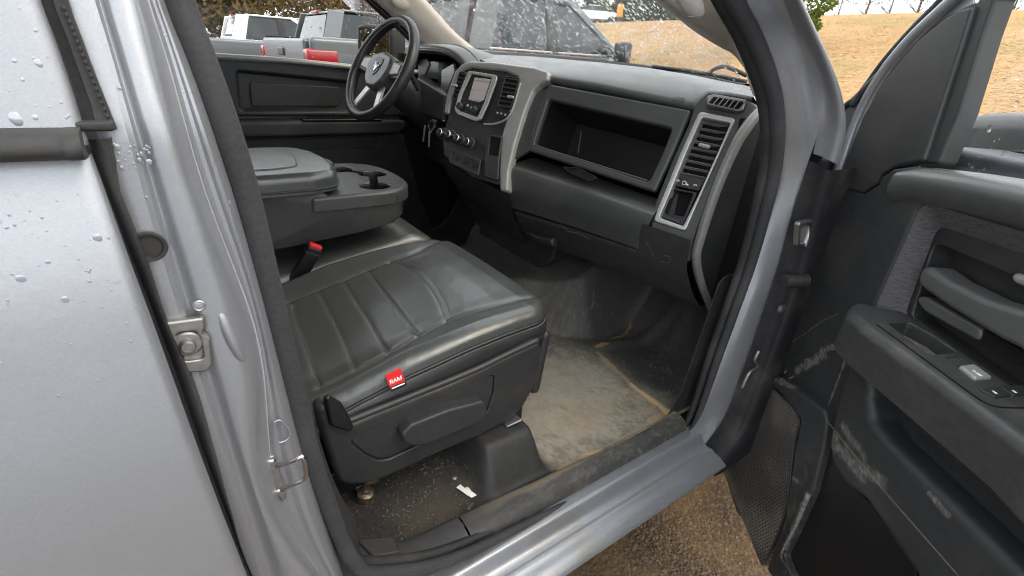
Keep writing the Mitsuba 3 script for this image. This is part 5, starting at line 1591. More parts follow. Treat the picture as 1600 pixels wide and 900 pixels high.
part(DRV, 'armrest', panel(DD, arm, 0.075, 0.014, 0.02, base=-0.01), 'plastic_door', 40)
part(DRV, 'switch_plate', [prism([(0.40, 0.735, 1.155), (0.72, 0.735, 1.155), (0.72, 0.775, 1.156), (0.40, 0.775, 1.156)], 0.004)], 'plastic_black', 40)
part(DRV, 'pull_cup', [prism([(0.42, 0.742, 1.160), (0.56, 0.742, 1.160), (0.56, 0.765, 1.160), (0.42, 0.765, 1.160)], 0.002)], 'felt_black', 40)
lowp = np.array([(-0.05, 0.60), (1.0, 0.60), (0.92, 0.80), (0.85, 1.085), (-0.05, 1.085)])
part(DRV, 'lower_trim', panel(DD, lowp, 0.012, 0.005, 0.01, base=-0.012, holes=[dict(p=dd_((380, 210), (594, 210), (588, 232), (380, 236)), d=0.010, b=0.005, r=0.012)]), 'plastic_dark', 40)
part(DRV, 'shell', box((0.45, 0.90, 0.92), (1.15, 0.10, 0.86), b=0.02), 'paint_silver', 40)
DG = [[(x, 0.855 - 0.22 * (z - 1.36), z) for z in np.linspace(1.355, 1.84, 8)] for x in np.linspace(-0.12, 1.12, 12)]
GP = part(DRV, 'window_pane', loft(DG), 'glass_pane', True, label='wet driver window')
# A pillar trim on the far side, beige, and the black window frame
l2 = ony(0.76, (672, 84), (660, 67), (640, 46), (620, 27), (590, 0))
r2 = ony(0.70, (742, 82), (722, 66), (700, 47), (680, 25), (657, 0))
l2, r2 = ext(l2, (0.08, 0.2, 0.4)), ext(r2, (0.08, 0.2, 0.4))
rows = [spline(np.array([a + (0, 0.05, 0), a, a + (0.01, -0.012, 0.004), (a + b) / 2 + (-0.012, -0.012, 0.0), b + (-0.006, 0, 0), b + (0.04, 0.02, 0.0)]), 20) for a, b in zip(l2, r2)]
FPC = part(TRUCK, 'far_pillar_cover', loft(rows), 'beige_trim', True, label='beige windscreen pillar trim, driver side')
hc = ony(0.74, (628, 8))[0]
part(FPC, 'handle_cap', trimesh.creation.icosphere(3, 1.0).apply_scale((0.05, 0.02, 0.03)).apply_translation(hc + (0, -0.012, 0.01)), 'beige_trim', True)
part(DRV, 'window_frame', tube(l2 + (-0.008, 0.05, -0.008), 0.014, 8), 'plastic_black', True)
part(DRV, 'sail', prism([(0.95, 0.84, 1.37), (1.10, 0.84, 1.37), (0.93, 0.82, 1.47), (0.86, 0.84, 1.37)], 0.006), 'plastic_black', 40)
# driver's door mirror
MP = Plane(ony(1.10, (585, 66))[0], (0.48, -0.88, 0), (0.05, 0, 1))
mo = MP.m([(557, 40), (570, 36), (612, 41), (612, 93), (604, 100), (566, 92), (557, 88)])
MI = part(TRUCK, 'far_mirror', panel(MP, mo, 0.10, 0.012, 0.014, base=-0.10, bottom=True, holes=[dict(p=MP.m([(561, 44), (611, 46), (609, 95), (562, 87)]), d=0.008, b=0.002, r=0.008)]), 'plastic_black', 40, label='black driver side mirror seen past the steering wheel')
part(MI, 'mirror_glass', panel(MP, MP.m([(560, 43), (611, 45), (609, 96), (561, 88)]), 0.001, 0.0003, 0.008, base=-0.0075), 'mirror_face', False)
part(MI, 'arm', prism([tuple(MP.to(MP.m([(600, 90)]), -0.10)[0]), (0.98, 0.90, 1.38), (1.02, 0.92, 1.34)], 0.02), 'plastic_black', 40)
# ------------------------------------------------------------------ the open passenger door
PD = f'{TRUCK}__front_door'
UD = np.array([-0.62, -0.785, 0.0])
DR = Plane((1.0, -0.93, 0.0), UD, (0, 0, 1))
HT = -0.06


def door(h, *p): return DR.m(p, h)


def d3(h, *p): return DR.to(DR.m(p, h), h)


def dcoord(p):
    """door coordinates (s along the door, z) of world points in textures"""
    a = UD / np.linalg.norm(UD)
    return (p.x - 1.0) * float(a[0]) + (p.y + 0.93) * float(a[1]), p.z


wear = [(d3(h, a)[0], d3(h, b)[0], r) for h, a, b, r in (
    (-0.015, (1302, 690), (1345, 735), 0.020), (-0.015, (1345, 735), (1378, 752), 0.014), (-0.015, (1318, 668), (1350, 712), 0.010),
    (HT, (1246, 578), (1286, 556), 0.013), (HT, (1283, 548), (1305, 540), 0.008), (-0.035, (1212, 594), (1238, 602), 0.010), (HT, (1292, 640), (1322, 560), 0.004),
    (-0.015, (1452, 772), (1482, 806), 0.005), (-0.015, (1378, 680), (1392, 700), 0.005), (-0.035, (1262, 770), (1226, 856), 0.009), (-0.035, (1226, 740), (1246, 752), 0.006), (HT - 0.004, (1340, 215), (1346, 208), 0.004))]


def door_col(p, n, uv):
    s, z = dcoord(p)
    c = mi.Color3f(0.024, 0.025, 0.0265) * (0.85 + 0.3 * fbm(p.x * 80, p.y * 80, p.z * 80, 2))
    c = mix(c, (0.060, 0.057, 0.053), smoothstep(0.48, 0.8, fbm(p.x * 8 + 3, p.y * 8, p.z * 8, 4)) * 0.35)
    w = mi.Float(0)
    for q0_, q1_, r in wear:
        e = q1_ - q0_
        px, py, pz = p.x - float(q0_[0]), p.y - float(q0_[1]), p.z - float(q0_[2])
        t = dr.clip((px * float(e[0]) + py * float(e[1]) + pz * float(e[2])) / float(e @ e), 0, 1)
        d = dr.sqrt(dr.square(px - t * float(e[0])) + dr.square(py - t * float(e[1])) + dr.square(pz - t * float(e[2])))
        w = dr.maximum(w, smoothstep(r * 1.2, r * 0.2, d + r * 1.5 * (fbm(p.x * 70, p.y * 70, p.z * 70, 3) - 0.45)))
    st = smoothstep(0.42, 0.68, noise((s + z) * 300, (s - z) * 90, 2.0) * 0.5 + 0.5 * fbm(s * 160, z * 160, 3.0, 3))
    c = mix(mix(c, (0.105, 0.102, 0.096), w * 0.6), (0.26, 0.25, 0.225), w * st * 0.4)
    lo = smoothstep(0.82, 0.5, z)
    return mix(c, (0.17, 0.14, 0.10), lo * 0.35 * smoothstep(0.55, 0.8, fbm(s * 30, z * 30, 1.0, 4)))


mat('door_plastic', pr(door_col, lambda p, n, uv: 0.44 + 0.14 * fbm(p.x * 25, p.y * 25, p.z * 25, 3), 0.5), grain(800), 0.00014)
mat('door_top', pr(speck((0.034, 0.034, 0.034), 0.15, 120, (0.12, 0.115, 0.105), 0.4), 0.45, 0.6), lambda p, n, uv: noise(p.x * 300, p.y * 300, p.z * 900), 0.0002)
mat('door_cloth', pr(lambda p, n, uv: mi.Color3f(0.095, 0.092, 0.098) * (0.55 + 0.9 * noise(p.x * 160, p.y * 160, p.z * 900)), 0.85, 0.25, sheen=0.4), lambda p, n, uv: noise(p.x * 160, p.y * 160, p.z * 900), 0.0005)
mat('handle_grey', pr(speck((0.085, 0.085, 0.085), 0.06, 60), 0.36, 0.5))


def grille_col(p, n, uv):
    s, z = dcoord(p)
    a, b = s * 125, z * 125
    row = dr.floor(b)
    fa = a + 0.5 * (row - 2 * dr.floor(row / 2))
    u, v = fa - dr.floor(fa) - 0.5, b - row - 0.5
    hole = smoothstep(0.34, 0.26, dr.sqrt(u * u + v * v))
    c = mi.Color3f(0.075, 0.071, 0.066)
    dust = smoothstep(0.35, 0.75, fbm(s * 14, z * 14, 2.0, 4))
    c = mix(c, (0.20, 0.18, 0.15), dust * 0.6)
    return mix(c, (0.004, 0.004, 0.004), hole)


mat('grille', pr(grille_col, 0.55, 0.4))

# shell: painted outer skin and dark inner frame
far = 1.08
sh_o = np.array([(-0.02, 0.47), (0.03, 0.43), (far, 0.43), (far, 1.33), (0.06, 1.33), (0.0, 1.20)])
part(PD, 'shell', panel(DR, sh_o, 0.10, 0.012, 0.03, base=-0.255, bottom=True), 'paint_dark', 40)
part(PD, 'outer_skin', panel(Plane(DR.o, -DR.u, DR.v), sh_o * (-1, 1), 0.010, 0.006, 0.03, base=0.255), 'paint_silver', 40)
# inner trim
fe_ = door(HT, (1316, 257), (1280, 337), (1243, 437), (1203, 533), (1193, 560), (1170, 592), (1119, 702))
lowz = 0.455
tr = np.vstack([fe_, door(HT, (1150, 800)), [(0.30, 0.435), (far, 0.435), (far, 1.315)], door(HT, (1600, 290), (1480, 266), (1425, 260), (1395, 264), (1377, 276), (1373, 287), (1347, 304), (1307, 292))])
h_o = np.vstack([door(HT, (1437, 315)), [(far - 0.06, door(HT, (1600, 357))[0][1] + 0.02)], [(far - 0.06, 1.035)], door(HT, (1358, 492))])
TRM = part(PD, 'trim', panel(DR, tr, 0.045, 0.006, 0.006, base=HT - 0.045, holes=[dict(p=h_o, d=0.006, b=0.006, r=0.02, floor=False)]), 'door_plastic', 40, label='black plastic inner trim of the open door')
# sloping wall of the recess and its floor
h_f = np.vstack([door(-0.105, (1466, 352)), [(far - 0.08, door(-0.105, (1600, 388))[0][1] + 0.02)], [(far - 0.08, 1.02)], door(-0.105, (1414, 492))])
A_ = fillet(h_o, 0.02, 4)
B_ = fillet(h_f, 0.02, 4)
rows = [DR.to(A_, HT - 0.005), DR.to(B_, -0.105)]
part(PD, 'recess_wall', loft(rows, True), 'door_cloth', 30, label='grey fabric like side of the door recess')
h2 = np.vstack([door(-0.105, (1457, 374)), [(far - 0.2, door(-0.105, (1600, 424))[0][1] + 0.0)], [(far - 0.2, 1.03)], door(-0.105, (1418, 500))])
part(PD, 'recess_floor', panel(DR, B_, 0.002, 0.0003, 0, base=-0.108, holes=[dict(p=inset(ccw(h2), 0.004), d=0.035, b=0.004, r=0.012)]), 'plastic_dark', 30)
# rolled top ledge
led = d3(-0.045, (1398, 264), (1425, 261), (1480, 266), (1540, 275), (1600, 286))
e = led[-1] - led[-2]
led = spline(np.vstack([led, led[-1] + e / np.linalg.norm(e) * 0.25, led[-1] + e / np.linalg.norm(e) * 0.55]), 60)
lrows = []
for i, q in enumerate(led):
    g = min(1.0, (i / 7.0)) ** 0.5
    N_ = DR.n
    lrows.append(spline(np.array([q - 0.075 * N_ + (0, 0, -0.004 * g), q - 0.05 * N_ + (0, 0, 0.0), q - 0.022 * N_ + (0, 0, -0.001), q - 0.004 * N_ + (0, 0, -0.007), q + 0.004 * g * N_ + (0, 0, -0.020), q + 0.001 * g * N_ + (0, 0, -0.036), q - 0.010 * N_ + (0, 0, -0.052), q - 0.024 * N_ + (0, 0, -0.060)]), 30))
part(PD, 'top_ledge', loft(lrows), 'plastic_pad', True, label='rounded grey top of the door trim')
g_ = d3(HT + 0.001, (1303, 290), (1325, 297), (1347, 303), (1373, 286), (1378, 273), (1400, 260), (1433, 254))
part(PD, 'trim_joint', tube(resample(g_, 40), 0.0014, 6), 'felt_black', True)

# pull handle, slot, release lever
ph = np.vstack([door(-0.085, (1433, 430), (1437, 420), (1446, 415), (1454, 419), (1480, 438), (1540, 468), (1600, 486)), [(far - 0.3, door(-0.085, (1600, 486))[0][1] + 0.01)], [(far - 0.3, door(-0.085, (1600, 570))[0][1])], door(-0.085, (1600, 566), (1592, 545), (1560, 530), (1528, 510), (1480, 480), (1441, 452), (1431, 442))])
part(PD, 'pull_handle', panel(DR, ph, 0.040, 0.010, 0.006, base=-0.125), 'handle_grey', 50, label='long grey pull handle on the door')
sl = door(-0.100, (1430, 468), (1436, 463), (1446, 463), (1480, 483), (1533, 513), (1531, 526), (1526, 533), (1480, 508), (1442, 486))
part(PD, 'handle_support', panel(DR, sl, 0.020, 0.008, 0.005, base=-0.120), 'handle_grey', 50)
so_ = door(-0.102, (1534, 514), (1596, 548), (1600, 575), (1560, 556), (1529, 534))
part(PD, 'handle_slot', panel(DR, so_, 0.003, 0.001, 0.003, base=-0.107), 'felt_black', 40)
rl = np.vstack([door(-0.10, (1572, 428), (1580, 423), (1600, 431)), [(far - 0.32, door(-0.10, (1600, 431))[0][1] + 0.004)], [(far - 0.32, door(-0.10, (1600, 450))[0][1])], door(-0.10, (1600, 449), (1582, 441))])
part(PD, 'release_lever', panel(DR, rl, 0.03, 0.008, 0.004, base=-0.13), 'plastic_grey', 40, label='pale inside door release lever')

# armrest: horizontal slab with pocket and switches
ZA = 1.06
AR = Plane((1.0, -0.93, ZA), UD, -DR.n)


def arm(*p): return AR.m(p)


ar_o = np.vstack([arm((1325, 486), (1327, 476), (1336, 467), (1346, 467), (1365, 475), (1415, 483)), [(far, 0.106), (far, -0.03), (0.75, -0.02)], arm((1600, 690), (1460, 588), (1345, 506))])
pk = arm((1388, 505), (1420, 503), (1502, 549), (1452, 554))
ARM = part(PD, 'armrest', panel(AR, ar_o, 0.075, 0.018, 0.014, base=-0.075, holes=[dict(p=pk, d=0.05, b=0.0025, r=0.006, taper=0.003)]), 'door_top', 50, label='grey door armrest with small pocket and switches')
gv = onz(ZA + 0.0006, (1370, 507), (1400, 529), (1460, 573), (1520, 617), (1543, 631), (1562, 636), (1600, 637), (1640, 634))
part(ARM, 'bezel_groove', tube(spline(gv, 60), 0.0011, 6), 'felt_black', True)
scp = arm((1474, 559), (1498, 557), (1520, 571), (1496, 574))
part(ARM, 'switch_scoop', panel(AR, scp, 0.002, 0.0008, 0.003, base=-0.001, holes=[dict(p=inset(ccw(scp), 0.002), d=0.0015, b=0.001, r=0.002)]), 'plastic_dark', 40)
sw_ = arm((1497, 575), (1520, 572), (1549, 593), (1522, 595))
part(ARM, 'window_switch', panel(AR, sw_, 0.006, 0.003, 0.003, base=-0.001), 'plastic_grey', 40, label='grey window switch with white symbol')
for a in ([(1517, 577), (1528, 580), (1537, 588), (1524, 587)],):
    q = AR.to(AR.m(a, 0.005), 0.0052)
    c = q.mean(0)
    part(ARM, 'window_symbol', [box(c + 0.0035 * UD, (0.0075, 0.0045, 0.0004), rot=np.stack([UD / np.linalg.norm(UD), np.cross((0, 0, 1), UD / np.linalg.norm(UD)), (0, 0, 1.0)], 1)), box(c - 0.0045 * UD, (0.0045, 0.0030, 0.0004), rot=np.stack([UD / np.linalg.norm(UD), np.cross((0, 0, 1), UD / np.linalg.norm(UD)), (0, 0, 1.0)], 1))], 'white_print', False)
for pts, c in ((((1528, 610), (1559, 607), (1579, 620), (1552, 623)), (1554, 613)), (((1561, 606), (1602, 603), (1622, 616), (1582, 620)), (1585, 612))):
    part(ARM, 'lock_switch', panel(AR, arm(*pts), 0.004, 0.0015, 0.003, base=-0.001), 'plastic_dark', 40, label='black lock switch with white symbol')
    q = AR.to(AR.m([c], 0.003), 0.0032)[0]
    part(ARM, 'lock_symbol', [box(q, (0.006, 0.003, 0.0004), rot=np.stack([UD / np.linalg.norm(UD), np.cross((0, 0, 1), UD / np.linalg.norm(UD)), (0, 0, 1.0)], 1))], 'white_print', False)

# lower panel with its crease, map pocket, flange and speaker grille
lp_ = np.vstack([door(-0.015, (1360, 560), (1357, 620), (1361, 655), (1385, 688), (1440, 742), (1520, 822), (1600, 902)), [(0.95, 0.60)], [(0.95, 0.50)], [(0.55, 0.50)], door(-0.015, (1436, 905), (1413, 876), (1351, 783), (1316, 756), (1296, 722), (1292, 690), (1298, 655), (1318, 580), (1326, 556))])
part(PD, 'lower_panel', panel(DR, lp_, 0.045, 0.016, 0.010, base=-0.060), 'door_plastic', 50, label='scuffed lower door panel')
mk = d3(-0.0145, (1296, 662), (1330, 705), (1380, 765), (1440, 834), (1496, 898), (1540, 950))
mat('tan_scratch', pr((0.20, 0.175, 0.12), 0.7))
part(PD, 'long_scratch', tube(spline(mk, 40), 0.0005, 5), 'tan_scratch', True, label='thin tan scratch along the lower panel')
mk = d3(HT + 0.0005, (1202, 547), (1225, 541), (1255, 523), (1285, 502), (1310, 490))
part(PD, 'trim_scratch', tube(spline(mk, 40), 0.0004, 5), 'tan_scratch', True)
fl = door(-0.035, (1186, 588), (1216, 589), (1252, 614), (1286, 640), (1291, 662), (1284, 702), (1268, 766), (1240, 830), (1222, 866), (1240, 910), (1228, 930), (1196, 890), (1226, 806), (1241, 702), (1250, 655), (1222, 618))
part(PD, 'pocket_flange', panel(DR, fl, 0.030, 0.008, 0.012, base=-0.065), 'door_plastic', 50, label='worn grey rim between speaker and map pocket')
we = d3(-0.030, (1263, 772), (1254, 795), (1243, 822), (1228, 850), (1219, 868))
mat('worn_edge', pr(lambda p, n, uv: mi.Color3f(0.26, 0.255, 0.245) * (0.05 + 1.0 * fbm(p.x * 150, p.y * 150, p.z * 150, 3)), 0.6))
part(PD, 'worn_rim', tube(spline(we, 30), np.linspace(0.005, 0.002, 30), 8), 'worn_edge', True, label='pale worn edge of the pocket rim')
we2 = d3(-0.030, (1222, 862), (1221, 872), (1234, 892), (1246, 915))
part(PD, 'pocket_lip', tube(spline(we2, 20), 0.0035, 8), 'plastic_mid', True)
pkt = np.vstack([door(-0.05, (1292, 680), (1320, 752), (1356, 784), (1430, 890)), [(0.62, 0.50), (0.40, 0.43)], door(-0.05, (1232, 905), (1216, 868), (1240, 826), (1266, 766))])
part(PD, 'map_pocket', panel(DR, pkt, 0.006, 0.002, 0.006, base=-0.058), 'plastic_black', 40, label='dark map pocket low in the door')
gr_o = door(-0.045, (1167, 594), (1190, 591), (1216, 613), (1248, 651), (1240, 700), (1226, 804), (1196, 880), (1188, 884), (1119, 712))
part(PD, 'speaker_grille', panel(DR, gr_o, 0.018, 0.005, 0.008, base=-0.063), 'grille', 40, label='perforated black speaker grille, dusty')
part(PD, 'grille_rim', tube(spline(d3(-0.045, (1167, 594), (1190, 591), (1216, 613), (1248, 651), (1240, 700), (1226, 804), (1196, 880)), 60), 0.003, 8), 'plastic_dark', True)
# crumpled pale scuffs by the hinge: mud dried on the trim
mat('dried_mud', pr(lambda p, n, uv: mi.Color3f(0.22, 0.205, 0.18) * (0.4 + 0.9 * fbm(p.x * 120, p.y * 120, p.z * 120, 3)), 0.9, 0.2))
mm = []
rr_ = random.Random(4)
for c, n_, sp_ in (((1268, 562), 12, 12), ((1232, 590), 6, 9), ((1302, 545), 4, 6)):
    for k in range(n_):
        p = (c[0] + rr_.gauss(0, sp_ * 0.7), c[1] + rr_.gauss(0, sp_ * 0.5))
        q = d3(HT + 0.0004, p)[0]
        m = trimesh.creation.icosphere(1, 1.0).apply_scale((rr_.uniform(0.002, 0.007), rr_.uniform(0.0005, 0.0012), rr_.uniform(0.0015, 0.006)))
        mm.append(m.apply_translation(q))
part(PD, 'mud_splash', mm, 'dried_mud', True, kind='stuff', label='dried mud flakes near the hinge')

# window frame: sail, bar, pale outer edge, black seal, glass
sa_ = door(HT - 0.004, (1347, 182), (1387, 117), (1433, 63), (1477, 27), (1500, 13), (1521, 8), (1500, 75), (1441, 253), (1400, 260), (1377, 274), (1373, 287), (1347, 303), (1306, 291), (1318, 255))
part(PD, 'sail_panel', panel(DR, sa_, 0.03, 0.006, 0.004, base=HT - 0.034), 'plastic_dark', 40, label='black triangular sail panel of the door window')
ba_ = np.vstack([door(HT - 0.012, (1464, 258), (1442, 254), (1501, 75), (1522, 8)), [(0.245, 1.80)], [(0.275, 1.80)], door(HT - 0.012, (1554, 0), (1534, 57), (1498, 177))])
part(PD, 'division_bar', panel(DR, ba_, 0.03, 0.006, 0.003, base=HT - 0.042), 'plastic_dark', 40)
ed = d3(-0.070, (1306, 285), (1338, 190), (1375, 120), (1420, 64), (1465, 21), (1490, -2))
dv_ = (ed[-1] - ed[-2]) / np.linalg.norm(ed[-1] - ed[-2])
topc = DR.to(np.array([(0.42, 1.80), (0.70, 1.82), (far, 1.82), (far, 1.33)]), -0.085)
fr_ = np.vstack([spline(ed, 30), topc])
part(PD, 'window_frame', tube(resample(fr_, 90), 0.010, 10), 'paint_silver', True, label='pale painted edge of the door frame')
fl2 = np.vstack([door(-0.078, (1347, 182), (1387, 117), (1433, 63), (1477, 27), (1521, 8), (1521, -12), (1488, -4), (1462, 16), (1417, 60), (1372, 116), (1336, 188), (1304, 286), (1322, 262))])
part(PD, 'frame_flange', panel(DR, fl2, 0.010, 0.003, 0.004, base=-0.088), 'paint_silver', 40)
ed2 = d3(-0.105, (1300, 200), (1322, 168), (1345, 150), (1382, 100), (1426, 50), (1470, 6), (1484, -10))
fr2 = np.vstack([spline(ed2, 30), topc + (0, 0, 0.015) - 0.02 * DR.n])
part(PD, 'frame_seal', tube(resample(fr2, 90), 0.010, 10), 'rubber', True, label='black rubber seal on the door frame')
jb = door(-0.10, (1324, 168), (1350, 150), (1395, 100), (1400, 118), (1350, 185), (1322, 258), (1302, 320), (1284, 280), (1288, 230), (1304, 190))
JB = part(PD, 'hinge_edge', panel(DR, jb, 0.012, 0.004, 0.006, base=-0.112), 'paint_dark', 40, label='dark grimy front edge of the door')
for k, (a, b, r) in enumerate([((1332, 165), (1372, 118), 7), ((1316, 205), (1318, 250), 6), ((1336, 190), (1322, 222), 5)]):
    q = d3(-0.098, a, b)
    part(JB, 'pressing', tube(spline(np.array([q[0], (q[0] + q[1]) / 2 + 0.004 * DR.n, q[1]]), 12), r * 0.001, 8), ('paint_dark', 'paint_jamb')[k % 2], True)
part(JB, 'grommet', [box(d3(-0.10, (1293, 262))[0], (0.05, 0.03, 0.05), b=0.012)], 'rubber', 40)
q = d3(-0.098, (1312, 262), (1300, 292))
part(JB, 'bracket', bar(DR, door(-0.098, (1316, 250))[0], door(-0.098, (1302, 296))[0], -0.095, 0.010, 0.006, 0.002), 'paint_jamb', 40)
gl = [[DR.to(np.array([(s + 0.18 * (z - 1.3), z)]), -0.098 + 0.12 * max(0, z - 1.3))[0] for z in np.linspace(1.26, 1.80, 6)] for s in np.linspace(0.20, far - 0.1, 10)]
part(PD, 'window_pane', loft(gl), 'glass_pane', True, label='wet window of the open door')
# the door's outside mirror, seen through the glass
MR = Plane(DR.o, DR.u, DR.v)
mo_ = np.vstack([door(-0.30, (1474, 268), (1497, 186), (1506, 176), (1560, 174), (1640, 176)), [(0.70, 1.39), (0.70, 1.18)], door(-0.30, (1500, 300))])
MH = part(PD, 'outside_mirror', panel(MR, mo_, 0.10, 0.03, 0.015, base=-0.40, bottom=True), 'plastic_pad', 40, label='outside mirror housing seen through the wet door window')
sp2 = DR.to(door(-0.299, (1501, 180), (1497, 232), (1540, 236), (1620, 238)), -0.298)
part(MH, 'housing_seam', tube(resample(sp2, 30), 0.0025, 6), 'plastic_black', True)
part(MH, 'mirror_arm', prism(list(DR.to(np.array([(0.16, 1.30), (0.16, 1.24), (0.30, 1.28), (0.30, 1.22)]), -0.20)) + list(DR.to(np.array([(0.24, 1.30), (0.24, 1.24)]), -0.34)), 0.015), 'plastic_black', 40)
# ------------------------------------------------------------------ ground, bank, trees, other vehicles


def land(x, y):
    s = lambda a, b, v: np.clip((v - a) / (b - a), 0, 1)
    t = s(6.0, 33.0, x - 0.04 * y)
    z = 5.05 * (0.35 * t + 0.65 * t * t * (3 - 2 * t))
    z = z + 0.35 * s(33, 120, x) * 3
    return z + 0.05 * (meshkit.fbm(np.stack([x * 0.4, y * 0.4, 0 * x], -1), 3, 2) - 0.5) * s(3.5, 8, np.abs(x) + np.abs(y))


def ground_col(p, n, uv):
    wet = fbm(p.x * 5, p.y * 5, 0.0, 4)
    mud = mix((0.058, 0.036, 0.020), (0.120, 0.076, 0.040), smoothstep(0.35, 0.65, wet))
    peb = smoothstep(0.62, 0.75, noise(p.x * 130, p.y * 130, 1.0))
    mud = mix(mud, (0.22, 0.16, 0.10), peb * 0.35)
    mud = mud * (0.82 + 0.36 * noise(p.x * 330, p.y * 330, 4.0))
    g = fbm(p.x * 14, p.y * 1.6, p.z * 22, 4)
    g2 = noise(p.x * 50, p.y * 5, 2.0)
    straw = mix((0.30, 0.182, 0.084), (0.41, 0.263, 0.13), smoothstep(0.3, 0.7, g) * 0.6 + 0.4 * g2)
    straw = mix(straw, (0.20, 0.17, 0.06), 0.5 * smoothstep(0.55, 0.75, fbm(p.x * 0.35, p.y * 0.5, 1.0, 3)))
    lot = mix((0.10, 0.085, 0.07), (0.16, 0.14, 0.12), fbm(p.x * 2, p.y * 2, 0.0, 4))
    a = smoothstep(5.2, 6.6, p.x + 1.2 * (fbm(p.x * 0.7, p.y * 0.7, 3.0, 3) - 0.5))
    b = smoothstep(1.2, 2.4, p.y)
    aisle = mi.Color3f(0.15, 0.155, 0.17) * (0.75 + 0.5 * fbm(p.x * 6, p.y * 6, 0.0, 4)) * (0.8 + 0.4 * noise(p.x * 150, p.y * 150, 1.0))
    c = smoothstep(-2.1, -2.5, p.y + 0.25 * (fbm(p.x * 1.2, p.y * 1.2, 5.0, 3) - 0.5))
    return mix(mix(mix(mud, lot, b), aisle, c), straw, a)


def ground_bump(p, n, uv):
    return 0.4 * fbm(p.x * 40, p.y * 40, p.z * 40, 3) + 0.3 * noise(p.x * 160, p.y * 160, 2.0)


mat('ground_soil', pr(ground_col, lambda p, n, uv: 0.95 - 0.45 * smoothstep(0.5, 0.35, fbm(p.x * 5, p.y * 5, 0.0, 4)) * smoothstep(4.0, 2.0, p.x) - 0.35 * smoothstep(-2.1, -2.5, p.y), 0.5), ground_bump, 0.012)
gx = np.unique(np.r_[np.linspace(-160, -6, 30), np.linspace(-6, 6, 60), np.linspace(6, 42, 120), np.linspace(42, 300, 40)])
gy = np.unique(np.r_[np.linspace(-160, -8, 30), np.linspace(-8, 50, 140), np.linspace(50, 260, 40)])
GX, GY = np.meshgrid(gx, gy, indexing='ij')
single('ground', loft(np.stack([GX, GY, land(GX, GY)], -1), flip=True), 'ground_soil', 'wet brown gravelly ground rising to a straw coloured grass bank', kind='structure', smooth=True)
# pebbles beside the sill
rg_ = np.random.default_rng(11)
pb_ = []
for k in range(420):
    x, y = rg_.uniform(0.3, 1.9), rg_.uniform(-1.6, -0.5)
    s = rg_.uniform(0.0015, 0.0045) * (1 + (rg_.random() < 0.05) * 1.2)
    pb_.append(trimesh.creation.icosphere(1, s).apply_scale(rg_.uniform(0.6, 1.2, 3) * (1, 1, 0.6)).apply_translation((x, y, s * 0.15)))
mat('pebble', pr(lambda p, n, uv: mix((0.09, 0.06, 0.036), (0.24, 0.18, 0.12), noise(p.x * 60, p.y * 60, 0.0)), 0.5))
single('gravel', pb_, 'pebble', 'loose wet gravel on the ground below the open door', kind='stuff', smooth=True)
# straw on the bank: many small leaning blades
N = 90000
bx_ = 6.5 + 27.5 * rg_.random(N) ** 1.15
ang_ = rg_.uniform(0.12, 0.95, N)
rad_ = bx_ / np.maximum(np.cos(ang_), 0.3)
px_, py_ = bx_, np.tan(ang_) * bx_ - 1.0
pz_ = land(px_, py_)
hgt = rg_.uniform(0.012, 0.04, N) * (1 + 0.6 * meshkit.noise(np.stack([px_ * 0.8, py_ * 0.8, 0 * px_], -1)))
dirn = np.stack([rg_.normal(0, 0.03, N), rg_.uniform(0.05, 0.17, N) * rg_.choice([-1, 1], N)], 1)
wd_ = rg_.uniform(0.006, 0.016, N) * (1 + bx_ / 22)
ta_ = rg_.uniform(0, math.pi, N)
off = np.stack([wd_ * 1.2, 0 * wd_, 0.2 * wd_], 1)
b0_ = np.stack([px_, py_, pz_ - 0.01], 1)
tip = b0_ + np.stack([dirn[:, 0], dirn[:, 1], hgt], 1)
mat('straw', {'type': 'principled', 'base_color': proc(lambda p, n, uv: mix((0.33, 0.205, 0.096), (0.43, 0.28, 0.142), noise(p.x * 9, p.y * 1.1, p.z * 14))), 'roughness': 0.8, 'specular': 0.2})
V_ = np.stack([b0_ - off, b0_ + off, tip], 1).reshape(-1, 3)
single('dry_grass', trimesh.Trimesh(V_, np.arange(3 * N).reshape(-1, 3), process=False), 'straw', 'dormant straw coloured grass covering the bank', kind='stuff', smooth=False)

# --- foliage
mat('leaf_green', {'type': 'principledthin', 'base_color': proc(lambda p, n, uv: mix((0.03, 0.05, 0.015), (0.11, 0.13, 0.045), noise(p.x * 5, p.y * 5, p.z * 5))), 'roughness': 0.6, 'diff_trans': 0.5}, two=False)
mat('leaf_bright', {'type': 'principledthin', 'base_color': proc(lambda p, n, uv: mix((0.07, 0.11, 0.02), (0.20, 0.23, 0.06), noise(p.x * 9, p.y * 9, p.z * 9))), 'roughness': 0.6, 'diff_trans': 0.5}, two=False)
mat('leaf_brown', {'type': 'principledthin', 'base_color': proc(lambda p, n, uv: mix((0.09, 0.075, 0.04), (0.20, 0.15, 0.07), noise(p.x * 5, p.y * 5, p.z * 5))), 'roughness': 0.7, 'diff_trans': 0.4}, two=False)
mat('bark', pr(speck((0.11, 0.09, 0.07), 0.5, 12), 0.9, 0.2))


def leaves(P, size, rng):
    n = len(P)
    a = rng.normal(size=(n, 3))
    a /= np.linalg.norm(a, axis=1, keepdims=True)
    b = np.cross(a, rng.normal(size=(n, 3)))
    b /= np.linalg.norm(b, axis=1, keepdims=True)
    s = size * rng.uniform(0.6, 1.4, (n, 1))
    v = np.stack([P - a * s, P + b * s * 0.45, P + a * s, P - b * s * 0.45], 1).reshape(-1, 3)
    f = np.arange(4 * n).reshape(-1, 4)
    return tm(v, f)


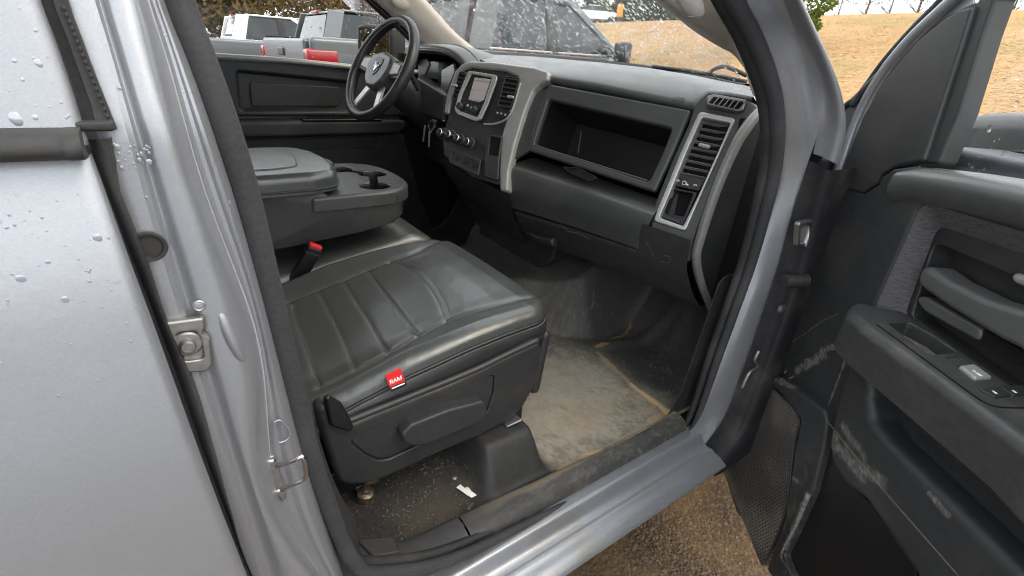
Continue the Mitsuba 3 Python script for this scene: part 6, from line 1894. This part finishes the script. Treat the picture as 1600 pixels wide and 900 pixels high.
def branches(base, h, rng, n=26, spread=0.5, r=0.12, levels=2):
    out, tips = [], []
    top = base + np.array([rng.normal(0, 0.2), rng.normal(0, 0.2), h])
    tr_ = spline(np.array([base, (base + top) / 2 + rng.normal(0, 0.15, 3), top]), 12)
    out.append(tube(tr_, np.linspace(r, r * 0.2, 12), 7))
    for k in range(n):
        t = rng.uniform(0.25, 0.97)
        b = tr_[int(t * 11)]
        az = rng.uniform(0, 2 * math.pi)
        L = h * spread * (1.1 - t) * rng.uniform(0.5, 1.1) + 0.3
        e = b + np.array([math.cos(az) * L, math.sin(az) * L, L * rng.uniform(0.3, 0.9)])
        m = (b + e) / 2 + rng.normal(0, 0.06 * L, 3)
        out.append(tube(spline(np.array([b, m, e]), 6), np.linspace(r * 0.35 * (1.1 - t), 0.012, 6), 4))
        tips.append((b + 2 * e) / 3)
        if levels > 1:
            for j in range(5):
                s0 = b + (e - b) * rng.uniform(0.35, 0.95)
                e2 = s0 + rng.normal(0, 1, 3) * L * 0.28 + (0, 0, 0.12 * L)
                out.append(tube(np.array([s0, (s0 + e2) / 2 + rng.normal(0, 0.03 * L, 3), e2]), [0.02, 0.015, 0.008], 3))
                tips.append(e2)
    return cat(out), np.array(tips)


def tree(x, y, h, leafy, matn, label, group, seed, n=26, spread=0.5, dens=60, ls=0.16):
    rng = np.random.default_rng(seed)
    k = thing('tree', label, 'tree', group)
    z = float(land(np.array([x]), np.array([y]))[0])
    m, tips = branches(np.array([x, y, z - 0.1]), h, rng, n, spread, 0.013 * h)
    part(k, 'trunk', m, 'bark', True)
    if leafy:
        P = np.repeat(tips, dens, 0) + rng.normal(0, 0.05 * h, (len(tips) * dens, 3))
        part(k, 'crown', leaves(P, ls, rng), matn, False)


def polar(px, py, x):
    """a ground spot at forward distance x in the direction of a measured bearing"""
    d = ray((px, py))
    return x, EYE[1] + d[1] / d[0] * (x - EYE[0])


BG = 'bare trees on the skyline'
for i, (px, x, h) in enumerate([(1305, 70, 9), (1345, 64, 11), (1385, 72, 10), (1425, 66, 12), (1570, 70, 10), (1255, 80, 9)]):
    xx, yy = polar(px, 40, x)
    tree(xx, yy, h, False, None, ('third', 'fourth', 'fifth', 'sixth', 'seventh', 'second')[i] + ' leafless tree from the left on the skyline above the grass bank' if px != 1255 else 'leafless tree next to the green conifer on the skyline', BG, 30 + i, 34, 0.55)
for i, (px, x, h, mt, dens) in enumerate([(885, 78, 8.5, 'leaf_green', 60), (930, 82, 9.5, 'leaf_green', 60), (975, 76, 9, 'leaf_green', 60), (1015, 80, 8, 'leaf_green', 60), (1050, 84, 9, 'leaf_green', 50), (700, 46, 9, 'leaf_green', 50)]):
    xx, yy = polar(px, 30, x)
    tree(xx, yy, h, True, mt, ('second', 'third', 'fourth', 'fifth', 'rightmost', 'leftmost')[i] + ' dark green tree behind the road, seen through the wet windscreen', 'trees seen through the windscreen', 50 + i, 22, 0.6, dens, 0.28)
for i, (px, yy, h) in enumerate([(318, 26, 5.2), (345, 30, 6), (380, 28, 5.4), (430, 34, 6.4), (520, 30, 5.6), (600, 34, 6.2)]):
    d = ray((px, 10))
    xx = EYE[0] + d[0] / d[1] * (yy - EYE[1])
    tree(xx, yy, h, True, 'leaf_brown', ('leftmost', 'second', 'third', 'fourth', 'fifth', 'rightmost')[i] + ' brown thin leaved tree behind the row of parked trucks', 'trees behind the parked trucks', 70 + i, 26, 0.6, 22, 0.16)
for i, (xx, yy, h) in enumerate([(-12, 2.9, 6), (-15, 4.2, 6.5), (-19, 2.6, 7), (-23, 5.4, 8), (-13, 6.5, 6)]):
    tree(xx, yy, h, True, 'leaf_brown', 'brown tree behind the parked row, reflected in the far door mirror', 'trees reflected in the far mirror', 170 + i, 26, 0.6, 18, 0.2)
# the clipped conifer at the edge of the bank
rng = np.random.default_rng(90)
cx_, cy_ = polar(1226, 40, 19.0)
zc_ = float(land(np.array([cx_]), np.array([cy_]))[0])
CT = thing('conifer', 'bright green upright conifer beside the windscreen pillar', 'tree')
part(CT, 'trunk', tube(np.array([(cx_, cy_, zc_ - 0.1), (cx_, cy_, zc_ + 3), (cx_, cy_, zc_ + 6)]), [0.14, 0.1, 0.03], 8), 'bark', True)
u_ = rng.random(15000)
zz_ = 0.15 + 6.0 * u_
rr2 = 1.25 * np.sin(np.clip(u_ * 1.05 + 0.08, 0, 1) * math.pi) ** 0.6 * (0.72 + 0.4 * rng.random(15000) ** 0.5) * (1 + 0.12 * np.sin(zz_ * 9))
aa_ = rng.uniform(0, 2 * math.pi, 15000)
P_ = np.stack([cx_ + rr2 * np.cos(aa_), cy_ + rr2 * np.sin(aa_), zc_ + zz_], 1)
part(CT, 'crown', leaves(P_, 0.075, rng), 'leaf_bright', False)
# weeds on the bank beyond the parked truck
for i, (px, py, x) in enumerate([(962, 72, 10.5), (978, 66, 11.5), (995, 70, 11.0), (948, 62, 12.5)]):
    xx, yy = polar(px, py, x)
    z = float(land(np.array([xx]), np.array([yy]))[0])
    rng = np.random.default_rng(100 + i)
    P_ = np.stack([xx + rng.normal(0, 0.28, 700), yy + rng.normal(0, 0.28, 700), z + np.abs(rng.normal(0, 0.35, 700))], 1)
    k = thing('weed', ('second', 'third', 'rightmost', 'leftmost')[i] + ' greyish green weed clump on the grass bank beyond the dark truck', 'plant', 'weeds on the bank')
    part(k, 'foliage', leaves(P_, 0.07, rng), 'leaf_green', False)
    part(k, 'stem', tube([(xx, yy, z - 0.05), (xx, yy, z + 0.5)], [0.012, 0.006], 5), 'bark', True)

# --- other pickups
mat('truck_grey', pr((0.13, 0.14, 0.147), 0.25, 0.5, metallic=0.4, clearcoat=1.0))
mat('truck_dark', pr((0.10, 0.115, 0.12), 0.25, 0.5, metallic=0.4, clearcoat=1.0))
mat('truck_white', pr((0.78, 0.78, 0.77), 0.3, 0.5, clearcoat=1.0))
mat('lamp_red', {'type': 'principled', 'base_color': rgb(0.30, 0.008, 0.015), 'roughness': 0.15, 'specular': 0.6})
mat('lamp_clear', pr((0.6, 0.6, 0.6), 0.2, 0.6))


def pickup(x0, yc, z0, paint, label, tilt=0.0, bed=1.0):
    """a parked crew cab pickup: tail at x0, facing +x"""
    k = thing('parked_truck', label, 'pickup truck', None)
    c, s = math.cos(tilt), math.sin(tilt)
    base = np.array([x0, yc, z0])

    def mv(m):
        v = np.array(m.vertices)
        v[:, 0] = np.where(v[:, 0] < 1.9, 1.9 - (1.9 - v[:, 0]) * bed, v[:, 0])
        q = np.stack([v[:, 0] * c - v[:, 2] * s, v[:, 1], v[:, 0] * s + v[:, 2] * c], 1)
        return trimesh.Trimesh(q + base, m.faces, process=False)
    add = lambda name, m, b, sm=40, par=None: part(par or k, name, mv(cat(m) if isinstance(m, list) else m), b, sm)
    W = 1.0
    sd = lambda s_: Plane((0, s_ * W, 0), (1, 0, 0), (0, 0, 1)) if s_ < 0 else Plane((0, s_ * W, 0), (-1, 0, 0), (0, 0, 1))
    flip = lambda P, s_: np.array(P) * ((1, 1) if s_ < 0 else (-1, 1))
    # lower body with wheel arches
    prof = [(0.02, 0.62), (0.75, 0.55), (0.80, 0.80), (0.98, 0.98), (1.25, 1.03), (1.52, 0.98), (1.70, 0.80), (1.75, 0.52), (4.35, 0.52), (4.40, 0.80), (4.58, 0.98), (4.85, 1.03), (5.12, 0.98), (5.30, 0.80), (5.35, 0.55), (5.80, 0.55), (5.84, 1.02), (5.70, 1.16), (4.2, 1.34), (4.1, 1.40), (1.98, 1.40), (0.02, 1.40)]
    body = []
    for s_ in (-1, 1):
        m = panel(sd(s_), flip(prof, s_), 0.06, 0.04, 0.03, base=-0.06)
        body.append(m)
    add('body', body, paint)
    add('bed', [box((1.0, 0, 0.75), (1.9, 1.8, 0.06)), box((1.0, -0.92, 1.08), (1.9, 0.06, 0.62), b=0.02), box((1.0, 0.92, 1.08), (1.9, 0.06, 0.62), b=0.02)], 'plastic_black')
    tg = add('tailgate', box((0.02, 0, 1.06), (0.07, 1.72, 0.64), b=0.025), paint)
    part(tg, 'handle', mv(box((-0.02, 0, 1.26), (0.03, 0.24, 0.07), b=0.01)), 'plastic_black', 40)
    add('bumper', box((-0.08, 0, 0.66), (0.16, 1.9, 0.20), b=0.05), 'chrome')
    add('bonnet', loft([[(x, y, 1.34 - 0.10 * (x - 4.1) / 1.7 - 0.07 * abs(y) ** 4 - 0.25 * max(0, (x - 5.5) / 0.3) ** 2) for y in np.linspace(-0.97, 0.97, 15)] for x in np.linspace(4.05, 5.82, 12)]), paint, True)
    add('nose', box((5.80, 0, 0.88), (0.10, 1.86, 0.60), b=0.04), 'plastic_black')
    # cab: posts, roof, windows in between
    roof_z, belt = 1.93, 1.40
    top = lambda x, z, s_: (x, s_ * (W - 0.02 - 0.30 * max(0, z - belt) * 0.62), z)
    add('roof', prism([top(2.35, roof_z, -1), top(2.35, roof_z, 1), top(3.45, roof_z, -1), top(3.45, roof_z, 1), (2.22, 0.7, roof_z - 0.03), (2.22, -0.7, roof_z - 0.03), (2.9, 0, roof_z + 0.05)], 0.02), paint)
    for s_ in (-1, 1):
        add('rear_pillar', prism([top(1.98, belt, s_), top(2.22, belt, s_), top(2.15, roof_z - 0.02, s_), top(2.38, roof_z - 0.02, s_)], 0.02), paint)
        add('centre_pillar', prism([top(3.02, belt, s_), top(3.14, belt, s_), top(3.0, roof_z - 0.02, s_), top(3.1, roof_z - 0.02, s_)], 0.018), 'plastic_black')
        add('front_pillar', prism([top(4.28, belt - 0.05, s_), top(4.16, belt, s_), top(3.42, roof_z - 0.01, s_), top(3.34, roof_z - 0.02, s_)], 0.022), paint)
        add('side_window', solid(tm([top(2.2, belt + 0.02, s_), top(3.03, belt + 0.02, s_), top(3.0, roof_z - 0.05, s_), top(2.36, roof_z - 0.05, s_)], [[0, 1, 2, 3]]), 0.006), 'glass_tint', False)
        add('side_window', solid(tm([top(3.13, belt + 0.02, s_), top(4.17, belt + 0.02, s_), top(3.42, roof_z - 0.05, s_), top(3.1, roof_z - 0.05, s_)], [[0, 1, 2, 3]]), 0.006), 'glass_tint', False)
        for a, b_ in (((2.2, 3.05), 0), ((3.13, 4.15), 1)):
            add('window_trim', box(((a[0] + a[1]) / 2, s_ * (W - 0.005), belt + 0.005), (a[1] - a[0], 0.02, 0.02), b=0.004), 'chrome')
        for xx in (2.30, 3.08):
            add('door_handle', box((xx + 0.55, s_ * (W + 0.005), 1.24), (0.20, 0.03, 0.04), b=0.012), paint)
        MRk = add('mirror', box((4.02, s_ * (W + 0.16), 1.45), (0.12, 0.22, 0.24), b=0.04), 'plastic_black')
        lamp = add('tail_lamp', box((0.14, s_ * 0.93, 1.24), (0.34, 0.155, 0.13), b=0.03), 'lamp_red')
        part(lamp, 'lens', mv(box((0.14, s_ * 0.935, 1.185), (0.33, 0.158, 0.03), b=0.01)), 'lamp_clear', 40)
        add('headlamp', box((5.72, s_ * 0.80, 1.02), (0.18, 0.34, 0.16), b=0.04), 'lamp_clear')
        for xw in (1.25, 4.85):
            wk = add('wheel', lathe([(0.22, -0.12), (0.37, -0.13), (0.40, -0.09), (0.40, 0.09), (0.37, 0.13), (0.22, 0.12)], (xw, s_ * 0.86, 0.40), (0, 1, 0), 30), 'rubber')
            part(wk, 'rim', mv(lathe([(0.0, 0.115), (0.06, 0.115), (0.15, 0.09), (0.23, 0.118), (0.24, 0.10)], (xw, s_ * 0.86, 0.40), (0, s_, 0), 24)), 'steel', 40)
    add('rear_window', solid(tm([(2.03, -0.78, 1.45), (2.03, 0.78, 1.45), (2.17, 0.66, 1.86), (2.17, -0.66, 1.86)], [[0, 1, 2, 3]]), 0.006), 'glass_tint', False)
    add('cab_back', [box((2.0, 0, 1.25), (0.05, 1.84, 0.42), b=0.01)], paint)
    add('brake_light', box((2.16, 0, 1.92), (0.05, 0.36, 0.035), b=0.008), 'lamp_red')
    add('windscreen', solid(tm([(4.22, -0.88, 1.36), (4.22, 0.88, 1.36), (3.42, 0.70, 1.92), (3.42, -0.70, 1.92)], [[0, 3, 2, 1]]), 0.006), 'glass_tint', False)
    add('underbody', box((3.0, 0, 0.62), (5.4, 1.7, 0.2), b=0.02), 'felt_black')
    return k


pickup(0.78, 4.40, 0.10, 'truck_dark', 'dark grey pickup parked nearest, seen through the driver window and windscreen', 0.014, 0.80)
pickup(0.55, 8.75, 0.05, 'truck_grey', 'silver grey pickup with a bare bed, second in the parked row', 0.012)
pickup(-0.1, 13.6, 0.05, 'truck_white', 'white pickup farther back in the parked row', 0.012)
pickup(-2.0, 18.6, 0.05, 'truck_grey', 'grey pickup at the far end of the parked row', 0.0)

# --- white car on the road above the bank, and the orange machine behind it
bx0, by0 = polar(932, 24, 35.0)
zc = float(land(np.array([bx0]), np.array([by0]))[0])
CAR = thing('parked_car', 'small white car on the road above the grass bank', 'car')
hd_ = np.array([0.72, -0.69, 0.0])
hd_ /= np.linalg.norm(hd_)
sd_ = np.array([-hd_[1], hd_[0], 0])
loc = lambda m: trimesh.Trimesh(np.array(m.vertices)[:, :1] * hd_ + np.array(m.vertices)[:, 1:2] * sd_ + np.array(m.vertices)[:, 2:] * np.array([0, 0, 1.0]) + np.array([bx0, by0, zc]), m.faces, process=False)
secs = []
for y_, k_ in ((-0.88, 0.92), (-0.80, 1.0), (0.80, 1.0), (0.88, 0.92)):
    secs.append([(x * (0.99 if k_ < 1 else 1), y_, 0.30 + (z - 0.30) * k_) for x, z in [(-2.1, 0.35), (-2.15, 0.75), (-2.0, 0.98), (-1.2, 1.02), (0.9, 0.98), (1.9, 0.85), (2.15, 0.65), (2.1, 0.35)]])
part(CAR, 'body', loc(loft(np.array(secs), False)), 'truck_white', 40)
part(CAR, 'body_side', [loc(trimesh.Trimesh(*[np.array([(x, s_ * 0.88, 0.30 + (z - 0.30) * 0.92) for x, z in [(-2.08, 0.35), (-2.13, 0.75), (-1.98, 0.98), (-1.2, 1.02), (0.9, 0.98), (1.88, 0.85), (2.13, 0.65), (2.08, 0.35)]]), np.array([[0, i, i + 1] for i in range(1, 7)])], process=False)) for s_ in (-1, 1)], 'truck_white', 40)
part(CAR, 'roof', loc(prism([(-0.75, -0.62, 1.42), (-0.75, 0.62, 1.42), (0.25, -0.62, 1.42), (0.25, 0.62, 1.42)], 0.03)), 'truck_white', 40)
part(CAR, 'cabin_glass', loc(prism([(-1.45, -0.76, 1.0), (-1.45, 0.76, 1.0), (1.05, -0.76, 0.98), (1.05, 0.76, 0.98), (-0.85, -0.62, 1.40), (-0.85, 0.62, 1.40), (0.35, -0.62, 1.40), (0.35, 0.62, 1.40)], 0.01)), 'glass_tint', 40)
for xx in (-1.35, 1.35):
    for s_ in (-1, 1):
        part(CAR, 'wheel', loc(lathe([(0.0, 0.09), (0.2, 0.09), (0.30, 0.10), (0.32, 0.07), (0.32, -0.07), (0.3, -0.1), (0.0, -0.1)], (xx, s_ * 0.80, 0.32), (0, s_, 0), 24)), 'rubber', 40)
ox, oy = polar(968, 22, 33.8)
zo = float(land(np.array([ox]), np.array([oy]))[0])
OM = thing('barrier', 'orange roadworks barrier beside the white car', 'barrier')
mat('orange_paint', pr((0.85, 0.30, 0.02), 0.5))
part(OM, 'board', box((ox, oy, zo + 0.85), (0.12, 0.62, 1.0), b=0.04), 'orange_paint', 40)
for s_ in (-1, 1):
    part(OM, 'leg', box((ox, oy + s_ * 0.22, zo + 0.2), (0.5, 0.08, 0.42), b=0.02), 'plastic_black', 40)
single('road', loft([[(x, y, float(land(np.array([x]), np.array([y]))[0]) + 0.03) for y in np.linspace(-60, 160, 60)] for x in (33.4, 35, 37, 39.5)], flip=True), 'road_asphalt', 'grey road along the top of the bank', kind='structure', smooth=True)
# ------------------------------------------------------------------ rain: drops lying on glass and paint


def dome(n=8, m=3, flat=0.5):
    v, f = [(0, 0, flat)], []
    for j in range(1, m + 1):
        a = j / m * math.pi / 2
        for i in range(n):
            t = 2 * math.pi * i / n
            v.append((math.sin(a) * math.cos(t), math.sin(a) * math.sin(t), flat * math.cos(a)))
    for i in range(n):
        f.append((0, 1 + i, 1 + (i + 1) % n))
    for j in range(m - 1):
        for i in range(n):
            a, b = 1 + j * n + i, 1 + j * n + (i + 1) % n
            f += [(a, a + n, b), (b, a + n, b + n)]
    c = len(v)
    v.append((0, 0, 0))
    for i in range(n):
        f.append((c, 1 + (m - 1) * n + (i + 1) % n, 1 + (m - 1) * n + i))
    return np.array(v), np.array(f)


DV, DF_ = dome()


def drops(points, normals, sizes, rng, along=None, stretch=1.5, flat=1.0, lift=0.0004):
    V, F, o = [], [], 0
    for p, n, s in zip(points, normals, sizes):
        n = n / np.linalg.norm(n)
        a = np.cross(n, (0.3, 0.2, 0.9)) if along is None else along - n * (along @ n)
        a = a / np.linalg.norm(a)
        b = np.cross(n, a)
        st = 1 + (stretch - 1) * rng.random()
        q = DV * (s * st, s * rng.uniform(0.8, 1.1), s * flat)
        V.append(p + q[:, :1] * a + q[:, 1:2] * b + (q[:, 2:] + lift) * n)
        F.append(DF_ + o)
        o += len(DV)
    return trimesh.Trimesh(np.vstack(V), np.vstack(F), process=False)


def on_sheet(grid, k, rng, fa=None):
    """k random points and normals on a sheet given as rows of points"""
    G = np.array(grid)
    a, b = G.shape[:2]
    i, j = rng.integers(0, a - 1, k), rng.integers(0, b - 1, k)
    u, v = rng.random((k, 1)), rng.random((k, 1))
    P = (1 - u) * (1 - v) * G[i, j] + u * (1 - v) * G[i + 1, j] + (1 - u) * v * G[i, j + 1] + u * v * G[i + 1, j + 1]
    N_ = np.cross(G[i + 1, j] - G[i, j], G[i, j + 1] - G[i, j])
    return P, N_ / np.linalg.norm(N_, axis=1, keepdims=True)


rng = np.random.default_rng(77)
G = np.array(wrows)
P, N_ = on_sheet(G[:, :13], 9500, rng)
N_ = np.where((N_[:, 2:] < 0), -N_, N_)
sz = 0.0006 + 0.0033 * rng.random(len(P)) ** 2.5
fall = np.array([1.0, -0.15, -0.45])
WSK = f'{TRUCK}__windscreen'
part(WSK, 'rain_drops', drops(P, N_, sz, rng, fall, 2.8, 0.5), 'water_drop', 60, kind='stuff', label='rain drops on the windscreen')
P, N_ = on_sheet(np.array(DG), 420, rng)
N_ = np.where((N_[:, 1:2] < 0), -N_, N_)
part(f'{DRV}__window_pane', 'rain_drops', drops(P, N_, 0.0012 + 0.0035 * rng.random(len(P)) ** 3, rng, np.array([0, 0, -1.0]), 1.6, 0.5), 'water_drop', 60, kind='stuff')
P, N_ = on_sheet(np.array(gl), 900, rng)
N_ = np.where(((N_ @ DR.n)[:, None] > 0), -N_, N_)
part(f'{PD}__window_pane', 'rain_drops', drops(P, N_, 0.0012 + 0.003 * rng.random(len(P)) ** 3, rng, np.array([0, 0, -1.0]), 1.8, 0.5), 'water_drop', 60, kind='stuff')
# drops on the paint: rear door and pillar
pts = [(25, 187), (55, 184), (20, 220), (33, 436), (152, 372), (75, 410), (102, 468), (140, 440), (60, 300), (95, 160), (60, 99), (170, 372), (22, 95), (160, 480), (12, 470)]
P = []
for p in pts:
    q = ony(-0.99, p)[0]
    for _ in range(4):
        q = ony(skin_y(q[2]), p)[0]
    P.append(q)
P = np.array(P)
sz = 0.75 * np.array([0.0048, 0.0022, 0.0012, 0.003, 0.0035, 0.0018, 0.003, 0.0015, 0.001, 0.0012, 0.0026, 0.0012, 0.0014, 0.0012, 0.0012])
extra = []
for k in range(420):
    p = (rng.uniform(0, 380), rng.uniform(0, 620))
    if p[0] > np.interp(p[1], [0, 205, 250, 900], [45, 118, 128, 375]) or 200 < p[1] < 252: continue
    q = ony(-0.99, p)[0]
    for _ in range(4): q = ony(skin_y(q[2]), p)[0]
    extra.append(q)
P2 = np.vstack([P, extra])
sz2 = np.r_[sz, 0.00025 + 0.0008 * rng.random(len(extra)) ** 3]
part(RD, 'rain_drops', drops(P2, np.tile((0, -1.0, 0.05), (len(P2), 1)), sz2, rng, np.array([0.3, 0, -1.0]), 1.5, 0.36, 0.0), 'paint_bead', 60, kind='stuff', label='rain drops on the rear door')
pp_ = [(188, 138), (183, 230), (184, 252), (202, 238), (216, 242), (218, 250), (221, 240), (233, 253), (190, 262), (186, 240), (196, 250), (210, 256), (229, 308), (205, 246), (226, 233), (178, 226), (212, 262), (199, 258)]
for k in range(24): pp_.append((rng.uniform(180, 236), rng.uniform(222, 266)))
P = side(-0.9575, *pp_)
sz = np.r_[0.001, 0.0018, 0.001, 0.0009, 0.001, 0.0013, 0.0011, 0.0018, 0.0014, 0.0008, 0.0007, 0.0008, 0.0009, 0.0007, 0.0008, 0.0013, 0.0007, 0.0007, 0.0003 + 0.0007 * rng.random(24)]
part(BP, 'rain_drops', drops(P, np.tile((0, -1.0, 0.0), (len(P), 1)), sz, rng, np.array([0.3, 0, -1.0]), 1.4, 0.36, 0.0), 'paint_bead', 60, kind='stuff', label='rain drops on the pillar')
